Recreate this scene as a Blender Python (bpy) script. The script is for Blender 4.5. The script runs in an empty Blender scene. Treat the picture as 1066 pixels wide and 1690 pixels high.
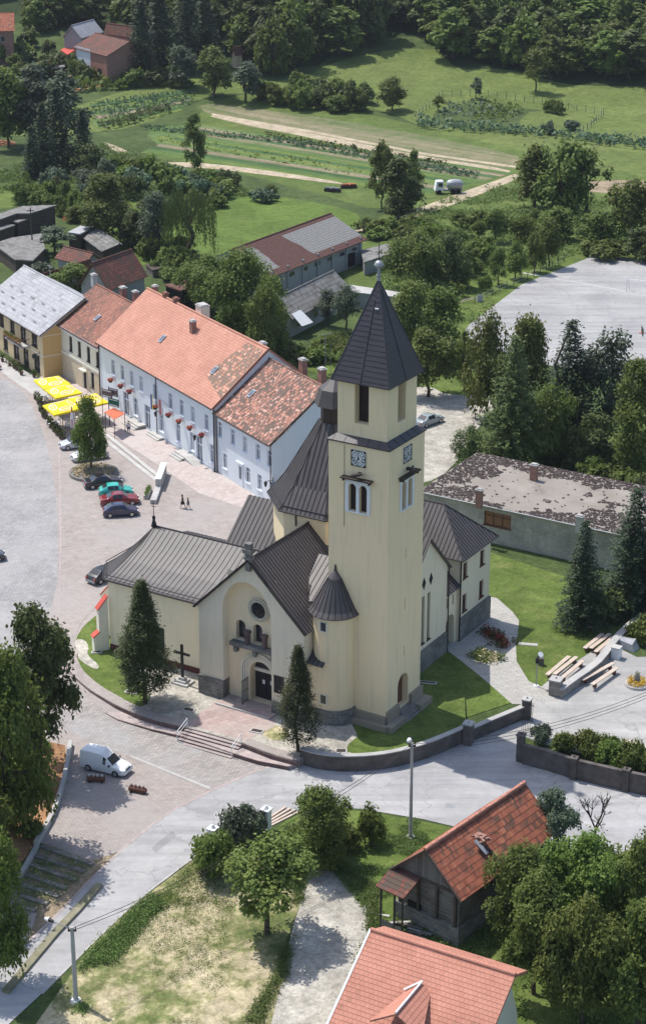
import bpy, bmesh, math, random
from mathutils import Vector, Matrix
R = math.radians
rnd = random.Random(7)
scn = bpy.context.scene
col = scn.collection
# ---------------------------------------------------------------- camera
FPX, PITCH, CAMH = 3200.0, R(21.13), 82.0
cd = bpy.data.cameras.new('camera'); cam = bpy.data.objects.new('camera', cd); col.objects.link(cam)
cam.location = (0, 0, CAMH); cam.rotation_euler = (R(90) - PITCH, 0, 0)
cd.sensor_fit = 'VERTICAL'; cd.sensor_height = 36; cd.lens = FPX / 1690 * 36
cd.shift_y = -45 / 1690; cd.clip_start = 1; cd.clip_end = 6000
scn.camera = cam
CP = Vector((0, 0, CAMH)); CF = Vector((0, math.cos(PITCH), -math.sin(PITCH))); CU = Vector((0, math.sin(PITCH), math.cos(PITCH)))
def ray(x, y):
    return CF + Vector(((x - 533) / FPX, 0, 0)) - CU * ((y - 800) / FPX)
def P(x, y, z=0.0):
    d = ray(x, y); t = (z - CAMH) / d.z; return CP + d * t
def Q(w):
    v = Vector(w) - CP; k = v.dot(CF); return 533 + FPX * v.x / k, 800 - FPX * v.dot(CU) / k
def zat(xy, py):
    lo, hi = -10.0, 80.0
    for _ in range(40):
        m = (lo + hi) / 2
        if Q((xy[0], xy[1], m))[1] > py: lo = m
        else: hi = m
    return lo
# ---------------------------------------------------------------- terrain height (piecewise planar)
KY = [(148, 0), (152, .18), (156, .42), (160, .6), (164, .7), (430, .7), (450, 1.6), (475, 4.5), (560, 17.7), (900, 60), (2500, 90)]
RP0 = P(200, 1400); RD = (P(40, 1560) - RP0); RD.z = 0; RD.normalize(); RS = .10
def g(x, y):
    if y <= KY[0][0]: z = 0.0
    elif y >= KY[-1][0]: z = KY[-1][1]
    else:
        for (a, za), (b, zb) in zip(KY, KY[1:]):
            if y <= b: z = za + (zb - za) * (y - a) / (b - a); break
    u = (x - RP0.x) * RD.x + (y - RP0.y) * RD.y
    return z - RS * max(0.0, u)
def G(px, py, up=0.0):
    z = 0.7
    lo, hi = 60.0, 1500.0
    d = ray(px, py)
    for _ in range(50):
        m = (lo + hi) / 2; w = CP + d * m
        if w.z > g(w.x, w.y) + up: lo = m
        else: hi = m
    w = CP + d * lo
    return Vector((w.x, w.y, g(w.x, w.y) + up))
# ---------------------------------------------------------------- tagging
def tag(o, label=None, cat=None, group=None, kind=None):
    if label: o['label'] = label
    if cat: o['category'] = cat
    if group: o['group'] = group
    if kind: o['kind'] = kind
    return o
def thing(name, loc, rz=0.0, label=None, cat=None, group=None):
    o = bpy.data.objects.new(name, None); col.objects.link(o); o.empty_display_size = .3
    o.location = loc; o.rotation_euler = (0, 0, rz)
    return tag(o, label, cat, group)
KIDS = {}
def kid(o, parent):
    o.parent = parent; KIDS.setdefault(parent.name, []).append(o)
def copy_tree(o, parent=None):
    c = o.copy(); col.objects.link(c)
    if parent: kid(c, parent)
    for ch in KIDS.get(o.name, []): copy_tree(ch, c)
    return c
# ---------------------------------------------------------------- mesh builder
class MB:
    def __init__(s, org=(0, 0, 0)):
        s.v = []; s.f = []; s.m = []; s.o = Vector(org)
    def pts(s, ps):
        k = len(s.v); s.v += [tuple(Vector(p) - s.o) for p in ps]; return k
    def face(s, ps, m=0):
        k = s.pts(ps); s.f.append(tuple(range(k, k + len(ps)))); s.m.append(m)
    def hexa(s, b, t, m=0):            # bottom ring, top ring (same order, ccw from above)
        n = len(b); k = s.pts(list(b) + list(t))
        s.f.append(tuple(k + i for i in reversed(range(n)))); s.m.append(m)
        s.f.append(tuple(k + n + i for i in range(n))); s.m.append(m)
        for i in range(n):
            j = (i + 1) % n; s.f.append((k + i, k + j, k + n + j, k + n + i)); s.m.append(m)
    def box(s, x0, x1, y0, y1, z0, z1, m=0):
        b = [(x0, y0), (x1, y0), (x1, y1), (x0, y1)]
        s.hexa([(x, y, z0) for x, y in b], [(x, y, z1) for x, y in b], m)
    def rbox(s, c, sx, sy, sz, rz=0, m=0, tilt=0):      # c = centre of the base
        M = Matrix.Rotation(rz, 3, 'Z') @ Matrix.Rotation(tilt, 3, 'Y')
        q = [(-sx/2, -sy/2), (sx/2, -sy/2), (sx/2, sy/2), (-sx/2, sy/2)]
        c = Vector(c)
        s.hexa([c + M @ Vector((x, y, 0)) for x, y in q], [c + M @ Vector((x, y, sz)) for x, y in q], m)
    def prism(s, poly, z0, z1, m=0):
        if sum(a[0]*b[1]-b[0]*a[1] for a, b in zip(poly, poly[1:]+poly[:1])) < 0: poly = poly[::-1]
        s.hexa([(p[0], p[1], z0) for p in poly], [(p[0], p[1], z1) for p in poly], m)
    def ring(s, c, r0, r1, z0, z1, n=16, m=0, a0=0.0, cap=True):
        A = [a0 + 2 * math.pi * i / n for i in range(n)]
        b = [(c[0] + r0 * math.cos(a), c[1] + r0 * math.sin(a), z0) for a in A]
        if r1 < 1e-4:
            k = s.pts(b + [(c[0], c[1], z1)])
            for i in range(n): s.f.append((k + i, k + (i + 1) % n, k + n)); s.m.append(m)
            s.f.append(tuple(k + i for i in reversed(range(n)))); s.m.append(m)
        else:
            s.hexa(b, [(c[0] + r1 * math.cos(a), c[1] + r1 * math.sin(a), z1) for a in A], m)
    def tube(s, p, q, r0, r1=None, n=6, m=0):
        r1 = r0 if r1 is None else r1
        p, q = Vector(p), Vector(q); d = (q - p)
        if d.length < 1e-6: return
        d.normalize(); a = d.orthogonal().normalized(); b = d.cross(a)
        cs = [(math.cos(2*math.pi*i/n), math.sin(2*math.pi*i/n)) for i in range(n)]
        s.hexa([p + (a * c + b * e) * r0 for c, e in cs], [q + (a * c + b * e) * r1 for c, e in cs], m)
    def path(s, ps, r, n=5, m=0):
        for a, b in zip(ps, ps[1:]): s.tube(a, b, r, n=n, m=m)
    def slab(s, ps, th, m=0):           # planar polygon thickened downwards along its normal
        ps = [Vector(p) for p in ps]
        n = Vector((0, 0, 0))
        for a, b in zip(ps, ps[1:] + ps[:1]): n += a.cross(b)
        n.normalize()
        if n.z < 0: ps = ps[::-1]; n = -n
        s.hexa([p - n * th for p in ps], ps, m)
    def ribs(s, ps, sp, w=.05, h=.05, m=0, d=None, off=0.0):   # ribs running down the slope of a planar convex polygon
        ps = [Vector(p) for p in ps]; n = Vector((0, 0, 0))
        for a, b in zip(ps, ps[1:] + ps[:1]): n += a.cross(b)
        n.normalize()
        if n.z < 0: n = -n
        if d is None:
            d = Vector((0, 0, -1)) - n * Vector((0, 0, -1)).dot(n)
        d = Vector(d).normalized(); e = n.cross(d).normalized(); o = ps[0]
        S = [(p - o).dot(e) for p in ps]; T = [(p - o).dot(d) for p in ps]
        k = math.floor(min(S) / sp) + .5
        while k * sp < max(S):
            x = k * sp; k += 1
            ts = []
            for i in range(len(ps)):
                j = (i + 1) % len(ps)
                if (S[i] - x) * (S[j] - x) < 0:
                    f_ = (x - S[i]) / (S[j] - S[i]); ts.append(T[i] + f_ * (T[j] - T[i]))
            if len(ts) >= 2 and max(ts) - min(ts) > .15:
                a = o + e * x + d * min(ts); b = o + e * x + d * max(ts)
                q = [a - e*w/2, a + e*w/2, b + e*w/2, b - e*w/2]
                q = [v + n * off for v in q]
                s.hexa([v - n*.002 for v in q], [v + n * h for v in q], m)
    def build(s, name, mats, parent=None, smooth=False, uv=True, loc=None):
        me = bpy.data.meshes.new(name); me.from_pydata(s.v, [], s.f)
        if not isinstance(mats, (list, tuple)): mats = [mats]
        for mm in mats: me.materials.append(mm)
        if len(mats) > 1: me.polygons.foreach_set('material_index', s.m)
        if smooth: me.polygons.foreach_set('use_smooth', [True] * len(s.f))
        if uv and len(s.f) < 60000:
            L = me.uv_layers.new(name='UVMap').data
            V = me.vertices
            for p in me.polygons:
                n = p.normal
                if abs(n.z) > .985: e = Vector((1, 0, 0)); d = Vector((0, 1, 0))
                else:
                    e = Vector((-n.y, n.x, 0)).normalized(); d = n.cross(e)
                    if d.z < 0: d = -d
                for li in p.loop_indices:
                    c = V[me.loops[li].vertex_index].co; L[li].uv = (c.dot(e), c.dot(d))
        me.update()
        o = bpy.data.objects.new(name, me); col.objects.link(o)
        if parent is not None: kid(o, parent)
        if loc is not None: o.location = loc
        return o
def single(name, mb, mats, label, cat, group=None, loc=None, smooth=False):
    return tag(mb.build(name, mats, None, smooth, loc=loc), label, cat, group)
# wall face with real openings. o=origin (at u=0), d=unit horizontal direction, n=outward normal
def wallface(s, o, d, n, W, z0, z1, ops, m=0, rm=None, top=None):
    o, d, n = Vector((o[0], o[1], 0)), Vector((d[0], d[1], 0)), Vector((n[0], n[1], 0))
    rm = m if rm is None else rm
    def p(u, z, dep=0): q = o + d * u - n * dep; return (q.x, q.y, z)
    def F(ps, mm):      # orient outwards roughly
        s.face(ps, mm)
    us = sorted({0, W} | {q for a in ops for q in (a[0], a[1])}); zs = sorted({z0, z1} | {q for a in ops for q in (a[2], a[3])})
    us = [u for u in us if 0 <= u <= W]
    flip = d.cross(Vector((0, 0, 1))).dot(n) < 0
    def fl(ps): return ps[::-1] if flip else ps
    for u0, u1 in zip(us, us[1:]):
        run = None
        for a, b in zip(zs, zs[1:]):
            um, zm = (u0 + u1) / 2, (a + b) / 2
            hole = any(q[0] < um < q[1] and q[2] < zm < q[3] for q in ops)
            if not hole: F(fl([p(u0, a), p(u1, a), p(u1, b), p(u0, b)]), m)
    for q in ops:
        u0, u1, a, b, dep = q[:5]; arch = len(q) > 5 and q[5]
        if not arch:
            path_ = [(u0, a), (u1, a), (u1, b), (u0, b)]
        else:
            r = (u1 - u0) / 2; c = (u0 + u1) / 2; zc = b - r; N = 10
            arc = [(c + r * math.cos(math.pi * i / N), zc + r * math.sin(math.pi * i / N)) for i in range(N + 1)]
            path_ = [(u0, a), (u1, a)] + arc
            for i in range(N):
                cu = u1 if i < N / 2 else u0
                F(fl([p(cu, b), p(*arc[i + 1]), p(*arc[i])]), m)
        for (ua, za), (ub, zb) in zip(path_, path_[1:] + path_[:1]):
            if len(q) > 6 and za == b and zb == b: continue
            if abs(ua - ub) + abs(za - zb) < 1e-5: continue
            F(fl([p(ub, zb), p(ua, za), p(ua, za, dep), p(ub, zb, dep)]), rm)
def archpoly(u0, u1, a, b, N=10):
    r = (u1 - u0) / 2; c = (u0 + u1) / 2; zc = b - r
    return [(u0, a), (u1, a)] + [(c + r * math.cos(math.pi * i / N), zc + r * math.sin(math.pi * i / N)) for i in range(N + 1)]
class Face:      # a vertical plane in local coordinates, for hanging windows on
    def __init__(s, o, d, n): s.o, s.d, s.n = Vector((o[0], o[1], 0)), Vector((d[0], d[1], 0)), Vector((n[0], n[1], 0))
    def p(s, u, z, out=0): q = s.o + s.d * u + s.n * out; return (q.x, q.y, z)
    def bar(s, mb, u0, u1, z0, z1, a, b, m=0):     # box from out=a to out=b
        q = [s.p(u0, z0, a), s.p(u1, z0, a), s.p(u1, z0, b), s.p(u0, z0, b)]
        if s.d.cross(s.n).z < 0: q = q[::-1]
        mb.hexa(q, [(x, y, z1) for x, y, _ in q], m)
    def poly(s, mb, pl, a, b, m=0):
        f = [s.p(u, z, b) for u, z in pl]; k = [s.p(u, z, a) for u, z in pl]
        if s.d.cross(Vector((0, 0, 1))).dot(s.n) > 0: mb.hexa(k, f, m)
        else: mb.hexa(k[::-1], f[::-1], m)
# ---------------------------------------------------------------- materials
MATS = {}
class NT:
    def __init__(s, name):
        s.m = bpy.data.materials.new(name); s.m.use_nodes = True; s.t = s.m.node_tree; s.n = s.t.nodes; s.l = s.t.links
        s.b = s.n['Principled BSDF']
    def new(s, t, **k):
        n = s.n.new(t)
        for a, b in k.items():
            if a.startswith('i_'): n.inputs[a[2:].replace('_', ' ')].default_value = b
            else: setattr(n, a, b)
        return n
    def link(s, a, b): s.l.new(a, b)
    def coord(s, kind='Object'): return s.new('ShaderNodeTexCoord').outputs[kind]
    def noise(s, vec, sc, det=4, rough=.6, dist=0):
        n = s.new('ShaderNodeTexNoise'); n.inputs['Scale'].default_value = sc; n.inputs['Detail'].default_value = det
        n.inputs['Roughness'].default_value = rough; n.inputs['Distortion'].default_value = dist
        s.link(vec, n.inputs['Vector']); return n.outputs['Fac']
    def ramp(s, fac, stops):
        n = s.new('ShaderNodeValToRGB'); e = n.color_ramp.elements
        while len(e) < len(stops): e.new(.5)
        for q, (p_, c) in zip(e, stops):
            q.position = p_; q.color = (c, c, c, 1) if isinstance(c, (int, float)) else (*c, 1)
        s.link(fac, n.inputs['Fac']); return n.outputs['Color']
    def mix(s, a, b, fac, mode='MIX'):
        n = s.new('ShaderNodeMix', data_type='RGBA', blend_type=mode)
        for v, i in ((fac, 0), (a, 6), (b, 7)):
            if hasattr(v, 'is_linked'): s.link(v, n.inputs[i])
            elif i == 0: n.inputs[0].default_value = v
            else: n.inputs[i].default_value = (*v, 1) if not isinstance(v, (int, float)) else (v, v, v, 1)
        return n.outputs[2]
    def math(s, op, a, b=0.0, c=0.0):
        n = s.new('ShaderNodeMath', operation=op)
        for i, v in enumerate((a, b, c)):
            if hasattr(v, 'is_linked'): s.link(v, n.inputs[i])
            else: n.inputs[i].default_value = v
        return n.outputs[0]
    def bump(s, h, st=.3, dist=.05):
        n = s.new('ShaderNodeBump'); n.inputs['Strength'].default_value = st; n.inputs['Distance'].default_value = dist
        s.link(h, n.inputs['Height']); s.link(n.outputs[0], s.b.inputs['Normal'])
    def out(s, colr=None, rough=.8, metal=0.0, spec=None):
        if colr is not None:
            if hasattr(colr, 'is_linked'): s.link(colr, s.b.inputs['Base Color'])
            else: s.b.inputs['Base Color'].default_value = (*colr, 1)
        if hasattr(rough, 'is_linked'): s.link(rough, s.b.inputs['Roughness'])
        else: s.b.inputs['Roughness'].default_value = rough
        s.b.inputs['Metallic'].default_value = metal
        if spec is not None: s.b.inputs['Specular IOR Level'].default_value = spec
        MATS[s.m.name] = s.m
        return s.m
def plain(name, c, c2=None, sc=1.5, rough=.8, metal=0, bump=.15, bsc=None, spec=.3, det=5):
    t = NT(name); v = t.coord()
    c2 = c2 or tuple(x * .8 for x in c)
    n = t.noise(v, sc, det)
    if bump: t.bump(t.noise(v, bsc or sc * 8, 3), bump, .03)
    return t.out(t.ramp(n, [(.3, c2), (.7, c)]), rough, metal, spec)
def plaster(name, c, dirt=(.25, .23, .2), amt=.35):
    t = NT(name); v = t.coord(); n = t.noise(v, .35, 6, .65); n2 = t.noise(v, 3, 5, .7)
    mp = t.new('ShaderNodeMapping'); mp.inputs['Scale'].default_value = (1.2, 1.2, .12); t.link(v, mp.inputs[0])
    st = t.noise(mp.outputs[0], 1.6, 5, .6)
    a = t.mix(c, tuple(x * .86 for x in c), n)
    a = t.mix(a, dirt, t.math('MULTIPLY', t.ramp(st, [(.52, 0.0), (.78, 1.0)]), amt))
    a = t.mix(a, tuple(min(1, x * 1.06) for x in c), t.math('MULTIPLY', n2, .4))
    t.bump(t.noise(v, 14, 4), .12, .02)
    return t.out(a, .9, 0, .2)
def roof_tiles(name, cs, tw=.22, tl=.34, lichen=None, lamt=.5, lsc=.25, gap=.12, bump=.6, lth=.5, band=None):
    # UVs are in metres: u across the slope, v up the slope
    t = NT(name); uv = t.coord('UV'); sp = t.new('ShaderNodeSeparateXYZ'); t.link(uv, sp.inputs[0])
    wob = t.math('MULTIPLY', t.math('SUBTRACT', t.noise(uv, .5, 3), .5), .12)
    vv = t.math('DIVIDE', t.math('ADD', sp.outputs[1], wob), tl); fr = t.math('FRACT', vv); fl = t.math('FLOOR', vv)
    uu = t.math('ADD', t.math('DIVIDE', sp.outputs[0], tw), t.math('MULTIPLY', t.math('MODULO', fl, 2.0), .5))
    fu = t.math('FRACT', uu); cu = t.math('FLOOR', uu)
    cb = t.new('ShaderNodeCombineXYZ'); t.link(cu, cb.inputs[0]); t.link(fl, cb.inputs[1])
    wn = t.new('ShaderNodeTexWhiteNoise', noise_dimensions='2D'); t.link(cb.outputs[0], wn.inputs['Vector'])
    k = len(cs); base = t.ramp(wn.outputs['Value'], [(i / max(1, k - 1), c) for i, c in enumerate(cs)])
    base = t.mix(base, tuple(x * .75 for x in cs[0]), t.math('MULTIPLY', t.ramp(t.noise(uv, .35, 6, .7), [(.35, 0.0), (.7, 1.0)]), .75))
    if lichen is not None:
        n = t.noise(uv, lsc, 5, .65, .5)
        msk = t.ramp(n, [(lth - .07, 0.0), (lth + .1, 1.0)])
        jit = t.math('GREATER_THAN', t.math('FRACT', t.math('MULTIPLY', wn.outputs['Value'], 7.31)), 1 - lamt)
        base = t.mix(base, lichen, t.math('MULTIPLY', msk, t.math('MULTIPLY', jit, .85)))
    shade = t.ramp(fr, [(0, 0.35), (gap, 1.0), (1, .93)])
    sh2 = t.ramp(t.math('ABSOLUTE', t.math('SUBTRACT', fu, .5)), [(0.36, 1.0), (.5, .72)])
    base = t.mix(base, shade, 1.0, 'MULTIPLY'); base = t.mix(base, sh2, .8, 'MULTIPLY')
    h = t.math('ADD', t.math('MULTIPLY', t.math('SUBTRACT', 1.0, fr), 1.0), t.math('MULTIPLY', wn.outputs['Value'], .35))
    t.bump(h, bump, .04)
    return t.out(base, .85, 0, .2)
def bricks(name, c1, c2, mort, sx, sy, uvk='Object', rough=.85, off=.5, bump=.3, msize=.02, big=None, rot=0, bigsc=.12, nsc=2.0, bigamt=.6):
    t = NT(name); v = t.coord(uvk)
    mp = t.new('ShaderNodeMapping'); mp.inputs['Rotation'].default_value = (0, 0, rot); t.link(v, mp.inputs[0])
    # slight waviness so that the courses are not ruler straight
    nz = t.new('ShaderNodeTexNoise'); nz.inputs['Scale'].default_value = .4; t.link(v, nz.inputs['Vector'])
    vm = t.new('ShaderNodeVectorMath', operation='MULTIPLY_ADD'); t.link(nz.outputs['Color'], vm.inputs[0]); vm.inputs[1].default_value = (.25, .25, 0); t.link(mp.outputs[0], vm.inputs[2])
    b = t.new('ShaderNodeTexBrick', offset=off); t.link(vm.outputs[0], b.inputs['Vector'])
    for k_, val in (('Color1', (*c1, 1)), ('Color2', (*c2, 1)), ('Mortar', (*mort, 1)), ('Scale', 1.0), ('Mortar Size', msize), ('Brick Width', sx), ('Row Height', sy), ('Mortar Smooth', .3), ('Bias', 0.0)):
        b.inputs[k_].default_value = val
    a = b.outputs['Color']
    a = t.mix(a, t.ramp(t.noise(v, nsc, 5, .7), [(.3, .78), (.7, 1.12)]), .8, 'MULTIPLY')
    if big: a = t.mix(a, big, t.math('MULTIPLY', t.ramp(t.noise(v, bigsc, 5, .6), [(.42, 0.0), (.62, 1.0)]), bigamt))
    t.bump(t.math('ADD', t.math('MULTIPLY', b.outputs['Fac'], -1.0), t.math('MULTIPLY', t.noise(v, 6, 3), .6)), bump, .03)
    return t.out(a, rough, 0, .25)
def ground(name, stops, sc=.3, sc2=3.0, rough=.95, bump=.5, det=8, grain=.75):
    t = NT(name); v = t.coord()
    n = t.noise(v, sc, det, .65, .3); n2 = t.noise(v, sc2, 6, .7)
    f_ = t.math('ADD', t.math('MULTIPLY', n, .62), t.math('MULTIPLY', n2, .38))
    a = t.ramp(f_, stops)
    n3 = t.noise(v, 3.6, 5, .85)
    a = t.mix(a, t.ramp(n3, [(.34, .6), (.66, 1.3)]), grain, 'MULTIPLY'); a = t.mix(a, t.ramp(t.noise(v, .75, 7, .8, .6), [(.36, .62), (.64, 1.32)]), min(.8, grain), 'MULTIPLY'); a = t.mix(a, t.ramp(t.noise(v, .09, 4, .6, 1.0), [(.38, .84), (.62, 1.14)]), min(.8, grain), 'MULTIPLY')
    t.bump(t.math('ADD', n3, n2), bump, .12)
    return t.out(a, rough, 0, .15)
def leafmat(name, dark, light, yel=None, trans=.3):
    t = NT(name); v = t.coord()
    oi = t.new('ShaderNodeObjectInfo')
    n = t.noise(v, .9, 4, .7); n2 = t.noise(v, 6, 2, .8)
    f_ = t.math('ADD', t.math('MULTIPLY', n, .55), t.math('MULTIPLY', n2, .45))
    a = t.ramp(f_, [(.32, dark), (.68, light)])
    if yel: a = t.mix(a, yel, t.math('MULTIPLY', t.ramp(t.noise(v, 2.3, 3, .7), [(.56, 0.0), (.7, 1.0)]), .6))
    hs = t.new('ShaderNodeHueSaturation'); t.link(a, hs.inputs['Color'])
    t.link(t.math('ADD', .485, t.math('MULTIPLY', oi.outputs['Random'], .03)), hs.inputs['Hue'])
    t.link(t.math('ADD', .8, t.math('MULTIPLY', oi.outputs['Random'], .42)), hs.inputs['Value'])
    c = hs.outputs[0]
    t.link(c, t.b.inputs['Base Color']); t.b.inputs['Roughness'].default_value = .6; t.b.inputs['Specular IOR Level'].default_value = .25
    tr = t.new('ShaderNodeBsdfTranslucent'); t.link(c, tr.inputs[0])
    mx = t.new('ShaderNodeMixShader'); mx.inputs[0].default_value = trans
    t.link(t.b.outputs[0], mx.inputs[1]); t.link(tr.outputs[0], mx.inputs[2])
    t.link(mx.outputs[0], t.n['Material Output'].inputs['Surface'])
    MATS[name] = t.m; return t.m
# ---------------------------------------------------------------- material palette
plaster_yellow = plaster('church_plaster', (.90, .73, .47), (.40, .34, .27), amt=.42)
plaster_cream = plaster('cream_plaster', (.86, .75, .54), (.40, .36, .30), .4)
plaster_white = plaster('white_blue_plaster', (.72, .765, .81), (.48, .50, .52), .3)
plaster_ivory = plaster('ivory_plaster', (.76, .72, .60), amt=.2)
plaster_sand = plaster('sand_plaster', (.62, .50, .34), amt=.2)
plaster_ocher = plaster('ocher_plaster', (.64, .42, .18), amt=.2)
plaster_ocher_front = plaster('pale_ocher_plaster', (.66, .52, .32), amt=.25)
plaster_grey = plaster('grey_render', (.34, .35, .35), (.12, .12, .12), .6)
plaster_dirty = plaster('whitewashed_wall', (.62, .65, .68), (.25, .25, .25), .5)
stone_wall = bricks('rough_stone_wall', (.25, .24, .22), (.16, .155, .15), (.30, .29, .27), .55, .3, 'UV', .95, .5, .8, .03, (.08, .08, .075), bigsc=.6)
brick_wall = bricks('grey_block_wall', (.56, .53, .46), (.46, .44, .38), (.25, .24, .21), .42, .2, 'UV', .95, .5, .5, .02, (.2, .19, .17), bigsc=.3)
red_brick = bricks('red_brick', (.36, .12, .07), (.26, .09, .06), (.3, .27, .24), .3, .1, 'UV', .95, .5, .5, .02)
tile_new = roof_tiles('new_orange_tiles', [(.54, .26, .19), (.60, .31, .23), (.49, .23, .165)], .2, .36, (.36, .25, .19), .25, .12, lth=.62, bump=.3)
tile_patch = roof_tiles('weathered_orange_tiles', [(.60, .28, .20), (.42, .2, .14), (.68, .44, .33)], .3, .40, (.20, .155, .12), .7, .25, lth=.3)
tile_mossy = roof_tiles('mossy_orange_tiles', [(.54, .25, .18), (.22, .11, .085), (.68, .46, .37), (.44, .19, .14), (.26, .15, .12), (.60, .30, .22)], .25, .32, (.12, .095, .08), .62, .45, lth=.36)
tile_brown = roof_tiles('brown_tiles', [(.36, .16, .115), (.27, .12, .09), (.44, .22, .16)], .25, .36, (.13, .09, .075), .7, .14, lth=.45)
tile_dark = roof_tiles('dark_red_tiles', [(.20, .085, .065), (.15, .06, .05), (.27, .11, .08)], .28, .42, (.09, .075, .06), .6, .3, lth=.45, gap=.25)
tile_barn = roof_tiles('old_barn_tiles', [(.34, .115, .068), (.42, .145, .085), (.26, .085, .055), (.47, .19, .115)], .26, .50, (.11, .07, .052), .6, .8, lth=.5, gap=.22, bump=1.0)
tile_bottom = roof_tiles('bright_orange_tiles', [(.52, .23, .165), (.58, .27, .20), (.54, .25, .18)], .34, .34, (.3, .15, .1), .15, .3, lth=.6, gap=.2, bump=.5)
asb_grey = roof_tiles('grey_corrugated_sheets', [(.23, .225, .215), (.27, .26, .25), (.19, .185, .175)], .6, .75, (.12, .115, .10), .6, .5, gap=.14, bump=.6)
asb_light = roof_tiles('light_grey_roof_sheets', [(.42, .42, .44), (.46, .46, .48), (.39, .39, .41)], .9, .6, (.26, .26, .27), .4, .3, gap=.08, lth=.55, bump=.3)
def tin_mix():
    t = NT('rusty_mixed_tiles'); uv = t.coord('UV'); ob = t.coord('Object'); sp = t.new('ShaderNodeSeparateXYZ'); t.link(uv, sp.inputs[0]); so = t.new('ShaderNodeSeparateXYZ'); t.link(ob, so.inputs[0])
    fr = t.math('FRACT', t.math('DIVIDE', sp.outputs[1], .5)); x = t.math('ADD', so.outputs[0], t.math('MULTIPLY', t.noise(ob, .35, 1), 3.0)); y = t.math('ABSOLUTE', so.outputs[1])
    rust = t.math('MULTIPLY', t.math('GREATER_THAN', x, 5.8), t.math('LESS_THAN', t.math('SUBTRACT', x, t.math('MULTIPLY', y, .25)), 14.0))
    edge = t.math('ADD', t.math('LESS_THAN', y, .8), t.math('GREATER_THAN', y, 5.9)); rust = t.math('MINIMUM', t.math('ADD', rust, edge), 1.0)
    a = t.mix((.26, .255, .245), (.135, .07, .06), rust)
    a = t.mix(a, t.ramp(t.noise(uv, 2.5, 5, .7), [(.3, .6), (.7, 1.25)]), .8, 'MULTIPLY')
    a = t.mix(a, t.ramp(fr, [(0, .4), (.25, 1.0)]), 1.0, 'MULTIPLY')
    t.bump(fr, .6, .05); return t.out(a, .9, 0, .2)
asb_rust = tin_mix()
def metalroof(name, c, c2, rough=.45):
    t = NT(name); v = t.coord(); n = t.noise(v, .8, 5, .6)
    mp = t.new('ShaderNodeMapping'); mp.inputs['Scale'].default_value = (3, 3, .5); t.link(v, mp.inputs[0])
    a = t.mix(t.ramp(n, [(.3, c2), (.7, c)]), tuple(x * 1.3 for x in c), t.math('MULTIPLY', t.noise(mp.outputs[0], 2.5, 4), .5))
    t.bump(t.noise(v, 3, 3), .1, .03)
    return t.out(a, rough, 0, .35)
metal_roof = metalroof('painted_seam_metal', (.080, .072, .074), (.056, .050, .052), .5)
metal_seam = plain('seam_dark', (.035, .03, .032), rough=.5)
spire_metal = metalroof('spire_sheet', (.060, .052, .060), (.042, .036, .042), .5)
rust_dark = plain('dark_brown_metal', (.05, .035, .03), rough=.6)
zinc = plain('zinc', (.42, .43, .45), (.3, .31, .33), rough=.45, metal=.3)
glass_dark = plain('dark_window_glass', (.035, .04, .05), (.02, .022, .03), rough=.12, bump=0, spec=.6)
glass_blue = plain('blue_grey_window_glass', (.16, .20, .26), (.07, .09, .12), sc=.8, rough=.12, bump=0, spec=.6)
glass_pale = plain('curtained_glass', (.42, .44, .46), (.25, .28, .32), sc=1.5, rough=.2, bump=0, spec=.6)
dark_void = plain('dark_interior', (.015, .013, .014), rough=.9, bump=0)
louver = plain('louver_wood', (.035, .02, .018), rough=.8)
wood_brown = plain('brown_wood', (.16, .07, .04), (.10, .045, .03), sc=3, rough=.7)
wood_dark = plain('dark_old_wood', (.10, .075, .06), (.05, .04, .034), sc=2, rough=.9, bump=.5)
wood_grey = bricks('weathered_boards', (.21, .19, .17), (.13, .115, .10), (.03, .025, .02), .22, 9.0, 'UV', .95, .0, .6, .015)
wood_log = bricks('old_logs', (.20, .175, .155), (.11, .095, .085), (.06, .052, .046), 3.1, .29, 'UV', .95, .3, .8, .02, (.24, .22, .20), bigsc=.8)
wood_bench = plain('pale_bench_wood', (.56, .47, .39), (.44, .36, .30), sc=3, rough=.8)
white_paint = plain('white_paint', (.78, .79, .80), (.7, .71, .72), rough=.6)
frame_white = plain('window_frame_white', (.72, .76, .82), (.66, .70, .76), rough=.6, bump=0)
grey_paint = plain('grey_metal_paint', (.30, .31, .32), rough=.5)
black_iron = plain('black_iron', (.02, .02, .022), rough=.55)
red_tin = plain('red_sheet', (.55, .09, .06), (.42, .07, .05), rough=.6)
red_cloth = plain('orange_red_canvas', (.62, .17, .09), (.5, .13, .07), rough=.85)
yellow_cloth = plain('yellow_canvas', (.86, .66, .03), (.78, .58, .02), sc=.8, rough=.85)
white_cloth = plain('white_canvas', (.8, .78, .78), rough=.9)
green_cloth = plain('green_canvas', (.02, .13, .08), rough=.85)
concrete = plain('concrete', (.46, .45, .43), (.34, .33, .32), sc=.7, rough=.95, bump=.3)
concrete_l = plain('pale_stone', (.50, .49, .465), (.39, .38, .365), sc=.9, rough=.9, bump=.3)
wall_grey = bricks('garden_wall_stone', (.34, .31, .28), (.24, .22, .20), (.2, .18, .17), .5, .3, 'UV', .95, .5, .5, .02, (.12, .10, .09), bigsc=.4)
mossy = plain('mossy_concrete', (.30, .27, .20), (.16, .16, .09), sc=1.2, rough=.95, bump=.5)
wall_plain = plain('mottled_concrete_wall', (.15, .13, .12), (.07, .06, .055), sc=.9, rough=.95, bump=.5)  # concrete mottled between two dark browns
step_stone = bricks('step_stone', (.46, .39, .37), (.38, .31, .30), (.28, .25, .24), .8, .4, 'Object', .9, .5, .3, .01, (.3, .27, .26))
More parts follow.
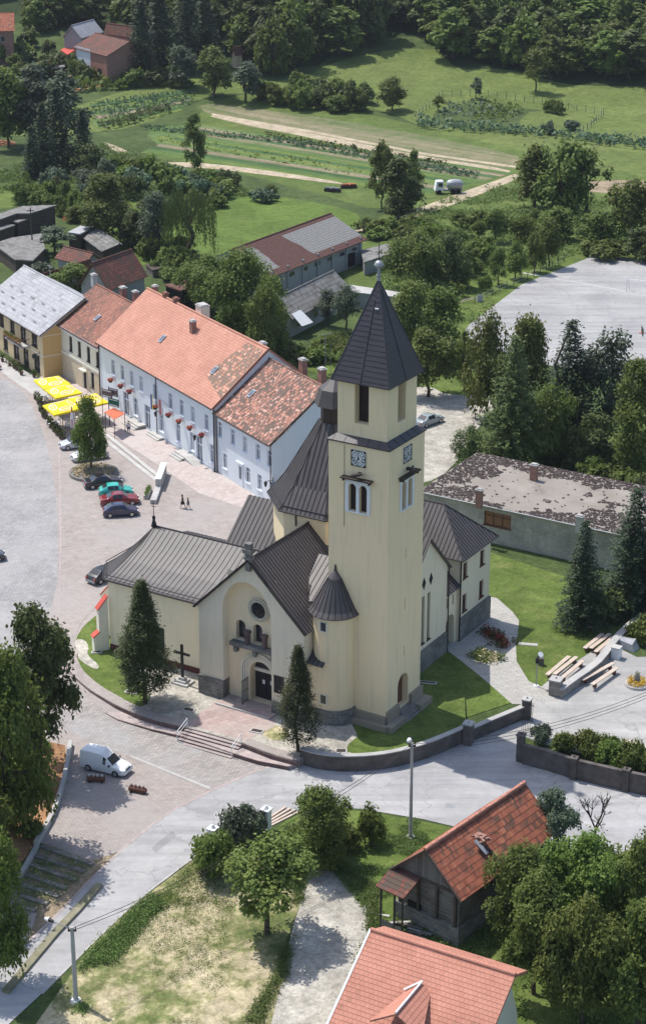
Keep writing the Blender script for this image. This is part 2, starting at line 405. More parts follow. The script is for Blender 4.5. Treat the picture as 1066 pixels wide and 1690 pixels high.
kerb_red = bricks('red_stone_shade_dark', (.17, .12, .115), (.12, .085, .08), (.08, .06, .06), .6, .35, 'Object', .9, .5, .3, .015)  # reddish stone darkened: shade of the unlit risers is in the colour
flower_red = leafmat('red_flowers', (.30, .05, .03), (.65, .16, .10), trans=.15)
flower_mix = leafmat('yellow_flowers', (.40, .25, .02), (.85, .55, .05), trans=.15)
flower_cream = leafmat('cream_flowers', (.5, .38, .2), (.85, .75, .55), trans=.15)
flower_dk = leafmat('dark_red_flowers', (.14, .02, .03), (.40, .05, .06), trans=.15)
rubber = plain('rubber', (.02, .02, .02), rough=.8)
chrome = plain('rim_metal', (.5, .5, .52), rough=.3, metal=.8, bump=0)
# ground materials
m_grass = ground('meadow_grass', [(.3, (.070, .105, .027)), (.5, (.100, .140, .036)), (.7, (.15, .175, .055))], .12, 2.0)
m_lawn = ground('lawn_grass', [(.3, (.075, .115, .024)), (.5, (.105, .150, .034)), (.7, (.165, .185, .06))], .35, 3.0)
m_hill = ground('hill_meadow', [(.3, (.092, .125, .034)), (.5, (.122, .160, .044)), (.72, (.175, .19, .068))], .05, .9)
m_bright = ground('mown_meadow', [(.3, (.080, .125, .026)), (.5, (.100, .152, .032)), (.7, (.13, .178, .045))], .08, 1.5)
m_scrub = ground('scrub_ground', [(.3, (.04, .062, .022)), (.5, (.065, .095, .03)), (.72, (.11, .14, .05))], .15, 1.2)
m_dry = ground('dry_patchy_grass', [(.40, (.12, .15, .05)), (.47, (.24, .235, .11)), (.53, (.44, .38, .24)), (.68, (.60, .51, .37))], .16, 1.1)
m_stubble = ground('dry_stubble_field', [(.3, (.17, .175, .085)), (.5, (.25, .225, .13)), (.7, (.33, .28, .18))], .06, 1.4)
m_dirt = ground('dirt_track', [(.3, (.32, .26, .17)), (.5, (.42, .35, .25)), (.7, (.5, .43, .33))], .3, 2.5)
m_field_g = ground('crop_field', [(.3, (.06, .12, .03)), (.5, (.10, .17, .045)), (.7, (.15, .21, .07))], .12, 2.2)
m_field_y = ground('salad_field', [(.3, (.12, .20, .04)), (.5, (.20, .28, .06)), (.7, (.28, .33, .10))], .2, 2.5)
m_soil = ground('bare_soil', [(.3, (.20, .15, .10)), (.5, (.28, .22, .15)), (.7, (.35, .29, .2))], .4, 3)
m_orange = ground('orange_soil', [(.3, (.22, .12, .06)), (.5, (.34, .19, .10)), (.7, (.42, .26, .15))], .8, 3)
m_gravel = ground('white_gravel', [(.3, (.29, .265, .225)), (.5, (.41, .385, .335)), (.7, (.53, .50, .45))], .5, 3)
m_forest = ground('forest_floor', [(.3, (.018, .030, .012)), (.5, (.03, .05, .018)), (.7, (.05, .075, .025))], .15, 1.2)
def field(name, stops, ang, sp=1.6, amt=.6):
    t = NT(name); v = t.coord(); mp = t.new('ShaderNodeMapping'); mp.inputs['Rotation'].default_value = (0, 0, -ang); t.link(v, mp.inputs[0])
    m2 = t.new('ShaderNodeMapping'); m2.inputs['Scale'].default_value = (.012, 1 / sp, 1); t.link(mp.outputs[0], m2.inputs[0])
    a = t.ramp(t.math('ADD', t.math('MULTIPLY', t.noise(m2.outputs[0], .6, 5, .7), amt), t.math('MULTIPLY', t.noise(v, .25, 6, .75), 1 - amt)), stops)
    a = t.mix(a, t.ramp(t.noise(v, 1.4, 5, .85), [(.34, .65), (.66, 1.3)]), .7, 'MULTIPLY'); t.bump(t.noise(v, 2, 4), .4, .1)
    return t.out(a, .95, 0, .15)
FA = math.atan2((P(845, 276) - P(380, 198)).y, (P(845, 276) - P(380, 198)).x)
m_stubble = field('stripy_stubble_field', [(.38, (.09, .13, .045)), (.47, (.155, .16, .08)), (.55, (.22, .195, .12)), (.66, (.31, .27, .18))], FA)
m_field_g = field('stripy_crop_field', [(.36, (.05, .10, .03)), (.48, (.085, .14, .04)), (.56, (.12, .17, .06)), (.66, (.20, .20, .10))], FA)
m_field_g2 = field('dark_crop_field', [(.36, (.035, .075, .025)), (.5, (.06, .11, .04)), (.64, (.10, .15, .07))], FA)
m_soil2 = field('soil_strip', [(.36, (.13, .12, .07)), (.5, (.22, .18, .12)), (.64, (.30, .25, .17))], FA)
m_field_y = field('stripy_salad_field', [(.38, (.07, .12, .03)), (.5, (.115, .165, .04)), (.62, (.17, .20, .06))], FA)
def asphalt(name, c, dark, crack=True):
    t = NT(name); v = t.coord(); n = t.noise(v, .12, 6, .6, .6); n2 = t.noise(v, 22, 3, .8); n3 = t.noise(v, 1.5, 6, .75)
    a = t.ramp(n, [(.36, dark), (.62, c)])
    a = t.mix(a, t.ramp(n3, [(.3, .84), (.7, 1.1)]), .7, 'MULTIPLY')
    a = t.mix(a, t.ramp(n2, [(.3, .8), (.7, 1.18)]), .6, 'MULTIPLY')
    ds_ = t.new('ShaderNodeMapping'); ds_.inputs['Rotation'].default_value = (0, 0, R(-20)); ds_.inputs['Scale'].default_value = (.06, .9, 1); t.link(v, ds_.inputs[0]); a = t.mix(a, t.ramp(t.noise(ds_.outputs[0], 1.0, 4, .6), [(.38, .84), (.62, 1.08)]), .8, 'MULTIPLY')
    if crack:
        vo = t.new('ShaderNodeTexVoronoi', feature='DISTANCE_TO_EDGE'); vo.inputs['Scale'].default_value = .16
        ds = t.new('ShaderNodeVectorMath', operation='MULTIPLY_ADD'); nz = t.new('ShaderNodeTexNoise'); nz.inputs['Scale'].default_value = .7; nz.inputs['Detail'].default_value = 5; t.link(v, nz.inputs['Vector'])
        t.link(nz.outputs['Color'], ds.inputs[0]); ds.inputs[1].default_value = (3, 3, 0); t.link(v, ds.inputs[2]); t.link(ds.outputs[0], vo.inputs['Vector'])
        a = t.mix(a, tuple(x * .72 for x in dark), t.math('MULTIPLY', t.ramp(vo.outputs['Distance'], [(0.0, 1.0), (.014, 0.0)]), .65))
    t.bump(n2, .25, .02); return t.out(a, .9, 0, .25)
m_asphalt = asphalt('road_asphalt', (.41, .402, .40), (.32, .317, .32))
m_yard = asphalt('yard_asphalt', (.42, .408, .39), (.32, .313, .305))
m_court = asphalt('court_asphalt', (.36, .355, .35), (.285, .28, .28))
m_patch = asphalt('patch_asphalt', (.32, .315, .315), (.26, .26, .265), False)
m_cobble_pink = bricks('pink_granite_setts', (.41, .355, .325), (.32, .28, .26), (.23, .205, .19), .42, .2, 'Object', .9, .5, .35, .022, (.34, .315, .30), rot=R(25), bigsc=.1, nsc=.9)
m_cobble_grey = bricks('grey_granite_setts', (.36, .35, .345), (.27, .265, .265), (.20, .195, .195), .45, .24, 'Object', .9, .5, .35, .025, (.38, .365, .36), rot=R(-62), bigsc=.13, nsc=.7)
m_cobble_front = bricks('mixed_setts', (.40, .36, .335), (.29, .265, .25), (.20, .19, .185), .5, .26, 'Object', .9, .5, .35, .025, (.35, .355, .36), rot=R(-28), bigsc=.12, nsc=.8)
m_cobble_row = bricks('pink_slab_paving', (.50, .425, .395), (.42, .355, .335), (.34, .30, .285), .8, .4, 'Object', .9, .5, .25, .016, (.47, .44, .42), rot=R(-58), bigsc=.15)
m_slab_red = bricks('red_slabs', (.45, .34, .31), (.36, .27, .25), (.26, .21, .2), 1.1, .55, 'Object', .9, .5, .25, .02, (.42, .37, .34), rot=R(-31), bigsc=.25)
m_path = bricks('pale_path_slabs', (.43, .415, .38), (.37, .355, .33), (.25, .24, .22), .7, .35, 'Object', .9, .5, .25, .018, rot=R(20))
def rubble_roof():
    t = NT('worn_felt_roof'); v = t.coord('UV')
    a = t.ramp(t.noise(v, .25, 5, .6), [(.3, (.225, .195, .17)), (.7, (.31, .28, .25))])
    a = t.mix(a, (.05, .05, .052), t.math('MULTIPLY', t.ramp(t.noise(v, .22, 4, .6, .4), [(.58, 0.0), (.72, 1.0)]), .55))
    t.bump(t.noise(v, 10, 3), .2, .03); return t.out(a, .95, 0, .15)
m_felt = rubble_roof()
m_flake = plain('peeling_felt_flakes', (.072, .050, .045), (.035, .028, .027), sc=2, rough=.9)
L_oak = leafmat('leaf_broad', (0.067, 0.100, 0.021), (0.188, 0.232, 0.051), trans=.4)
L_light = leafmat('leaf_light', (0.071, 0.119, 0.021), (0.189, 0.248, 0.051), (0.252, 0.281, 0.072), trans=.38)
L_yel = leafmat('leaf_yellowish', (0.084, 0.116, 0.023), (0.194, 0.232, 0.052), (0.259, 0.268, 0.081))
L_dark = leafmat('leaf_dark', (0.044, 0.063, 0.019), (0.123, 0.149, 0.042), trans=.32)
L_con = leafmat('needles_dark', (.024, .042, .022), (.062, .088, .040), trans=.2)
L_con2 = leafmat('needles_thuja', (.030, .044, .014), (.078, .096, .028), (.12, .09, .035), trans=.15)
L_con3 = leafmat('needles_green', (0.054, 0.091, 0.025), (0.149, 0.201, 0.058), trans=.15)
L_silver = leafmat('leaf_silver', (.06, .085, .05), (.16, .20, .125))
L_willow = leafmat('leaf_willow', (.04, .07, .015), (.12, .165, .045))
L_crop = leafmat('crop_leaves', (.05, .10, .05), (.13, .20, .11))
L_cropy = leafmat('crop_yellow_leaves', (.12, .17, .03), (.26, .30, .07))
L_grass = leafmat('grass_blades', (.085, .135, .03), (.17, .24, .065), (.27, .27, .12))
bark = plain('bark', (.10, .075, .055), (.05, .038, .03), sc=3, rough=.95, bump=.6)
bark_g = plain('grey_bark', (.17, .15, .13), (.09, .08, .07), sc=3, rough=.95, bump=.6)
skin_m = plain('skin', (.50, .30, .21), rough=.6, bump=0)
def carpaint(name, c, rough=.25, coat=.7):
    t = NT(name); v = t.coord(); t.b.inputs['Coat Weight'].default_value = coat; t.b.inputs['Coat Roughness'].default_value = .08
    return t.out(t.mix(c, tuple(x * .9 for x in c), t.noise(v, 3, 3)), rough, 0.0, .5)
def cloth(name, c): return plain(name, c, rough=.9, bump=.1)
# ================================================================ GROUND
def smooth_poly(ps, n=3):
    for _ in range(n):
        q = []
        for a, b in zip(ps, ps[1:] + ps[:1]):
            q.append((a[0]*.75 + b[0]*.25, a[1]*.75 + b[1]*.25)); q.append((a[0]*.25 + b[0]*.75, a[1]*.25 + b[1]*.75))
        ps = q
    return ps
def cut_sheet(xy, off, name, mat, label=None, kind='structure', drop=None):
    bm = bmesh.new()
    f = bm.faces.new([bm.verts.new((x, y, 0)) for x, y in xy])
    bm.normal_update()
    if f.normal.z < 0: f.normal_flip()
    ys = [p[1] for p in xy]
    for k, _ in KY:
        if min(ys) < k < max(ys): bmesh.ops.bisect_plane(bm, geom=bm.verts[:] + bm.edges[:] + bm.faces[:], plane_co=(0, k, 0), plane_no=(0, 1, 0))
    us = [(p[0] - RP0.x) * RD.x + (p[1] - RP0.y) * RD.y for p in xy]
    if min(us) < 0 < max(us): bmesh.ops.bisect_plane(bm, geom=bm.verts[:] + bm.edges[:] + bm.faces[:], plane_co=RP0, plane_no=RD)
    for v in bm.verts: v.co.z = g(v.co.x, v.co.y) + off
    bmesh.ops.triangulate(bm, faces=bm.faces[:])
    me = bpy.data.meshes.new(name); bm.to_mesh(me); bm.free(); me.materials.append(mat)
    o = bpy.data.objects.new(name, me); col.objects.link(o)
    return tag(o, label, None, None, kind)
SOFF = [0]
def sheet(name, px, mat, layer, smooth=1, kind='structure', label=None):
    if smooth: px = smooth_poly(px, smooth)
    xy = []
    for x, y in px:
        w = G(x, y); xy.append((w.x, w.y))
    return cut_sheet(xy, layer * .004 + .004, name, mat, label, kind)
SC0 = cut_sheet([(-900, 40), (900, 40), (900, 2500), (-900, 2500)], 0, 'ground', m_scrub)
# big zones -------------------------------------------------------
sheet('hill_meadow', [(-300, 215), (0, 215), (300, 120), (480, 140), (560, 95), (700, 75), (860, 105), (1066, 140), (1400, 180), (1400, 330), (1000, 300), (800, 262), (640, 180), (500, 160), (340, 150), (200, 230)], m_hill, 1, 2)
sheet('meadow', [(240, 262), (310, 215), (345, 168), (430, 150), (620, 190), (860, 250), (1100, 300), (1300, 330), (1300, 400), (1000, 320), (850, 300), (640, 352), (560, 330), (330, 268)], m_grass, 2, 2)
sheet('grass_bank', [(600, 372), (700, 320), (850, 292), (1000, 290), (1200, 330), (1200, 500), (980, 425), (870, 470), (770, 560), (740, 640), (640, 560), (560, 470)], m_grass, 3, 1)
sheet('mown_meadow', [(130, 350), (230, 372), (330, 322), (430, 318), (580, 345), (600, 365), (560, 400), (420, 440), (300, 430), (225, 442), (190, 400)], m_bright, 3, 2)
sheet('stubble_field', [(322, 176), (352, 170), (470, 185), (640, 212), (760, 236), (854, 256), (858, 268), (845, 284), (700, 262), (520, 225), (380, 205)], m_stubble, 4, 1)
sheet('dirt_path', [(345, 193), (352, 190), (520, 221), (700, 259), (845, 280), (835, 288), (700, 268), (520, 229)], m_dirt, 5, 1)
sheet('crop_field', [(228, 212), (330, 205), (500, 236), (700, 272), (830, 290), (760, 310), (700, 315), (540, 296), (380, 262), (290, 262)], m_field_g, 5, 1)
sheet('crop_field', [(330, 216), (345, 212), (560, 252), (700, 278), (770, 292), (760, 300), (690, 290), (540, 262)], m_stubble, 6, 1)
sheet('salad_field', [(250, 232), (262, 222), (420, 245), (600, 276), (720, 298), (700, 312), (600, 296), (430, 268)], m_field_y, 7, 1)
q4 = ((338, 206), (848, 286), (700, 322), (232, 252)); mm_ = [m_field_g, m_soil2, m_field_g2, m_stubble, m_field_g, m_field_y, m_field_g2, m_field_y, m_field_g, m_soil2, m_field_g2, m_field_g, m_field_y]
for i in range(13):
    f0, f1 = i / 13 + (.012 if i % 3 else 0), (i + 1) / 13; L0 = lambda f: (q4[0][0] + (q4[3][0]-q4[0][0])*f, q4[0][1] + (q4[3][1]-q4[0][1])*f); L1 = lambda f: (q4[1][0] + (q4[2][0]-q4[1][0])*f, q4[1][1] + (q4[2][1]-q4[1][1])*f)
    sheet('crop_strip', [L0(f0), L1(f0), L1(f1), L0(f1)], mm_[i], 9, 0)
for i in range(7):
    f0, f1 = i / 7, (i + .8) / 7; a0, a1 = (150 + 16*f0, 172 + 46*f0), (150 + 16*f1, 172 + 46*f1); b0, b1 = (328 - 30*f0, 148 + 36*f0), (328 - 30*f1, 148 + 36*f1)
    sheet('crop_strip', [a0, b0, b1, a1], (m_field_g2, m_field_y, m_field_g, m_soil2, m_field_g, m_field_g2, m_field_y)[i], 9, 0)
sheet('stubble_track', [(350, 187), (500, 213), (700, 252), (850, 274), (850, 277), (700, 256), (500, 217), (350, 190)], m_dirt, 6, 0)
sheet('dirt_path', [(165, 236), (180, 235), (250, 268), (330, 268), (440, 281), (560, 300), (570, 306), (440, 289), (330, 276), (240, 276)], m_dirt, 10, 2)
sheet('dirt_path', [(700, 340), (760, 318), (830, 294), (850, 286), (858, 294), (790, 322), (715, 350), (640, 372), (580, 385), (560, 388), (640, 366)], m_dirt, 10, 1)
sheet('garden_plot', [(700, 196), (760, 165), (860, 178), (990, 192), (975, 206), (880, 222), (760, 215)], m_scrub, 4, 1)
sheet('garden_plot', [(850, 206), (880, 178), (985, 192), (968, 208), (890, 222)], m_hill, 5, 1)
sheet('garden_plot', [(150, 200), (180, 170), (300, 150), (325, 165), (280, 185), (170, 216)], m_field_g, 4, 1)
sheet('bare_soil', [(950, 300), (1066, 296), (1100, 310), (1040, 322), (960, 316)], m_soil, 6, 2)
sheet('yard_ground', [(40, 190), (120, 100), (250, 110), (240, 130), (120, 150)], m_orange, 3, 1)
sheet('garden_grass', [(0, 300), (110, 290), (260, 330), (240, 380), (120, 330), (40, 340), (-40, 350)], m_lawn, 4, 2)
sheet('garden_grass', [(440, 600), (560, 560), (620, 575), (600, 640), (470, 600)], m_lawn, 4, 1)
sheet('garden_grass', [(700, 610), (760, 600), (830, 640), (800, 654), (740, 656), (690, 640)], m_lawn, 6, 1)
sheet('garden_grass', [(600, 480), (700, 440), (850, 430), (980, 420), (850, 530), (770, 560), (650, 560)], m_lawn, 4, 1)
sheet('garden_grass', [(740, 720), (900, 700), (1150, 640), (1200, 900), (1060, 850), (800, 765)], m_grass, 5, 1)
sheet('sports_court', [(985, 420), (1160, 445), (1300, 620), (1150, 640), (880, 600), (760, 555), (775, 535), (860, 470)], m_court, 7, 0)
sheet('gravel_yard', [(690, 640), (712, 638), (735, 652), (805, 652), (840, 662), (800, 690), (780, 720), (745, 775), (700, 800), (640, 800), (640, 640)], m_gravel, 7, 1)
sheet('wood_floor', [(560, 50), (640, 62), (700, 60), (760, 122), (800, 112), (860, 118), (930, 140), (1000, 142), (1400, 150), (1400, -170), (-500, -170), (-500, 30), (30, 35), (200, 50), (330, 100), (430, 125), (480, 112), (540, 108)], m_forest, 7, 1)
# streets and squares --------------------------------------------
sheet('paved_square', [(-260, 520), (0, 585), (60, 628), (180, 660), (350, 800), (460, 850), (640, 930), (560, 1100), (300, 1150), (500, 1255), (497, 1258), (440, 1268), (380, 1292), (300, 1330), (250, 1362), (200, 1404), (150, 1425), (70, 1392), (-60, 1340), (-260, 1100)], m_cobble_pink, 3, 0)
sheet('cobbled_street', [(-260, 560), (0, 620), (45, 650), (75, 720), (92, 800), (97, 890), (95, 980), (60, 1060), (-60, 1140), (-260, 1150)], m_cobble_grey, 5, 1)
sheet('cobbled_street', [(60, 1090), (110, 1130), (200, 1190), (300, 1218), (392, 1248), (480, 1268), (440, 1268), (380, 1292), (345, 1304), (215, 1250), (130, 1215), (60, 1170)], m_cobble_front, 6, 0)
sheet('pavement', [(60, 628), (95, 600), (200, 640), (360, 740), (500, 800), (520, 900), (480, 872), (400, 838), (330, 815), (262, 768), (175, 712), (130, 690), (85, 655)], m_cobble_row, 6, 0)
sheet('drain_line', [(215, 1249), (217, 1247), (348, 1300), (345, 1303)], concrete, 8, 0)
sheet('drain_line', [(92, 640), (98, 700), (101, 800), (102, 900), (99, 1000), (97, 1000), (99.5, 900), (98.5, 800), (95, 700), (90, 640)], step_stone, 8, 0)
sheet('pavement', [(-20, 575), (20, 600), (75, 630), (90, 655), (60, 655), (0, 612), (-20, 600)], concrete, 8, 0)
sheet('road', [(497, 1256), (560, 1262), (640, 1262), (700, 1248), (770, 1224), (800, 1212), (860, 1240), (862, 1262), (960, 1288), (1066, 1310), (1250, 1350), (1250, 1470), (1066, 1418), (930, 1404), (850, 1386), (760, 1367), (700, 1353), (600, 1336), (520, 1330), (440, 1352), (350, 1396), (300, 1430), (230, 1482), (150, 1560), (70, 1640), (-60, 1760), (-200, 1700), (-60, 1650), (45, 1556), (100, 1505), (150, 1452), (200, 1406), (250, 1363), (300, 1330), (380, 1292), (440, 1267)], m_asphalt, 9, 0)
sheet('church_yard_pavement', [(766, 1222), (780, 1200), (870, 1160), (880, 1140), (1000, 1060), (1050, 1085), (1200, 1080), (1200, 1340), (1066, 1270), (900, 1230), (862, 1215), (862, 1245), (800, 1214)], m_yard, 10, 0)
sheet('church_lawn', [(700, 900), (808, 912), (940, 955), (1100, 985), (1150, 1040), (1000, 1060), (910, 1120), (870, 1152), (768, 1185), (765, 1215), (700, 1246), (640, 1256), (570, 1256), (520, 1220), (620, 1120), (690, 960)], m_lawn, 11, 0)
for pl in ([(1000, 478), (1004, 478), (1090, 492.5), (1088, 493.5)], [(860, 451), (864, 450), (1066, 486), (1066, 487.5)]): sheet('court_marking', pl, concrete, 9, 0)
sheet('footpath', [(806, 985), (820, 988), (845, 1010), (856, 1025), (851, 1070), (852, 1092), (872, 1125), (912, 1142), (880, 1163), (845, 1163), (790, 1115), (735, 1072), (745, 1050), (770, 1045), (806, 1010), (800, 995)], m_path, 12, 0)
sheet('verge_grass', [(480, 1350), (520, 1334), (600, 1339), (700, 1356), (760, 1370), (850, 1390), (1066, 1424), (1300, 1480), (1300, 1760), (560, 1760), (600, 1500), (560, 1440), (470, 1420), (440, 1380)], m_lawn, 2, 0)
sheet('dry_verge', [(60, 1690), (150, 1563), (230, 1486), (300, 1434), (350, 1399), (400, 1400), (480, 1420), (500, 1480), (470, 1560), (480, 1760), (60, 1760)], m_dry, 3, 0)
sheet('gravel_drive', [(488, 1410), (540, 1418), (570, 1440), (605, 1475), (612, 1520), (590, 1580), (560, 1760), (430, 1760), (470, 1600), (480, 1540), (500, 1480)], m_gravel, 5, 1)
for pp in ([(560, 1290), (600, 1286), (606, 1296), (566, 1300)], [(905, 1330), (965, 1342), (960, 1352), (900, 1340)], [(250, 1400), (285, 1372), (292, 1380), (257, 1408)]): sheet('road_patch', pp, m_patch, 11, 0)
sheet('manhole_cover', [(735, 1327), (751, 1327), (751, 1334), (735, 1334)], grey_paint, 11, 0)
sheet('planted_bank', [(-80, 1260), (60, 1220), (108, 1230), (112, 1290), (80, 1360), (40, 1420), (0, 1440), (-80, 1500)], m_orange, 6, 0)
# kerb stones along the road: one continuous stone strip
def strip(name, px, w, h, mat, label=None, cat=None, kind=None, base=-.1, smooth=0, world=None, closed=False, crease=None):
    pts = world or [G(x, y) for x, y in px]
    if smooth:
        for _ in range(smooth):
            q = [pts[0]]
            for a, b in zip(pts, pts[1:]): q += [a * .75 + b * .25, a * .25 + b * .75]
            q.append(pts[-1]); pts = q
    mb = MB(); L = []; Rr = []
    for i, p in enumerate(pts):
        a = pts[max(0, i - 1)]; b = pts[min(len(pts) - 1, i + 1)]
        d = (b - a); d.z = 0; d.normalize(); n = Vector((-d.y, d.x, 0)) * (w / 2)
        L.append(p + n); Rr.append(p - n)
    for i in range(len(pts) - 1):
        b = [Rr[i], Rr[i + 1], L[i + 1], L[i]]
        zb = [g(q.x, q.y) for q in b]
        mb.hexa([(q.x, q.y, z + base) for q, z in zip(b, zb)], [(q.x, q.y, z + h) for q, z in zip(b, zb)])
    o = mb.build(name, mat)
    return tag(o, label, cat, None, kind)
strip('kerb', [(45, 1557), (100, 1506), (150, 1452), (200, 1405), (250, 1362), (300, 1329), (380, 1291), (440, 1266), (495, 1256)], .25, .05, step_stone, kind='structure', smooth=2)
strip('kerb', [(70, 1640), (150, 1560), (230, 1483), (300, 1431), (350, 1396)], .2, .06, concrete, kind='structure', smooth=2)
strip('kerb', [(855, 1388), (930, 1406), (1066, 1421), (1200, 1450)], .2, .1, concrete, kind='structure', smooth=1)
# church platform with the curved steps ---------------------------
PT = .72
def PZ(px, z): return [P(x, y, z) for x, y in px]
outer = PZ(smooth_poly([(300, 900), (170, 975), (135, 1000), (108, 1035), (103, 1070), (112, 1102), (126, 1119), (150, 1139), (191, 1163), (231, 1181), (271, 1193), (308, 1200), (400, 1226), (445, 1244), (493, 1257), (497, 1250), (560, 1249), (640, 1244), (700, 1232), (760, 1205), (762, 1100), (640, 900)], 1), PT)
mb = MB(); mb.prism([(p.x, p.y) for p in outer], -.4, PT); o = mb.build('church_platform', m_cobble_pink); tag(o, kind='structure')
inner = lambda px, z: [(p.x, p.y) for p in PZ(px, z)]
def flat(name, px, z, mat, sm=1, kind='structure'):
    mb = MB(); pts = inner(smooth_poly(px, sm) if sm else px, z)
    if sum(a[0]*b[1]-b[0]*a[1] for a, b in zip(pts, pts[1:]+pts[:1])) < 0: pts = pts[::-1]
    bm = bmesh.new(); bm.faces.new([bm.verts.new((x, y, z)) for x, y in pts]); bmesh.ops.triangulate(bm, faces=bm.faces[:])
    me = bpy.data.meshes.new(name); bm.to_mesh(me); bm.free(); me.materials.append(mat)
    return tag(bpy.data.objects.new(name, me), kind=kind) if False else (lambda o: (col.objects.link(o), tag(o, kind=kind))[1])(bpy.data.objects.new(name, me))
flat('yard_gravel', [(168, 1012), (150, 1025), (128, 1045), (121, 1070), (126, 1100), (152, 1128), (200, 1160), (245, 1180), (300, 1197), (395, 1222), (440, 1238), (500, 1252), (640, 1244), (700, 1230), (700, 1100), (400, 1000)], PT + .008, m_gravel, 1)
flat('yard_grass', [(172, 1008), (150, 1022), (130, 1043), (122, 1070), (127, 1100), (152, 1126), (185, 1142), (215, 1160), (238, 1168), (250, 1150), (215, 1100), (200, 1050)], PT + .012, m_lawn, 1)
flat('bare_patch', [(124, 1055), (140, 1055), (148, 1068), (143, 1080), (165, 1098), (160, 1106), (135, 1092), (122, 1075)], PT + .016, m_gravel, 1)
flat('yard_grass', [(440, 1195), (470, 1200), (480, 1215), (455, 1225), (430, 1212)], PT + .012, m_dry, 1)
flat('church_lawn', [(575, 1228), (590, 1215), (560, 1150), (690, 1085), (705, 1050), (735, 1072), (765, 1100), (768, 1190), (745, 1212), (700, 1230), (640, 1240), (590, 1245), (570, 1240)], PT + .014, m_lawn, 0)
flat('entrance_paving', [(365, 1152), (455, 1178), (452, 1200), (405, 1222), (312, 1196), (335, 1172)], PT + .02, m_slab_red, 0)
def band(name, px, w, z, mat):
    ws = PZ(smooth_poly_open(px, 2), z); mb = MB()
    for i, p in enumerate(ws):
        a = ws[max(0, i - 1)]; b = ws[min(len(ws) - 1, i + 1)]; d = (b - a); d.z = 0; d.normalize(); n = Vector((-d.y, d.x, 0)) * w
        if i: mb.face([po, pno, p + n, p])
        po, pno = p, p + n
    return tag(mb.build(name, mat), kind='structure')
def smooth_poly_open(ps, n):
    for _ in range(n):
        q = [ps[0]]
        for a, b in zip(ps, ps[1:]): q += [(a[0]*.75 + b[0]*.25, a[1]*.75 + b[1]*.25), (a[0]*.25 + b[0]*.75, a[1]*.25 + b[1]*.75)]
        ps = q + [ps[-1]]
    return ps
band('kerb_strip', [(175, 975), (145, 996), (118, 1022), (106, 1045), (103, 1070), (112, 1102), (126, 1119), (150, 1139), (191, 1163), (231, 1181), (271, 1193), (308, 1200)], 1.15, PT + .024, m_cobble_pink)
band('kerb_strip', [(400, 1226), (445, 1243), (493, 1256)], 1.0, PT + .024, m_cobble_pink)
# lower tread of the curved steps
mb = MB()
tr = PZ([(97, 1085), (104, 1118), (124, 1142), (155, 1166), (195, 1187), (251, 1203), (304, 1215), (386, 1243), (425, 1255), (477, 1265), (500, 1256), (445, 1236), (400, 1216), (308, 1186), (191, 1150), (126, 1105)], .36)
mb.prism([(p.x, p.y) for p in tr], -.3, .36); tag(mb.build('curved_step', step_stone), kind='structure')
# reddish risers along the two curved edges, riser shade put into the colour
def riser(px, z, h=.26, w=.10):
    ws = PZ(px, z); mb = MB()
    for a, b in zip(ws, ws[1:]):
        d = (b - a); d.z = 0; d.normalize(); n = Vector((-d.y, d.x, 0)) * w
        if n.y > 0: n = -n
        mb.hexa([(a.x, a.y, z-h), (a.x+n.x, a.y+n.y, z-h), (b.x+n.x, b.y+n.y, z-h), (b.x, b.y, z-h)], [(a.x, a.y, z+.004), (a.x+n.x, a.y+n.y, z+.004), (b.x+n.x, b.y+n.y, z+.004), (b.x, b.y, z+.004)])
    return tag(mb.build('step_edge', kerb_red), kind='structure')
riser([(112, 1102), (126, 1119), (150, 1139), (191, 1163), (231, 1181), (271, 1193), (308, 1201)], PT, .36)
riser([(400, 1227), (445, 1245), (493, 1258)], PT, .36)
riser([(104, 1118), (124, 1142), (155, 1166), (195, 1187), (251, 1203), (304, 1215)], .36, .3)
riser([(386, 1243), (425, 1255), (477, 1265)], .36, .3)
st = thing('stairway', P(350, 1222, 0), 0, 'five broad stone steps with red edges leading up to the church forecourt', 'steps')
A0, A1 = P(308, 1200, PT), P(400, 1226, PT); dd = (A1 - A0); dd.z = 0; W_ = dd.length; dd.normalize(); nn = Vector((dd.y, -dd.x, 0))
if nn.y > 0: nn = -nn
for k in range(5):
    z1 = PT - .13 * (k + 1) + .02; mb = MB(st.location)
    q0 = A0 + nn * (.36 * k); q1 = A1 + nn * (.36 * k)
    mb.hexa([(q0.x, q0.y, -.3), ((q0+nn*.36).x, (q0+nn*.36).y, -.3), ((q1+nn*.36).x, (q1+nn*.36).y, -.3), (q1.x, q1.y, -.3)], [(q0.x, q0.y, z1), ((q0+nn*.36).x, (q0+nn*.36).y, z1), ((q1+nn*.36).x, (q1+nn*.36).y, z1), (q1.x, q1.y, z1)])
    e0, e1 = q0 + nn * .36, q1 + nn * .36
    mb.hexa([(e0.x, e0.y, z1-.12), ((e0+nn*.03).x, (e0+nn*.03).y, z1-.12), ((e1+nn*.03).x, (e1+nn*.03).y, z1-.12), (e1.x, e1.y, z1-.12)], [(e0.x, e0.y, z1-.01), ((e0+nn*.03).x, (e0+nn*.03).y, z1-.01), ((e1+nn*.03).x, (e1+nn*.03).y, z1-.01), (e1.x, e1.y, z1-.01)], 1)
    mb.build('step', [step_stone, kerb_red], st)
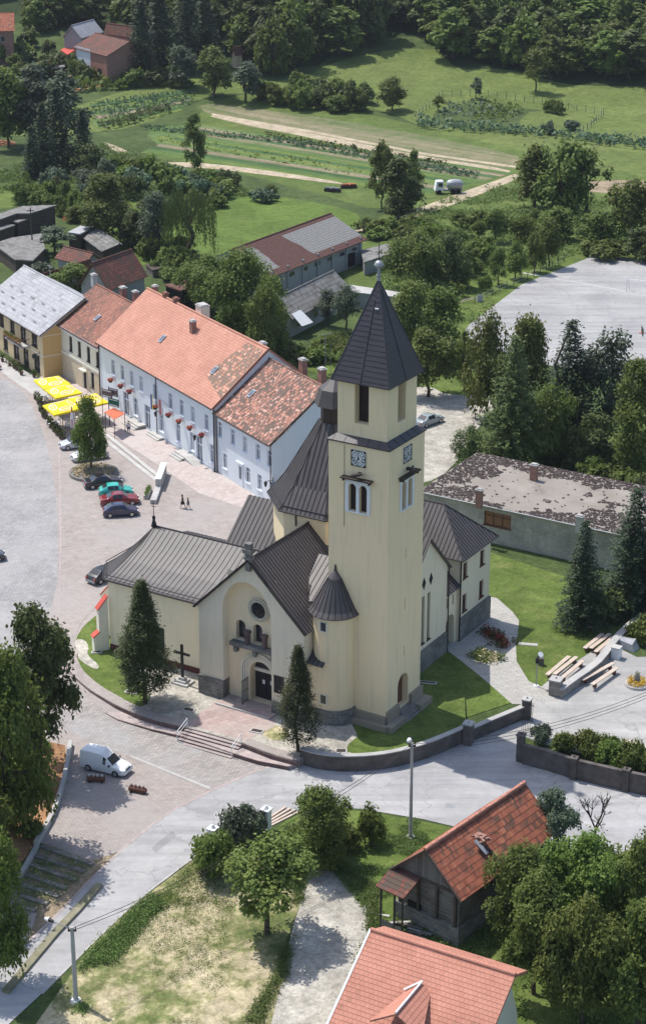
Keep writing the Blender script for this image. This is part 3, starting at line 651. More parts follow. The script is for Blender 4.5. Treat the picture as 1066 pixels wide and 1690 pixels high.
def handrail(p, label):
    t = thing('handrail', p, 0, label, 'handrail')
    a = Vector((0, 0, 0)); b = nn * 1.6 + Vector((0, 0, -.6))
    mb = MB(); mb.tube(a + Vector((0, 0, .9)), b + Vector((0, 0, .95)), .035); mb.tube(a + Vector((0, 0, .5)), b + Vector((0, 0, .55)), .025); mb.build('rail', white_paint, t)
    for q in (a, b): m2 = MB(); m2.tube(q - Vector((0, 0, .02)), q + Vector((0, 0, .93)), .035); m2.build('post', white_paint, t)
handrail(A0 + Vector((0, 0, 0)) + dd * .1, 'thin white handrail on the left side of the church steps')
handrail(A1 - dd * .1, 'thin white handrail on the right side of the church steps')
# lower stairs at the bottom left, descending
t = thing('terrace_steps', G(110, 1420), 0, 'broad overgrown grey stone steps descending beside the road at lower left', 'steps')
for k, (l, r_) in enumerate([((70, 1395), (157, 1426)), ((62, 1411), (143, 1438)), ((55, 1426), (128, 1452)), ((46, 1442), (113, 1466)), ((38, 1458), (100, 1479)), ((28, 1474), (82, 1491)), ((20, 1489), (62, 1502))]):
    a, b = G(*l), G(*r_); d = (b - a).normalized(); n = Vector((d.y, -d.x, 0)); n.z = 0
    if n.y > 0: n = -n
    n.normalize(); mb = MB(t.location); zt = (a.z + b.z) / 2 + .14
    mb.hexa([(a.x, a.y, zt-.6), ((a+n*.42).x, (a+n*.42).y, zt-.6), ((b+n*.42).x, (b+n*.42).y, zt-.6), (b.x, b.y, zt-.6)], [(a.x, a.y, zt), ((a+n*.42).x, (a+n*.42).y, zt), ((b+n*.42).x, (b+n*.42).y, zt), (b.x, b.y, zt)])
    mb.build('step', wall_grey, t)
sheet('stair_ground', [(75, 1392), (150, 1420), (196, 1408), (150, 1450), (100, 1503), (45, 1552), (0, 1570), (-60, 1600), (-60, 1520), (0, 1490), (30, 1450)], m_soil, 5, 0)
sheet('pavement', [(20, 1500), (62, 1508), (50, 1545), (10, 1575), (-60, 1610), (-60, 1540)], m_cobble_pink, 12, 0)
# ================================================================ WALLS
def wallrun(name, px, h, w, mat, cap, label, cat='wall', smooth=0, zb=-.3, cw=.1, piers=()):
    pts = [G(x, y) for x, y in px]
    for _ in range(smooth):
        q = [pts[0]]
        for a, b in zip(pts, pts[1:]): q += [a * .75 + b * .25, a * .25 + b * .75]
        q.append(pts[-1]); pts = q
    t = thing(name, pts[0], 0, label, cat)
    def run(w, z0, z1, nm, m):
        mb = MB(t.location); L = []; Rr = []
        for i, p in enumerate(pts):
            a = pts[max(0, i - 1)]; b = pts[min(len(pts) - 1, i + 1)]
            d = (b - a); d.z = 0; d.normalize(); n = Vector((-d.y, d.x, 0)) * (w / 2); L.append(p + n); Rr.append(p - n)
        for i in range(len(pts) - 1):
            b = [Rr[i], Rr[i+1], L[i+1], L[i]]; zz = [pts[i].z, pts[i+1].z, pts[i+1].z, pts[i].z]
            mb.hexa([(q.x, q.y, z + z0) for q, z in zip(b, zz)], [(q.x, q.y, z + z1) for q, z in zip(b, zz)])
        mb.build(nm, m, t)
    run(w, zb, h, 'masonry', mat)
    if cap: run(w + cw, h, h + .09, 'coping', cap)
    for p_ in piers:
        q = G(*p_[:2]); ph = p_[2]; pw = p_[3] if len(p_) > 3 else w + .3
        mb = MB(t.location); mb.rbox((q.x, q.y, q.z - .3), pw, pw, ph + .3, R(-25)); mb.build('pier', mat, t)
        mb = MB(t.location); mb.rbox((q.x, q.y, q.z + ph), pw + .14, pw + .14, .12, R(-25)); mb.ring((q.x, q.y), .1, .06, q.z + ph + .12, q.z + ph + .3, 8); mb.build('pier_cap', cap or mat, t)
    return t
wallrun('retaining_wall', [(497, 1260), (530, 1270), (580, 1273), (640, 1268), (700, 1252), (745, 1233), (770, 1222)], 1.45, .42, wall_plain, concrete, 'dark mottled retaining wall with pale coping curving below the tower lawn', smooth=2, piers=((772, 1228, 2.0, .75),))
wallrun('garden_wall', [(778, 1222), (815, 1206), (868, 1184)], 1.25, .4, wall_plain, concrete, 'short dark wall between two capped pillars beside the yard gate', piers=((868, 1186, 1.9, .7),))
wallrun('garden_wall', [(862, 1260), (900, 1270), (945, 1285), (1030, 1305), (1100, 1320), (1200, 1345)], 1.8, .3, wall_plain, wall_plain, 'long dark panelled garden wall with shrubs behind it facing the road', piers=((858, 1256, 2.5, .6), (945, 1286, 2.0, .5), (1031, 1306, 2.0, .5)))
wallrun('garden_wall', [(922, 1152), (946, 1134), (971, 1117), (990, 1101), (1014, 1067), (1044, 1038), (1085, 1008)], .85, .62, wall_grey, concrete, 'thick low stone wall with broad coping between the lawn benches and the asphalt yard', smooth=1, piers=((916, 1146, 1.5, 1.0),))
strip('bank_wall', [(60, 1398), (78, 1368), (92, 1340), (105, 1300), (113, 1262), (117, 1230)], .35, .55, concrete, 'low curved concrete wall edging the planted bank beside the white van', 'wall', smooth=2)
strip('bank_wall', [(10, 1640), (50, 1592), (92, 1542), (130, 1502), (165, 1462)], .6, .25, mossy, 'low rough mossy wall between the road and the overgrown steps', 'wall')
strip('bank_wall', [(20, 1470), (40, 1440), (62, 1400)], .35, .4, concrete, 'short pale kerb wall on the left edge of the overgrown steps', 'wall')
# ================================================================ CHURCH
CA = R(-31.25); Ca = Vector((math.cos(CA), math.sin(CA), 0)); Cb = Vector((-math.sin(CA), math.cos(CA), 0))
T0 = P(636, 1203, .7)
def UV(x, y, z):
    d = P(x, y, z) - T0; return d.dot(Ca), d.dot(Cb)
def W(u, v, z=.7): q = T0 + Ca * u + Cb * v; return Vector((q.x, q.y, z))
CH = thing('church', (T0.x, T0.y, 0), CA, 'large cream church with dark seamed metal roofs and a tall clock tower', 'church')
U, V_ = (1, 0), (0, 1)
def mbc(): return MB()
def win(face, wall, u0, u1, z0, z1, dep=.25, arch=False, fm=frame_white, gm=glass_dark, bars=1, fr=.09, sill=True, name='window', cross=True, label=None):
    """window standing in an opening cut into a wall face: glass pane, frame and bars at the back of the reveal"""
    mb = MB(); o = -dep
    if arch: face.poly(mb, archpoly(u0, u1, z0, z1), o - .06, o, 0)
    else: face.bar(mb, u0, u1, z0, z1, o - .06, o, 0)
    if gm is glass_blue: gm = rnd.choice([glass_blue, glass_blue, glass_dark, glass_pale])
    w = mb.build('pane', gm)
    fb = MB()
    face.bar(fb, u0, u0 + fr, z0, z1 - (0 if not arch else (u1-u0)/2), o, o + .07); face.bar(fb, u1 - fr, u1, z0, z1 - (0 if not arch else (u1-u0)/2), o, o + .07)
    face.bar(fb, u0 + fr, u1 - fr, z0, z0 + fr, o, o + .07)
    if not arch: face.bar(fb, u0 + fr, u1 - fr, z1 - fr, z1, o, o + .07)
    if cross:
        for i in range(bars): x = u0 + (u1 - u0) * (i + 1) / (bars + 1); face.bar(fb, x - fr/2, x + fr/2, z0 + fr, z1 - fr, o, o + .06)
        face.bar(fb, u0 + fr, u1 - fr, z0 + (z1 - z0) * .68, z0 + (z1 - z0) * .68 + fr, o, o + .065)
    if sill: face.bar(fb, u0 - .1, u1 + .1, z0 - .08, z0 + .003, -dep + .002, .1)
    f = fb.build(name, fm, wall)
    kid(w, f)
    if label: f['label'] = label
    return f
# ---- tower
TWU0, TWU1, TWV0, TWV1 = -5.85, 0, 0, 6.2
mb = mbc(); faceL = Face((TWU0, 0), (1, 0), (0, -1)); faceR = Face((0, 0), (0, 1), (1, 0))
opsL = [(2.0, 2.75, 20.6, 23.1, .35, 1), (3.05, 3.8, 20.6, 23.1, .35, 1)]
opsR = [(2.2, 2.95, 20.6, 23.1, .35, 1), (3.25, 4.0, 20.6, 23.1, .35, 1), (2.1, 4.0, 1.6, 4.8, .6, 1), (3.1, 3.22, 6.5, 7.5, .2), (3.1, 3.22, 11, 12, .2), (3.1, 3.22, 15.8, 16.8, .2)]
wallface(mb, (TWU0, 0), (1, 0), (0, -1), 5.85, .7, 26.6, opsL)
wallface(mb, (0, 0), (0, 1), (1, 0), 6.2, .7, 26.6, opsR)
mb.face([(TWU0, 6.2, .7), (TWU0, 0, .7), (TWU0, 0, 26.6), (TWU0, 6.2, 26.6)])
mb.face([(0, 6.2, .7), (TWU0, 6.2, .7), (TWU0, 6.2, 26.6), (0, 6.2, 26.6)])
for i in range(0): pass
tw = mb.build('tower_shaft', plaster_yellow, CH)
def surround(face, u0, u1, z0, z1, par, shade=True):
    m = MB(); face.bar(m, u0 - .32, u0, z0 - .12, z1 + .3, 0, .09); face.bar(m, u1, u1 + .32, z0 - .12, z1 + .3, 0, .09)
    face.bar(m, u0, u1, z0 - .12, z0, 0, .14); c = (u0 + u1) / 2; face.bar(m, c - .15, c + .15, z0, z1 - .3, 0, .09)
    for a, b in ((u0, c - .15), (c + .15, u1)):      # arched heads
        r = (b - a) / 2; cc = (a + b) / 2; zc = z1 - r; N = 8
        pl = [(a, z1 + .3)] + [(cc - r * math.cos(math.pi * i / N), zc + r * math.sin(math.pi * i / N)) for i in range(N + 1)] + [(b, z1 + .3)]
        for i in range(N // 2):
            q = [(a, z1 + .3), pl[i + 1], pl[i + 2]]; face.poly(m, q[::-1], .0, .09)
            q = [(b, z1 + .3), pl[N + 1 - i], pl[N - i]]; face.poly(m, q, .0, .09)
        face.poly(m, [(a, z1 + .3), (cc, z1), (b, z1 + .3)], 0, .09)
    face.bar(m, c - .15, c + .15, z1 - .3, z1 + .3, 0, .088)
    f = m.build('window_surround', white_paint, par)
    m = MB(); face.bar(m, u0 - .55, u1 + .6, z1 + .5, z1 + .62, 0, .6); face.bar(m, u0 - .4, u0 - .3, z1 + .25, z1 + .5, 0, .45); face.bar(m, u1 + .3, u1 + .4, z1 + .25, z1 + .5, 0, .45)
    kid(m.build('hood', rust_dark), f)
for fc, c0 in ((faceL, 2.0), (faceR, 2.2)):
    surround(fc, c0, c0 + 1.8, 20.6, 23.1, CH)
    for k in (0, 1.05): m = MB(); fc.poly(m, archpoly(c0 + k, c0 + k + .75, 20.6, 23.1), -.42, -.33); m.build('belfry_louver', louver, tw)
# clocks
def clock(face, cu, cz, s):
    m = MB(); face.bar(m, cu - s, cu + s, cz - s, cz + s, .0, .06, 0)
    c = m.build('clock_face', white_paint, CH)
    b = MB()
    for q in (-s, s - .05): face.bar(b, cu + q, cu + q + .05, cz - s, cz + s, .06, .09); face.bar(b, cu - s + .05, cu + s - .05, cz + q, cz + q + .05, .06, .088)
    def ringp(r0, r1, z):
        N = 28
        for i in range(N):
            a, c_ = 2*math.pi*i/N, 2*math.pi*(i+1)/N
            face.poly(b, [(cu + r0*math.cos(a), cz + r0*math.sin(a)), (cu + r1*math.cos(a), cz + r1*math.sin(a)), (cu + r1*math.cos(c_), cz + r1*math.sin(c_)), (cu + r0*math.cos(c_), cz + r0*math.sin(c_))], .06, z)
    ringp(s * .86, s * .91, .085); ringp(s * .46, s * .485, .084)
    for i in range(12):          # roman numerals as radial strokes
        n = (3, 1, 2, 3, 3, 1, 2, 3, 4, 3, 1, 2)[i]
        for k in range(n):
            a = math.pi/2 - 2*math.pi*i/12 + (k - (n - 1)/2) * .085
            ca, sa = math.cos(a), math.sin(a); w = .012
            face.poly(b, [(cu + ca*s*.55 - sa*w, cz + sa*s*.55 + ca*w), (cu + ca*s*.55 + sa*w, cz + sa*s*.55 - ca*w), (cu + ca*s*.80 + sa*w, cz + sa*s*.80 - ca*w), (cu + ca*s*.80 - sa*w, cz + sa*s*.80 + ca*w)], .06, .08)
    for sx in (-1, 1):
        for sz in (-1, 1):
            face.poly(b, [(cu + sx*s*.92, cz + sz*s*.92), (cu + sx*s*.62, cz + sz*s*.92), (cu + sx*s*.92, cz + sz*s*.62)][::sx*sz], .06, .08)
    kid(b.build('numerals', black_iron), c)
    h = MB()
    for a, l, w in ((math.pi/2 + .12, s*.42, .09), (-math.pi/2 - .55, s*.66, .06)):
        ca, sa = math.cos(a), math.sin(a)
        face.poly(h, [(cu - sa*w - ca*.1, cz + ca*w - sa*.1), (cu + sa*w - ca*.1, cz - ca*w - sa*.1), (cu + ca*l, cz + sa*l)], .09, .12)
    kid(h.build('clock_hands', black_iron), c)
clock(faceL, 2.95, 25.45, .72); clock(faceR, 3.1, 25.45, .72)
for fc, cu in ((faceL, 3.1), (faceR, 3.1)):
    m = MB(); fc.bar(m, cu - .12, cu + .12, 24.0, 24.25, 0, .5); p = fc.p(cu, 24.2, .3)
    q1, q2 = fc.p(cu - .45, 24.05, .75), fc.p(cu + .4, 24.25, .35); m.tube(q1, q2, .17, .10, 10); m.build('loudspeaker', rust_dark, tw)
for u in (1.55, 3.3):
    m = MB(); faceL.bar(m, u, u + .03, 19, 26.4, .0, .03); m.build('conductor_wire', rust_dark, tw) if u < 2 else None
# door in the tower
m = MB(); faceR.poly(m, archpoly(2.1, 4.0, 1.6, 4.8), -.7, -.6); d_ = m.build('tower_door', wood_brown, CH)
m = MB(); faceR.bar(m, 3.03, 3.07, 1.6, 4.7, -.6, -.56); kid(m.build('door_gap', dark_void), d_)
# cornice skirt roof between shaft and belfry
BI = .55
sk0 = [(TWU0 - .12, -.12, 26.6), (.12, -.12, 26.6), (.12, 6.32, 26.6), (TWU0 - .12, 6.32, 26.6)]
mb = mbc(); mb.hexa(sk0, [(x, y, 26.72) for x, y, _ in sk0])
sk1 = [(TWU0 + BI - .05, BI - .05, 27.15), (-BI + .05, BI - .05, 27.15), (-BI + .05, 6.2 - BI + .05, 27.15), (TWU0 + BI - .05, 6.2 - BI + .05, 27.15)]
mb.hexa([(x, y, 26.72) for x, y, _ in sk0], sk1)
for i in range(2): mb.ribs([(*sk0[i][:2], 26.72), (*sk0[i + 1][:2], 26.72), sk1[i + 1], sk1[i]], 1.1, .04, .03)
mb.build('skirt_roof', spire_metal, CH)
# belfry
bu0, bu1, bv0, bv1 = TWU0 + BI, -BI, BI, 6.2 - BI; zb0, zb1 = 27.0, 32.0
mb = mbc(); bw = bu1 - bu0; bv = bv1 - bv0
wallface(mb, (bu0, bv0), (1, 0), (0, -1), bw, zb0, zb1, [(1.65, 3.0, 28.3, 31.85, .75)])
wallface(mb, (bu1, bv0), (0, 1), (1, 0), bv, zb0, zb1, [(1.85, 3.2, 28.3, 31.85, .75)])
wallface(mb, (bu1, bv1), (-1, 0), (0, 1), bw, zb0, zb1, [(1.65, 3.0, 28.3, 31.85, .75)])
wallface(mb, (bu0, bv1), (0, -1), (-1, 0), bv, zb0, zb1, [(1.65, 3.0, 28.3, 31.85, .75)])
bel = mb.build('belfry', plaster_yellow, CH)
for fc, a in ((Face((bu0, bv0), U, (0, -1)), 1.65), (Face((bu1, bv0), V_, U), 1.85), (Face((bu1, bv1), (-1, 0), (0, 1)), 1.65), (Face((bu0, bv1), (0, -1), (-1, 0)), 1.65)):
    m = MB(); fc.bar(m, a, a + 1.35, 28.3, 31.85, -.8, -.75); m.build('belfry_louver', louver, bel)
# spire
zs0, zs1 = 31.95, 40.2; so = .42
cu_, cv_ = (bu0 + bu1) / 2, (bv0 + bv1) / 2
c4 = [(bu0 - so, bv0 - so, zs0), (bu1 + so, bv0 - so, zs0), (bu1 + so, bv1 + so, zs0), (bu0 - so, bv1 + so, zs0)]
mb = mbc(); mb.hexa([(x, y, zs0 - .08) for x, y, _ in c4], c4)
ap = (cu_, cv_, zs1)
tp = [(cu_ + (x - cu_) * .012, cv_ + (y - cv_) * .012, zs1) for x, y, _ in c4]
mb.hexa(c4, tp)
for i in range(4):
    a, b, c, d = map(Vector, (c4[i], c4[(i + 1) % 4], tp[(i + 1) % 4], tp[i]))
    nrm = (b - a).cross(d - a).normalized()
    for k in range(1, 20):           # horizontal sheet joints, stepped a little between the halves
        t_ = k / 20; e0, e1 = a.lerp(d, t_), b.lerp(c, t_); mm = e0.lerp(e1, .5)
        for s0, s1, o_ in ((e0, mm, 0), (mm, e1, -.12)):
            w_ = (d - a).normalized() * (.035); of = (d - a).normalized() * o_
            q = [s0 + of, s1 + of, s1 + of + w_, s0 + of + w_]; mb.hexa([p + nrm * .0 for p in q], [p + nrm * .028 for p in q])
    e0 = a.lerp(b, .5); e1 = d.lerp(c, .5); e1 = e0.lerp(e1, .8 if i % 2 == 0 else .9); mb.tube(e0 + nrm * .02, e1 + nrm * .02, .05)
    mb.tube(a, d, .05)
sp = mb.build('spire', spire_metal, CH)
m = MB(); f0 = Face((bu0, bv0 - so), U, (0, -1)); 
q = Vector(c4[0]).lerp(Vector(c4[1]), .5).lerp(Vector(ap), .72); m.rbox((q.x + .35, q.y - .02, q.z), .35, .18, .1); m.build('snow_hook', white_paint, sp)
m = MB(); m.ring((cu_, cv_), .16, .12, zs1 - .1, zs1 + .9, 10); m.ring((cu_, cv_), .2, .2, zs1 + .3, zs1 + .38, 10)
N = 8
for i in range(N):
    a0, a1 = math.pi * i / N - math.pi/2, math.pi * (i + 1) / N - math.pi/2
    m.ring((cu_, cv_), max(.02, .36 * math.cos(a0)), max(.02, .36 * math.cos(a1)), zs1 + 1.25 + .36 * math.sin(a0), zs1 + 1.25 + .36 * math.sin(a1), 14)
m.ring((cu_, cv_), .40, .40, zs1 + 1.2, zs1 + 1.27, 14)
fi = m.build('finial', zinc, CH)
m = MB(); m.tube((cu_, cv_, zs1 + 1.6), (cu_, cv_, zs1 + 3.0), .035); m.tube((cu_ - .35, cv_, zs1 + 2.3), (cu_ + .35, cv_, zs1 + 2.3), .03); m.tube((cu_ - .18, cv_, zs1 + 2.05), (cu_ + .3, cv_, zs1 + 2.6), .03); kid(m.build('weather_cross', black_iron), fi)
# plinth of the tower with cornice step, and the door stairs
mb = mbc(); mb.box(TWU0 - .2, 1.8 + .0 - 1.75, -.25, .0, .4, 1.9); mb.box(TWU0 - .35, .45, -.75, -.25, .3, 1.25)
mb.box(0, .3, 0, 2.0, .4, 2.3); mb.box(0, .3, 4.2, 6.3, .4, 2.3); mb.box(.3, 1.0, -.6, 1.9, .3, 1.3); mb.box(.3, 1.15, 4.4, 6.5, .3, 1.35)
mb.build('tower_plinth', plaster('plinth_render', (.30, .26, .20), amt=.6), CH)
mb = mbc()
for k in range(5): mb.box(.0, .5 + .2 * (4 - k), 1.95, 4.35, .3 + (.25 * k - .01), .3 + .25 * (k + 1))
mb.build('door_steps', wall_grey, CH)
# ---- stair turret
tc = (-5.1, -.1); tr = 1.9
mb = mbc(); mb.ring(tc, tr, tr, 1.9, 11.3, 36)
tt = mb.build('stair_turret', plaster_yellow, CH, smooth=False)
mb = mbc(); mb.ring(tc, tr + .25, tr + .2, .3, 2.1, 36); mb.build('turret_plinth', stone_wall, CH)
mb = mbc(); seg = [(2.35, 11.1), (2.0, 11.5), (1.62, 12.2), (1.15, 13.1), (.6, 14.1), (.1, 14.75)]
mb.ring(tc, 2.3, 2.35, 11.0, 11.1, 32)
for (r0, z0), (r1, z1) in zip(seg, seg[1:]): mb.ring(tc, r0, r1, z0, z1, 32)
rf = mb.build('turret_roof', metal_roof, CH)
m = MB()
for i in range(24):
    a = 2 * math.pi * i / 24
    m.path([(tc[0] + (r + .01) * math.cos(a), tc[1] + (r + .01) * math.sin(a), z + .02) for r, z in seg[:-1]], .028, 4)
kid(m.build('roof_seams', metal_seam), rf)
m = MB(); m.ring(tc, .14, .05, 14.6, 15.3, 8); kid(m.build('roof_knob', rust_dark), rf)
for a, z in ((-91, 9.7), (-91, 2.7)):
    a = R(a); p = (tc[0] + tr * math.cos(a), tc[1] + tr * math.sin(a), z)
    m = MB(); m.rbox((p[0] - .12*math.cos(a), p[1] - .12*math.sin(a), z), .3, .55, .85, a); w_ = m.build('window', glass_dark, CH)
    m = MB()
    for s_ in (-1, 1): m.rbox((p[0] - s_*.33*math.sin(a), p[1] + s_*.33*math.cos(a), z - .06), .16, .1, .97, a)
    for zz in (z - .06, z + .85): m.rbox((p[0], p[1], zz), .16, .6, .07, a)
    kid(m.build('frame', plaster_ivory), w_)
# ---- entrance arm
FU0, FU1, FV = -17.8, -6.7, -2.7; AC = (FU0 + FU1) / 2; EZ, RZ = 9.55, 15.0
NU0, NU1 = UV(376, 1150, .7)[0] , UV(452, 1175, .7)[0]
NU0 = max(NU0, -15.9); NU1 = min(NU1, -9.0); ND = .95
mb = mbc(); nw0, nw1 = NU0 - FU0, NU1 - FU0
zn = 12.0
wallface(mb, (FU0, FV), (1, 0), (0, -1), FU1 - FU0, .7, EZ, [(nw0, nw1, .7, EZ, ND, 0, 1)])
# gable triangle with the arched head of the niche
r_ = (nw1 - nw0) / 2; cc = (nw0 + nw1) / 2; rx = r_; rz = 3.3; N = 16
arc = [(cc - rx * math.cos(math.pi * i / N), EZ + rz * math.sin(math.pi * i / N)) for i in range(N + 1)]
H = AC - FU0
top = [(0, EZ), (H, RZ), (2 * H, EZ)]
fcE = Face((FU0, FV), U, (0, -1))
pl = [(0, EZ)] + arc[:N // 2 + 1] + [(H, RZ)]
pr = [(H, RZ)] + arc[N // 2:] + [(2 * H, EZ)]
def tri_face(mb, pl, m=0):
    bm = bmesh.new(); vs = [bm.verts.new(fcE.p(u, z)) for u, z in pl]; bm.faces.new(vs); bmesh.ops.triangulate(bm, faces=bm.faces[:])
    for f in bm.faces: mb.face([v.co[:] for v in f.verts], m)
    bm.free()
tri_face(mb, pl); tri_face(mb, pr)
for (a, za), (b, zb_) in zip(arc, arc[1:]): mb.face([fcE.p(a, za), fcE.p(b, zb_), fcE.p(b, zb_, -ND), fcE.p(a, za, -ND)])
# sides of the arm
mb.face([(FU0, 8, .7), (FU0, FV, .7), (FU0, FV, EZ), (FU0, 8, EZ)]); mb.face([(FU1, FV, .7), (FU1, 8, .7), (FU1, 8, EZ), (FU1, FV, EZ)])
fw = mb.build('entrance_facade', plaster('facade_plaster', (.78, .70, .54), (.38, .35, .31), .4), CH)
# back wall of the niche with portal, triple window, rose window
nb = Face((NU0, FV + ND), U, (0, -1)); NW = NU1 - NU0; mb = mbc()
pc = UV(433, 1150, 2)[0]; pc = -12.0 - NU0
dw = 1.15
w3 = [pc - 1.9, pc - .1, pc + 1.7]
dc = pc + .15
ops = [(dc - dw, dc + dw, .8, 4.9, .9, 1)] + [(c - .5, c + .5, 6.6, 8.55, .5, 1) for c in w3 if c + .5 < NW]
wallface(mb, (NU0, FV + ND), (1, 0), (0, -1), NW, .7, 13.2, ops)
nbw = mb.build('recessed_wall', plaster('niche_plaster', (.82, .69, .48), (.34, .31, .26), .35), CH)
m = MB(); nb.bar(m, dc - dw, dc + dw, .8, 3.55, -1.0, -.9); dr = m.build('church_door', black_iron, CH)
m = MB(); nb.bar(m, dc - .03, dc + .03, .8, 3.5, -.9, -.86); nb.bar(m, dc - .4, dc - .12, 2.3, 2.7, -.9, -.88, 1); nb.bar(m, dc + .45, dc + .7, 2.35, 2.75, -.9, -.88, 1); kid(m.build('door_notices', [black_iron, white_paint]), dr)
m = MB(); nb.bar(m, dc - dw, dc + dw, 3.55, 3.85, -1.0, -.7); m.build('door_lintel', plaster_ivory, nbw)
m = MB(); nb.poly(m, [(dc - dw, 3.85), (dc + dw, 3.85)] + [(dc + dw * math.cos(math.pi * i / 10), 3.75 + dw * math.sin(math.pi * i / 10)) for i in range(0, 11)], -1.0, -.92); m.build('fanlight', glass_dark, nbw)
for k in range(4):       # stepped portal arches
    m = MB(); r0 = dw + .12 + .2 * k; o1 = .0; N = 14; wdt = .11; dpt = .05 + .05 * k
    for s_ in (-1, 1):
        a, b = sorted((dc + s_ * r0, dc + s_ * (r0 + wdt))); nb.bar(m, a, b, .7, 3.75, 0, dpt)
    for i in range(N):
        a0, a1 = math.pi * i / N, math.pi * (i + 1) / N
        nb.poly(m, [(dc + r0*math.cos(a0), 3.75 + r0*math.sin(a0)), (dc + (r0+wdt)*math.cos(a0), 3.75 + (r0+wdt)*math.sin(a0)), (dc + (r0+wdt)*math.cos(a1), 3.75 + (r0+wdt)*math.sin(a1)), (dc + r0*math.cos(a1), 3.75 + r0*math.sin(a1))], 0, dpt)
    m.build('portal_arch', plaster_ivory, nbw)
m = MB()
for i in range(7): m.tube(nb.p(dc - dw - .15, .8, .1 + .17 * i), nb.p(dc - dw - .15, 3.2, .1 + .17 * i), .022, n=4)
for z in (.9, 2.0, 3.1): m.tube(nb.p(dc - dw - .15, z, .05), nb.p(dc - dw - .15, z, 1.2), .022, n=4)
m.build('iron_gate', black_iron, nbw)
for c in w3:
    if c + .5 >= NW: continue
    m = MB(); nb.poly(m, archpoly(c - .5, c + .5, 6.6, 8.55), -.56, -.5); m.build('arched_window', glass_dark, nbw)
m = MB(); nb.bar(m, w3[0] - .8, NW - .02, 6.2, 6.55, 0, .7); bl = m.build('balcony', stone_wall, CH)
for c in (w3[0] - .55, w3[1] - .3, w3[2] - .2): m = MB(); nb.bar(m, c, c + .35, 5.5, 6.2, 0, .45); kid(m.build('corbel', stone_wall), bl)
for c in (w3[0] + .9, w3[1] + .9): m = MB(); nb.bar(m, c - .17, c + .17, 6.55, 7.6, .15, .5); nb.bar(m, c - .26, c + .26, 7.6, 7.85, .08, .58); kid(m.build('column', kerb_red), bl)
# rose window
rc = (AC - NU0, 10.2)
rc = (pc + .12, 10.05)
m = MB(); N = 24; nb.poly(m, [(rc[0] + .78 * math.cos(2*math.pi*i/N), rc[1] + .78 * math.sin(2*math.pi*i/N)) for i in range(N)], 0, .06); rw = m.build('rose_window', glass_dark, CH)
m = MB()
for r0, r1, o_ in ((.78, .92, .28), (.92, 1.12, .18)):
    for i in range(N):
        a0, a1 = 2*math.pi*i/N, 2*math.pi*(i+1)/N
        nb.poly(m, [(rc[0] + r0*math.cos(a0), rc[1] + r0*math.sin(a0)), (rc[0] + r1*math.cos(a0), rc[1] + r1*math.sin(a0)), (rc[0] + r1*math.cos(a1), rc[1] + r1*math.sin(a1)), (rc[0] + r0*math.cos(a1), rc[1] + r0*math.sin(a1))], 0, o_)
kid(m.build('frame', plaster('rose_frame', (.52, .48, .38))), rw)
m = MB()
for i in range(4): a = math.pi * i / 4; nb.poly(m, [(rc[0] + .76*math.cos(a) - .02*math.sin(a), rc[1] + .76*math.sin(a) + .02*math.cos(a)), (rc[0] - .76*math.cos(a) - .02*math.sin(a), rc[1] - .76*math.sin(a) + .02*math.cos(a)), (rc[0] - .76*math.cos(a) + .02*math.sin(a), rc[1] - .76*math.sin(a) - .02*math.cos(a)), (rc[0] + .76*math.cos(a) + .02*math.sin(a), rc[1] + .76*math.sin(a) - .02*math.cos(a))], .06, .1)
kid(m.build('tracery', black_iron), rw)
m = MB(); m.box(FU0 - .12, NU0 - .0, FV - .12, FV + ND + .1, .5, 2.6); m.box(FU0 - .12, FU0 + .02, FV, 0, .5, 2.6); m.build('stone_plinth', stone_wall, CH)
m = MB(); m.box(NU1, FU1 + .12, FV - .12, FV + .2, .5, 2.0); m.build('stone_plinth', stone_wall, CH)
m = MB(); fcE.bar(m, NU1 - FU0 + .25, NU1 - FU0 + 1.3, 2.9, 4.6, 0, .06); m.build('notice_board', black_iron, CH)
m = MB(); m.prism([(NU0 - .1, FV - 1.1), (NU1 + .5, FV - 1.1), (NU1 + .5, FV + ND), (NU0 - .1, FV + ND)], .5, .85); m.build('threshold', m_slab_red, CH)
m = MB(); m.box(NU0 - .1, NU1 + .5, FV - 1.25, FV - 1.1, .5, .88); m.build('threshold_edge', concrete_l, CH)
def seamroof(polys, name, th=.12, sp=.62, mat=metal_roof, par=None, seams=None, snow=None):
    m = MB()
    for p in polys: m.slab(p, th)
    o = m.build(name, mat, par or CH)
    s_ = MB()
    for p in polys: s_.ribs(p, sp * .9, .038, .055)
    if s_.f: kid(s_.build('roof_seams', metal_seam), o)
    return o
VO = 7.6
e = .25; sl = (RZ - EZ) / H
def gable_roof_v(uc, hw, ez, rz, v0, v1, ov=.35, ovf=.3):
    s_ = (rz - ez) / hw; a = hw + ov; z0 = ez - s_ * ov
    Lp = [(uc, v0 - ovf, rz), (uc - a, v0 - ovf, z0), (uc - a, v1, z0), (uc, v1, rz)]
    Rp = [(uc, v0 - ovf, rz), (uc + a, v0 - ovf, z0), (uc + a, v1, z0), (uc, v1, rz)]
    return Lp, Rp
Lp, Rp = gable_roof_v(AC, H, EZ + .15, RZ + .15, FV, 7.4)
er = seamroof([Lp, Rp], 'entrance_roof', .14, .45)
m = MB(); m.tube((AC, FV - .3, RZ + .2), (AC, 7.2, RZ + .2), .09); m.tube(Lp[0], Lp[1], .1, n=4); m.tube(Rp[0], Rp[1], .1, n=4); kid(m.build('ridge_cap', metal_seam), er)
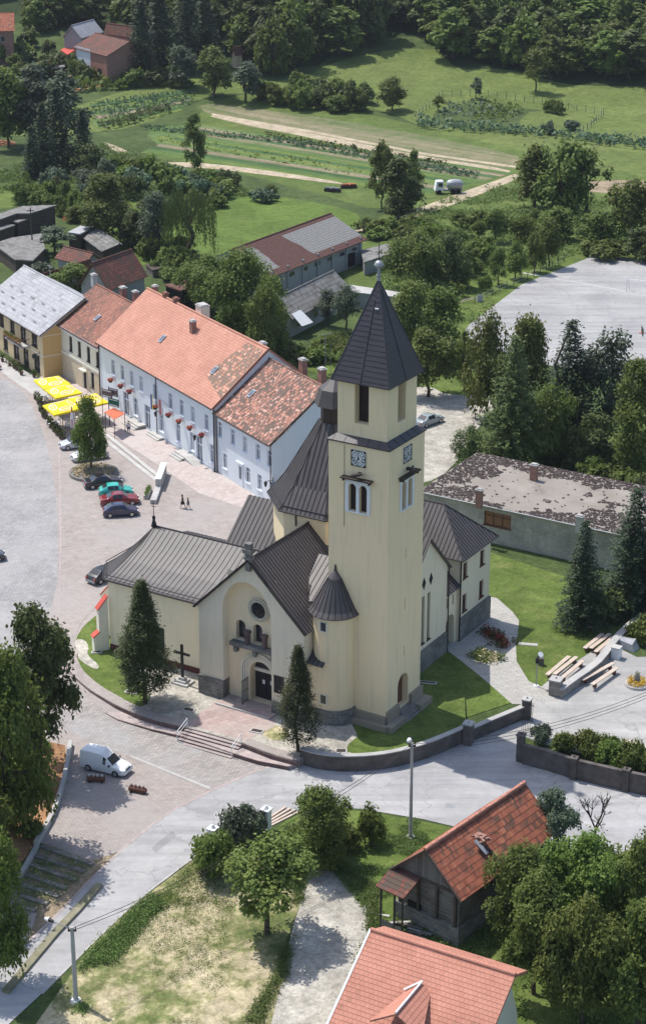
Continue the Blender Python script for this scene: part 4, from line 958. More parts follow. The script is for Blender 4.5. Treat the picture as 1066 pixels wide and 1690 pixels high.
for vv in (3.0,):
    for dz in (0, .55):
        m = MB(); s0 = 3.6 + dz * 1.6; m.tube((AC + s0, .6 + dz, RZ + .35 - s0 * sl), (AC + s0, 3.0 + dz, RZ + .35 - s0 * sl), .05, n=4); kid(m.build('snow_guard', rust_dark), er)
# stone cross / pinnacle on the gable apex
m = MB(); q = (AC, FV - .05); m.rbox((*q, RZ - .9), .5, .5, 1.7); m.rbox((*q, RZ + .8), .9, .75, .35); m.rbox((*q, RZ + 1.15), .55, .55, .55); m.rbox((*q, RZ + .2), .75, .65, .2); m.build('gable_pinnacle', stone_wall, CH)
# ---- left wing
wv = .3; WU0 = -30.2; WE, WR = 8.2, 11.2; wc = 7.0; WL = -31.9
mb = mbc()
fW = Face((WU0, wv), U, (0, -1)); wL = FU0 - WU0
wn = -24.45 - WU0
wallface(mb, (WU0, wv), (1, 0), (0, -1), wL + .2, 1.3, WE, [(wn - .75, wn + .6, 1.9, 4.4, .35)])
c5 = [(WU0, wv), (WL, wv + 2.4), (WL, 11.0), (WU0, 13.4)]
for a, b in zip(c5, c5[1:]): mb.face([(*b, .5), (*a, .5), (*a, WE), (*b, WE)])
mb.face([(FU0, 13.4, .5), (WU0, 13.4, .5), (WU0, 13.4, WE), (FU0, 13.4, WE)][::-1])
ww = mb.build('side_wing_wall', plaster_cream, CH)
win(fW, CH, wn - .75, wn + .6, 1.9, 4.4, .35, fm=rust_dark, sill=False)
m = MB(); m.box(WU0 - .03, FU0 - .14, wv - .08, wv + .02, .5, 1.3); m.build('wing_plinth', plain('dark_red_plinth', (.12, .04, .03), rough=.8), CH)
# bell-cast roof: three slope bands
def hiproof(inner_, outer_, z_in, z_out): pass
prof = [(0, WR), (.3, WR - 1.25), (.58, WR - 2.15), (.82, WR - 2.78), (1.0, WE - .15)]      # fraction from ridge to eave, height
ro = .45
eav = [(FU0 + .1, wv - ro), (WU0 - .2, wv - ro), (WL - ro, wv + 2.2), (WL - ro, 11.2), (WU0 - .2, 13.4 + ro), (FU0 + .1, 13.4 + ro)]
rid = [(FU0 + 2.0, wc), (-30.1 + .6, wc), (-30.1 + .55, wc), (-30.1 + .55, wc), (-30.1 + .6, wc), (FU0 + 5.0, wc)]
polys = []
for (f0, z0), (f1, z1) in zip(prof, prof[1:]):
    for i in range(5):
        lerp = lambda j, f: (rid[j][0] + (eav[j][0] - rid[j][0]) * f, rid[j][1] + (eav[j][1] - rid[j][1]) * f)
        q = [(*lerp(i, f0), z0), (*lerp(i, f1), z1), (*lerp(i + 1, f1), z1), (*lerp(i + 1, f0), z0)]
        if i in (0, 4):       # keep the valley end clipped square at the entrance arm
            pass
        if (Vector(q[0]) - Vector(q[3])).length < .08: q = q[:3]
        polys.append(q)
m = MB()
for p in polys: m.slab(p, .1)
wr = m.build('side_wing_roof', metal_roof, CH)
m = MB()
for i in range(5):
    a, b = eav[i], eav[i + 1]; n_ = max(3, int(math.hypot(a[0]-b[0], a[1]-b[1]) / .55))
    for k in range(n_ + 1):
        s_ = k / n_; e_ = (a[0] + (b[0]-a[0])*s_, a[1] + (b[1]-a[1])*s_)
        r0_ = (min(max(e_[0], -29.5), FU0 + 5.0), wc) if i in (0, 4) else (rid[i][0] + (rid[i+1][0]-rid[i][0])*s_, wc)
        m.path([(r0_[0] + (e_[0]-r0_[0])*f, r0_[1] + (e_[1]-r0_[1])*f, z + .03) for f, z in prof], .022, 4)
kid(m.build('roof_seams', metal_seam), wr)
m = MB(); m.tube((-29.5, wc, WR + .04), (FU0 + 4.3, wc, WR + .04), .07)
for a, b in zip(eav[:3], eav[1:4]): m.tube((*a, WE - .1), (*b, WE - .1), .09)
for a, b in zip(eav[:3], eav[1:4]): m.tube((a[0]*.985+rid[1][0]*.015, a[1] + .35, WE + .25), (b[0]*.985+rid[1][0]*.015, b[1] + .35, WE + .25), .045)
kid(m.build('gutter', metal_seam), wr)
m = MB(); m.ring((-29.6, wc), .3, .1, WR - .05, WR + .7, 10); m.ring((-29.6, wc), .16, .16, WR + .7, WR + 1.0, 8); m.tube((-29.6, wc, WR + .9), (-29.6, wc, WR + 2.6), .035); m.tube((-29.9, wc, WR + 2.0), (-29.3, wc, WR + 2.0), .03); m.build('roof_cross', black_iron, CH)
# buttresses with red caps
for (u, v), (du, dv), rz_ in (((WU0 - .3, wv), (-.55, -.83), 0), ((WL, wv + 2.6), (-.95, -.3), 0)):
    d = Vector((du, dv, 0)).normalized(); n = Vector((-d.y, d.x, 0)) * .35; o_ = Vector((u, v, 0)); m = MB(); caps = []
    for a, b, z0, z1, zc in ((0, .95, .5, 6.2, 5.1), (.95, 1.5, .5, 2.7, 2.3)):
        q = [o_ + d*a + n, o_ + d*a - n, o_ + d*b - n, o_ + d*b + n]
        zt = [z1, z1, zc, zc]
        m.hexa([(p.x, p.y, .5) for p in q][::-1], [(p.x, p.y, z) for p, z in zip(q, zt)][::-1])
        n2 = n * 1.1; q2 = [o_ + d*a + n2, o_ + d*a - n2, o_ + d*(b + .12) - n2, o_ + d*(b + .12) + n2]; sl_ = (zc - z1) / (b - a)
        zt2 = [z1 + .03, z1 + .03, zc + sl_ * .12 + .03, zc + sl_ * .12 + .03]
        r2 = MB(); caps.append(r2); r2.slab([(p.x, p.y, z + .06) for p, z in zip(q2, zt2)], .1)
    bt = m.build('buttress', plaster_ivory, CH)
    for r3 in caps: kid(r3.build('buttress_cap', red_tin), bt)
# ---- rear left transept
LU = -22.1; LC = 12.6; LE, LR = 9.0, 14.0; lh = 6.0
polys = [[(LU - .3, LC, LR), (LU - .3, LC - lh, LE - .2), (-12, LC - lh, LE - .2), (-12, LC, LR)], [(LU - .3, LC, LR), (LU - .3, LC + lh, LE - .2), (-12, LC + lh, LE - .2), (-12, LC, LR)]]
seamroof(polys, 'transept_roof', .12, .55)
mb = mbc(); mb.face([(LU, LC - 5.6, .5), (LU, LC + 5.6, .5), (LU, LC + 5.6, LE), (LU, LC, LR - .15), (LU, LC - 5.6, LE)][::-1]); mb.face([(LU, LC - 5.6, .5), (-12, LC - 5.6, .5), (-12, LC - 5.6, LE), (LU, LC - 5.6, LE)]); mb.face([(LU, LC + 5.6, .5), (-12, LC + 5.6, .5), (-12, LC + 5.6, LE), (LU, LC + 5.6, LE)][::-1])
mb.build('transept_wall', plaster_cream, CH)
# ---- right transept
RC, rh, RE = 12.3, 3.95, 9.7; RU = -2.7
RRz = 13.75
fT = Face((RU, RC - rh), V_, U); mb = mbc()
ops = [(3.02, 3.55, 3.5, 8.3, .3), (4.1, 4.65, 3.5, 8.3, .3)]
wallface(mb, (RU, 6.0), (0, 1), (1, 0), RC + rh - 6.0, .5, RE, [(a + RC - rh - 6.0, b + RC - rh - 6.0, c, d, e_) for a, b, c, d, e_ in ops])
mb.face([(RU, RC - rh, RE), (RU, RC + rh, RE), (RU, RC, RRz)])
mb.face([(RU, RC + rh, .5), (-9, RC + rh, .5), (-9, RC + rh, RE), (RU, RC + rh, RE)])
tw_ = mb.build('transept_wall', plaster('transept_plaster', (.82, .73, .55), amt=.35), CH)
for a, b, c, d, e_ in ops: win(fT, CH, a, b, c, d, e_, fm=rust_dark, sill=True, fr=.05)
for c in (3.3, 4.65): m = MB(); fT.poly(m, [(c, 8.95), (c + .33, 9.55), (c, 10.15), (c - .33, 9.55)], 0, .05); m.build('diamond_window', glass_dark, tw_)
m = MB(); m.box(RU, RU + .15, 6.2, RC + rh + .1, .3, 2.9); m.build('stone_plinth', stone_wall, CH)
s_ = (RRz - RE) / rh
seamroof([[(RU + .35, RC, RRz + .15), (RU + .35, RC + rh + .35, RE + .15 - s_*.35), (-12, RC + rh + .35, RE + .15 - s_*.35), (-12, RC, RRz + .15)], [(RU + .35, RC, RRz + .15), (RU + .35, RC - rh - .35, RE + .15 - s_*.35), (-12, RC - rh - .35, RE + .15 - s_*.35), (-12, RC, RRz + .15)]], 'transept_roof', .12, .55)
m = MB(); m.tube((RU + .15, RC + rh + .1, .7), (RU + .15, RC + rh + .1, RE - .2), .07); m.build('drainpipe', rust_dark, CH)
# ---- octagon with steep roof and lantern
OC = (-12.7, 12.55); OA = 5.4; OR = OA / math.cos(R(22.5)); oz = 16.0
mb = mbc(); mb.ring(OC, OR, OR, 7, oz, 8, a0=R(22.5)); ow = mb.build('octagon_drum', plaster_yellow, CH)
def octp(r, z): return [(OC[0] + r * math.cos(R(22.5 + 45 * i)), OC[1] + r * math.sin(R(22.5 + 45 * i)), z) for i in range(8)]
r0, r1, r2 = octp(OR + .55, oz - .1), octp(OR * .80, oz + 2.0), octp(1.5, 23.4)
polys = [[r0[i], r0[(i + 1) % 8], r1[(i + 1) % 8], r1[i]] for i in range(8)] + [[r1[i], r1[(i + 1) % 8], r2[(i + 1) % 8], r2[i]] for i in range(8)]
oc = seamroof(polys, 'octagon_roof', .12, .55)
m = MB()
for i in range(8): m.tube(r0[i], r0[(i + 1) % 8], .1); m.tube(Vector(r0[i]).lerp(Vector(r1[i]), .18) + Vector((0, 0, .1)), Vector(r0[(i+1)%8]).lerp(Vector(r1[(i+1)%8]), .18) + Vector((0, 0, .1)), .045); m.tube(r0[i], r1[i], .05); m.tube(r1[i], r2[i], .05)
kid(m.build('gutter', metal_seam), oc)
mb = mbc(); mb.ring(OC, 1.35, 1.35, 23.0, 25.2, 8, a0=R(22.5)); ln = mb.build('lantern', rust_dark, CH)
m = MB(); q0, q1, q2 = octp(1.95, 25.0), octp(1.5, 26.5), octp(.1, 27.6)
for a, b in ((q0, q1), (q1, q2)):
    for i in range(8): m.slab([a[i], a[(i+1)%8], b[(i+1)%8], b[i]], .06)
lr = m.build('lantern_roof', metal_roof); kid(lr, ln)
m = MB(); m.ring((OC[0] - 1.0, OC[1] - 4.5), .08, .08, 9, oz, 6); m.tube((OC[0] - .9, OC[1] - OA - .08, oz - .2), (OC[0] - .9, OC[1] - OA - .08, 14.6), .07); m.build('drainpipe', rust_dark, CH)
# ---- low link with curved copper roof between entrance arm and turret
mb = mbc(); mb.box(FU1 - .0, -5.1, -1.98, 6, .5, 6.4); mb.build('link_block', plaster_yellow, CH)
m = MB(); pf = [(FU1 - .02, 9.3), (FU1 + .5, 8.0), (FU1 + 1.2, 7.0), (FU1 + 2.0, 6.5)]
for (a, za), (b, zb_) in zip(pf, pf[1:]): pass
vv = [(-2.45, 6.45), (-1.6, 6.95), (-.6, 8.0), (.4, 9.6)]
pl = [[(FU1, a, za), (-5.0, a, za), (-5.0, b, zb_), (FU1, b, zb_)] for (a, za), (b, zb_) in zip(vv, vv[1:])]
seamroof(pl, 'link_roof', .1, .5)
# small lit roof between the tower and the nave roof
m = MB(); m.box(FU1 - 1.5, TWU0 + .05, .6, 6, 6, 10.9); m.build('tower_link_wall', plaster_yellow, CH)
seamroof([[(FU1 - 2.3, .3, 11.0), (TWU0 + .02, .3, 11.0), (TWU0 + .02, 4.6, 13.6), (FU1 - 2.9, 4.6, 13.6)]], 'tower_link_roof', .12, .55)
# ---- presbytery building at the right rear
PU, PV0, PV1, PE = RU, 19.0, 25.3, 9.35; PR = 13.1; pcv = (PV0 + PV1) / 2
fP = Face((PU, PV0), V_, U); mb = mbc()
po = [(.55, 1.45, 7.0, 8.6, .22), (4.1, 5.0, 7.0, 8.6, .22), (.55, 1.45, 3.5, 5.3, .22), (4.1, 5.0, 3.6, 5.4, .22)]
wallface(mb, (PU, PV0), V_, U, PV1 - PV0, .5, PE, po)
wallface(mb, (PU - 12, PV0), U, (0, -1), 12, .5, PE, [])
mb.face([(PU, PV1, .5), (PU - 12, PV1, .5), (PU - 12, PV1, PE), (PU, PV1, PE)])
pw_ = mb.build('sacristy_wall', plaster('sacristy_plaster', (.80, .71, .54), amt=.35), CH)
for a in po: win(fP, CH, *a[:4], .22, fm=wood_brown, gm=glass_dark)
m = MB(); m.box(PU, PU + .18, PV0 - .1, PV1 + .12, .2, 3.1); m.build('stone_plinth', stone_wall, CH)
o5 = .55; a_ = (PU + o5, PV0 - o5, PE); b_ = (PU + o5, PV1 + o5, PE); h_ = (PU - 3.6, pcv, PR)
seamroof([[a_, b_, h_], [a_, h_, (PU - 12, pcv, PR), (PU - 12, PV0 - o5, PE)], [b_, h_, (PU - 12, pcv, PR), (PU - 12, PV1 + o5, PE)]], 'sacristy_roof', .12, .5)
m = MB()
for p, q in ((a_, b_), (a_, (PU - 12, PV0 - o5, PE)), (a_, h_), (b_, h_), (h_, (PU - 12, pcv, PR))): m.tube(p, q, .08)
m.tube((PU + .1, PV0 - .08, .7), (PU + .1, PV0 - .08, PE), .08); m.build('gutter', metal_seam, CH)
# porch between transept and sacristy
fQ = Face((PU - .25, RC + rh), V_, U); mb = mbc(); wallface(mb, (PU - .25, RC + rh), V_, U, PV0 - RC - rh, .5, 6.6, [(.5, 2.2, .7, 4.0, .8, 1), (.5, .8, 4.9, 6.0, .2, 1), (1.7, 2.0, 4.9, 6.0, .2, 1)])
ph = mb.build('porch_wall', plaster_cream, CH)
m = MB(); fQ.poly(m, archpoly(.5, 2.2, .7, 4.0), -.85, -.8); m.build('porch_door', dark_void, ph)
for a in (.5, 1.7): m = MB(); fQ.poly(m, archpoly(a, a + .3, 4.9, 6.0), -.25, -.2); m.build('arched_window', glass_dark, ph)
seamroof([[(PU + .15, RC + rh + .1, 6.5), (PU + .15, PV0 - .02, 6.5), (PU - 2.4, PV0 - .02, 8.6), (PU - 2.4, RC + rh + .1, 8.6)]], 'porch_roof', .12, .5)
# everything above was modelled with absolute heights
# ---- standing cross in front of the wing
q = P(302, 1127, PT)
cr = thing('crucifix', q, CA, 'tall dark cross on a stone base in front of the pale wing wall', 'cross')
m = MB(); m.box(-.12, .12, -.08, .08, .5, 3.9); m.box(-.85, .85, -.07, .07, 2.9, 3.12); m.build('cross', black_iron, cr)
m = MB(); m.box(-.9, .9, -.7, .7, -.02, .18); m.box(-.55, .55, -.45, .45, .18, .36); m.box(-.3, .3, -.25, .25, .36, .62); m.build('base', concrete, cr)
# ================================================================ ROW OF HOUSES
RB = R(-58.4); Ra = Vector((math.cos(RB), math.sin(RB), 0)); Rn = Vector((-math.sin(RB), math.cos(RB), 0))
C0 = P(450, 836, .7)
def RN(x, y, z): d = P(x, y, z) - C0; return d.dot(Ra), d.dot(Rn)
def gable_body(mb, x0, x1, d, ez, rz, n0=0.0, back_ez=None, rn=None):
    rn = d / 2 if rn is None else rn
    for x, s_ in ((x0, 1), (x1, -1)):
        pl = [(x, n0, .6), (x, n0 + d, .6), (x, n0 + d, ez), (x, n0 + rn, rz), (x, n0, ez)]
        mb.face(pl[::-1] if s_ > 0 else pl)
    mb.face([(x1, n0 + d, .6), (x0, n0 + d, .6), (x0, n0 + d, ez), (x1, n0 + d, ez)])
def rowroof(par, name, x0, x1, n0, nr, nb, ez, rz, mat, th=.2, fo=.45, cast=True, ox0=.15, ox1=.15):
    """front slope with a slight kick at the eave, back slope"""
    s_ = (rz - ez) / (nr - n0); m = MB(); k = .18
    zf = ez - s_ * fo + .18
    m.slab([(x0 - ox0, n0 - fo, zf), (x1 + ox1, n0 - fo, zf), (x1 + ox1, n0 + .7, ez + s_ * .7 + .1), (x0 - ox0, n0 + .7, ez + s_ * .7 + .1)], th)
    m.slab([(x0 - ox0, n0 + .7, ez + s_ * .7 + .1), (x1 + ox1, n0 + .7, ez + s_ * .7 + .1), (x1 + ox1, nr, rz + .12), (x0 - ox0, nr, rz + .12)], th)
    m.slab([(x0 - ox0, nb + fo, zf), (x1 + ox1, nb + fo, zf), (x1 + ox1, nr, rz + .12), (x0 - ox0, nr, rz + .12)], th)
    o = m.build(name, mat, par)
    c = MB(); c.tube((x0 - ox0, nr, rz + .12), (x1 + ox1, nr, rz + .12), .13, n=8); kid(c.build('ridge_tiles', mat), o)
    g_ = MB(); g_.tube((x0, n0 - fo - .05, zf - .08), (x1, n0 - fo - .05, zf - .08), .09, n=6); g_.tube((x1 + ox1, n0 - fo, zf + .02), (x1 + ox1, nr, rz + .16), .07, n=4); kid(g_.build('gutter', rust_dark), o)
    return o, (lambda n: ez + s_ * (n - n0) + .12)
def chimney(par, x, y, z0, z1, w, mat, cap=concrete, name='chimney'):
    m = MB(); m.rbox((x, y, z0), w, w * .8, z1 - z0); c = m.build(name, mat, par)
    m = MB(); m.rbox((x, y, z1), w + .16, w * .8 + .16, .12); m.rbox((x, y, z1 + .12), w - .1, w * .8 - .12, .12); kid(m.build('chimney_cap', cap), c); return c
def skylight(par, x, n, zf, sl):
    m = MB(); a = math.atan(sl); z = zf(n)
    q = [(x - .35, n - .45, zf(n - .45) + .1), (x + .35, n - .45, zf(n - .45) + .1), (x + .35, n + .45, zf(n + .45) + .1), (x - .35, n + .45, zf(n + .45) + .1)]
    m.slab([Vector(p) + Vector((0, -.03, .06)) for p in q], .14, 0); o = m.build('skylight', zinc, par)
    m = MB(); m.slab([Vector(p) * 1 + Vector((0.0, -.035, .075)) + (Vector((x, n, z + .1)) - Vector(p)) * .22 for p in q], .02); kid(m.build('pane', glass_blue), o)
def roundwall(): pass
# ---------- white right-hand house
zb_ = 8.3
def house(name, label, r0, r1, n0, depth, ez, rz, nr, wallm, ops, winargs, roofm, gm=glass_blue, **kw):
    o = C0 + Ra * r0 + Rn * n0
    t = thing(name, (o.x, o.y, 0), RB, label, 'house')
    W_ = r1 - r0; f = Face((0, 0), U, (0, -1)); mb = MB()
    wallface(mb, (0, 0), U, (0, -1), W_, .6, ez, [a[:4] + (.18,) + tuple(a[4:5]) for a in ops])
    gable_body(mb, 0, W_, depth, ez, rz - .1, 0, rn=nr)
    mb.build('wall', wallm, t)
    for a in ops:
        win(f, t, *a[:4], .18, gm=gm, arch=bool(a[4]) if len(a) > 4 else False, **winargs)
    rf, zf = rowroof(t, 'roof', 0, W_, 0, nr, depth, ez, rz, roofm, **kw)
    return t, f, zf, rf
def wx(px, py, z, r0): return RN(px, py, z)[0] - r0
# upper-floor windows of the white house by picture column (z5 zoom)
r0 = -12.9
up = [(356.5, 711), (375.5, 724), (395, 736), (415, 749), (435, 760)]
ops = []
for x, y in up:
    c = wx(x, y, 6.2, r0); ops.append((c - .48, c + .48, 5.3, 7.2))
for x, y in ((357, 765), (396.5, 788), (415.5, 800), (437, 812)):
    c = wx(x, y, 2.6, r0); ops.append((c - .48, c + .48, 1.75, 3.6))
wh, fwh, zfw, rfw = house('town_house', 'white two storey house nearest the church with mottled mossy orange roof', r0, 0, 0, 14.2, 8.3, 13.5, 7.15, plaster_white, ops, dict(), tile_mossy)
c = wx(376, 788, 2.2, r0); m = MB(); fwh.bar(m, c - .55, c + .55, .7, 3.5, 0, .06); dd_ = m.build('door', frame_white, wh)
m = MB(); fwh.bar(m, c - .3, c + .3, 1.7, 3.2, .06, .08); kid(m.build('pane', glass_blue), dd_); m = MB(); fwh.bar(m, c - .8, c + .8, 3.55, 3.75, 0, .25); kid(m.build('door_hood', plaster_white), dd_)
skylight(wh, wx(385, 652, 11, r0), 3.1, zfw, .73)
for px in ((441, 576), (494, 606), (524, 622)):
    c = wx(*px, 13.8, r0); chimney(wh, c, 7.9 if px[0] < 450 else 8.6, 12, 14.6, .85, brick_wall if px[0] < 450 else red_brick)
for x in (.12, 12.7): m = MB(); m.tube((x, -.12, .7), (x, -.12, 8.1), .06); m.build('drainpipe', rust_dark, wh)
m = MB(); m.slab([(13.0, -.01, 8.0), (13.05, -.01, 8.0), (13.05, -.01, 8.3)], .01)
# street lamp brackets (wall lanterns)
def lantern(par, f, u, z):
    m = MB(); m.tube(f.p(u, z, 0), f.p(u, z + .1, .9), .03); m.tube(f.p(u, z - .4, 0), f.p(u, z + .4, 0), .04); m.tube(f.p(u, z - .5, 0), f.p(u, z + .05, .6), .02)
    p = Vector(f.p(u, z, .95)); b = m.build('lamp_bracket', black_iron, par)
    m = MB(); m.ring((p.x, p.y), .1, .2, p.z - .55, p.z - .1, 6); m.ring((p.x, p.y), .24, .05, p.z - .1, p.z + .12, 6); kid(m.build('lantern', black_iron), b)
lantern(wh, fwh, wx(441, 795, 3.9, r0), 3.9)
# ---------- long house
r0l, r1l = -44.2, -12.9
up = [(185, 608), (201, 617), (217, 626), (233, 635), (254, 649), (279, 664), (297, 675), (315, 686), (334, 700)]
ops = []
for x, y in up:
    c = wx(x, y, 6.2, r0l); ops.append((c - .5, c + .5, 5.3, 7.3))
for x, y in ((219, 672), (252, 700), (280, 717), (298, 732), (335, 752)):
    c = wx(x, y, 2.8, r0l); ops.append((c - .55, c + .55, 1.6, 3.9))
for x, y in ((199, 668), (233, 690), (317, 743)):
    c = wx(x, y, 2.4, r0l); ops.append((c - .75, c + .75, .75, 3.9))
lh_, flh, zfl, rfl = house('town_house', 'long white town hall like house with bright orange roof and flower pots', r0l, r1l, -.2, 14.4, 8.9, 14.7, 7.3, plaster_white, ops, dict(), tile_new)
lW = r1l - r0l
# weathered strip of tiles at the right end of the roof
m = MB(); sl_ = (14.7 - 8.9) / 7.3
m.slab([(lW - 6.4, 2.2, zfl(2.2) + .012), (lW - .2, .9, zfl(.9) + .012), (lW - .2, 6.9, zfl(6.9) + .012), (lW - 4.2, 6.9, zfl(6.9) + .012)], .01); m.build('weathered_tiles', tile_patch, lh_)
for px, n in (((240, 565), 3.2), ((334, 616), 2.9)): skylight(lh_, wx(*px, zfl(n), r0l), n, zfl, .8)
c, n = RN(320, 556, 12.6); chimney(lh_, c - r0l, 5.4, 12.3, 14.6, .75, red_brick)
for px in ((283, 487), (292, 497)): c = wx(*px, 14.9, r0l); chimney(lh_, c, 7.4, 14.4, 15.2, .7, tile_brown, tile_brown)
c = wx(342, 512, 14.5, r0l); chimney(lh_, c, 8.8, 12.5, 15.2, 1.5, plaster_ivory)
c = wx(262, 478, 14.5, r0l); chimney(lh_, c, 8.2, 12.5, 15.0, .7, red_brick)
for x in (.1, lW * .52, lW - .1): m = MB(); m.tube((x, -.12, .7), (x, -.12, 8.5), .06 if x < 30 else .09); m.build('drainpipe', rust_dark, lh_)
for px in ((262, 682), (322, 722)): lantern(lh_, flh, wx(*px, 4.2, r0l), 4.4)
m = MB(); flh.bar(m, 0, lW, .6, 1.0, 0, .05); m.build('plinth', plaster('plinth_grey_blue', (.50, .55, .6), amt=.5), lh_)
# flower baskets hanging under the upper windows
def leafball(mb, c, r, n, s, flat=1.0, m=0, rg=rnd):
    for _ in range(n):
        d = Vector((rg.gauss(0, 1), rg.gauss(0, 1), rg.gauss(0, 1) * flat)); d.normalize(); p = Vector(c) + d * r * (rg.random() ** .4); p.z = c[2] + (p.z - c[2]) * flat
        a = Vector((rg.gauss(0, 1), rg.gauss(0, 1), rg.gauss(0, 1))).normalized(); b = a.orthogonal().normalized(); e = a.cross(b); w = s * rg.uniform(.6, 1.2)
        k = mb.pts([p - b * w, p - e * w * .6, p + b * w, p + e * w * .6]); mb.f.append((k, k+1, k+2, k+3)); mb.m.append(m)
bask = [(184, 624), (200, 634), (214, 643), (254, 669), (276, 682), (295, 692), (312, 703), (331, 715)]
bw0 = None
for i, (x, y) in enumerate(bask):
    r_, n_ = RN(x, y, 5.0); r_ = RN(x, y, 4.9)[0]
    p = C0 + Ra * (RN(x, y, 4.9)[0] + .3) + Rn * (-.75); p.z = 4.75
    if bw0 is None:
        bw0 = thing('flower_basket', p, RB, 'x', 'flower basket', 'red flower baskets on the long white house')
        m = MB(); leafball(m, (0, 0, .08), .46, 200, .085, .6); m.build('flowers', flower_red, bw0)
        m = MB(); m.ring((0, 0), .2, .34, -.3, .05, 10); m.tube((0, 0, .1), (0, .75, .4), .02); m.build('pot', wood_dark, bw0); o = bw0
    else: o = copy_tree(bw0); o.location = p
    o['label'] = ['leftmost red flower basket on the long white house', 'second red flower basket from the left on the long white house', 'third red flower basket from the left on the long white house', 'fourth red flower basket from the left beside the wall lantern', 'fifth red flower basket from the left on the long white house', 'third red flower basket from the right on the long white house', 'second red flower basket from the right on the long white house', 'rightmost red flower basket beside the dark drainpipe'][i]
# stoops and ramp in front of the long house
def stoop(px, w, d, n, label, ramp=0):
    p = G(*px); t = thing('door_steps', p, RB, label, 'steps')
    for k in range(n):
        m = MB(); m.box(-w/2, w/2, -d - .35 * (n - 1 - k), 0, -.05, .16 * (k + 1)); m.build('step', concrete_l, t)
    if ramp: m = MB(); m.hexa([(w/2, -d, -.03), (w/2 + ramp, -d, -.03), (w/2 + ramp, 0, -.03), (w/2, 0, -.03)], [(w/2, -d, .16 * n), (w/2 + ramp, -d, .02), (w/2 + ramp, 0, .02), (w/2, 0, .16 * n)]); m.build('ramp', concrete, t)
    return t
stoop((238, 700), 3.2, 1.6, 3, 'grey stone steps with dark edges by the leftmost door of the long white house')
stoop((265, 720), 3.0, .9, 2, 'rounded pale double step in front of the long white house')
stoop((312, 752), 2.6, 1.3, 3, 'pale steps with a concrete ramp before the glazed double door', 2.5)
# long low kerb steps across the square
for k, (a, b) in enumerate((((168, 722), (262, 796)), ((176, 718), (268, 792)))):
    A_, B_ = G(*a), G(*b); m = MB(); d = (B_ - A_).normalized(); n = Vector((-d.y, d.x, 0)) * .25
    z = A_.z; m.prism([((A_ - n).x, (A_ - n).y), ((B_ - n).x, (B_ - n).y), ((B_ + n).x, (B_ + n).y), ((A_ + n).x, (A_ + n).y)], z - .1, z + .08 + .06 * k)
    tag(m.build('kerb_step', concrete_l), kind='structure')
# stone monument wall with bench and the flower trough
t = thing('memorial_wall', G(262, 812), R(-3), 'white stone wall block standing on the square beside parked cars', 'wall')
a, b = G(254, 832), G(272, 782); d = (b - a).normalized(); ang = math.atan2(d.y, d.x); L_ = (b - a).length; t.rotation_euler = (0, 0, ang); t.location = a
m = MB(); m.box(L_ * .45, L_, -.25, .35, -.02, 1.3); m.build('masonry', concrete_l, t); m = MB(); m.box(L_ * .45 - .06, L_ + .06, -.3, .4, 1.3, 1.42); m.build('coping', white_paint, t)
m = MB(); m.box(0, L_ * .45, -.3, .4, -.02, .5); m.build('bench_block', concrete, t)
t2 = thing('flower_trough', G(244, 818), ang, 'stone trough of green plants along the white memorial wall', 'planter')
m = MB(); m.box(-1.2, 1.6, -.3, .3, -.02, .45); m.build('trough', concrete, t2); m = MB()
for i in range(6): leafball(m, (-1.0 + .45 * i, 0, .6), .32, 60, .1); 
m.build('plants', L_light, t2)
# ---------- cream house
r0c, r1c = -58.2, -44.25
fc = [(105.5, 568), (118, 577), (131.5, 586), (146, 595), (162.5, 606)]
ops = []
for x, y in ((104.5, 569), (118.5, 577.5), (133.5, 586.5), (148, 595.5), (163, 604.5)):
    c = wx(x, y, 6.0, r0c); ops.append((c - .5, c + .5, 4.9, 7.0))
for x, y in ((136, 631), (151, 640), (164, 648)):
    c = wx(x, y, 2.6, r0c); ops.append((c - .5, c + .5, 1.5, 3.7))
c = wx(122, 628, 2.2, r0c); ops.append((c - .5, c + .5, .7, 3.1))
ch_, fch, zfc, rfc = house('town_house', 'cream two storey house with brown weathered tile roof beside the yellow parasols', r0c, r1c, 0, 12.6, 8.1, 12.1, 6.3, plaster_ivory, ops, dict(fm=wood_dark, cross=True, fr=.06), tile_brown, gm=glass_dark, fo=.5)
cW = r1c - r0c
m = MB(); fch.bar(m, 0, cW, 7.65, 8.0, 0, .45); fch.bar(m, 0, cW, 7.35, 7.65, 0, .25); m.build('cornice', white_paint, ch_)
m = MB(); fch.bar(m, 0, cW, 4.15, 4.4, 0, .14); fch.bar(m, 0, cW, 3.95, 4.15, 0, .08); m.build('string_course', plaster_ivory, ch_)
bands = MB()
doors = sorted([(a[0] - .15, a[1] + .15) for a in ops if a[3] < 4]); 
for k in range(8):
    z = .8 + .4 * k; x = 0.05
    for a, b in doors + [(cW - .05, cW)]:
        if a > x: fch.bar(bands, x, a, z, z + .3, 0, .05)
        x = b
bands.build('rusticated_bands', plaster_sand, ch_)
for x in (.1, cW - .35): m = MB(); m.tube((x, -.15, .7), (x, -.15, 7.8), .06); m.build('drainpipe', rust_dark, ch_)
for px in ((124, 530), (175, 557)): skylight(ch_, wx(*px, 10, r0c), 1.6 if px[0] > 150 else 2.6, zfc, .62)
c = wx(149, 462, 12.6, r0c); chimney(ch_, c, 6.5, 11.6, 13.2, .8, concrete)
c = wx(204, 487, 11.8, r0c); chimney(ch_, c, 7.6, 10.9, 12.8, .9, red_brick)
c = wx(234, 490, 11.8, r0c); chimney(ch_, c, 8.4, 10.5, 12.6, .8, red_brick)
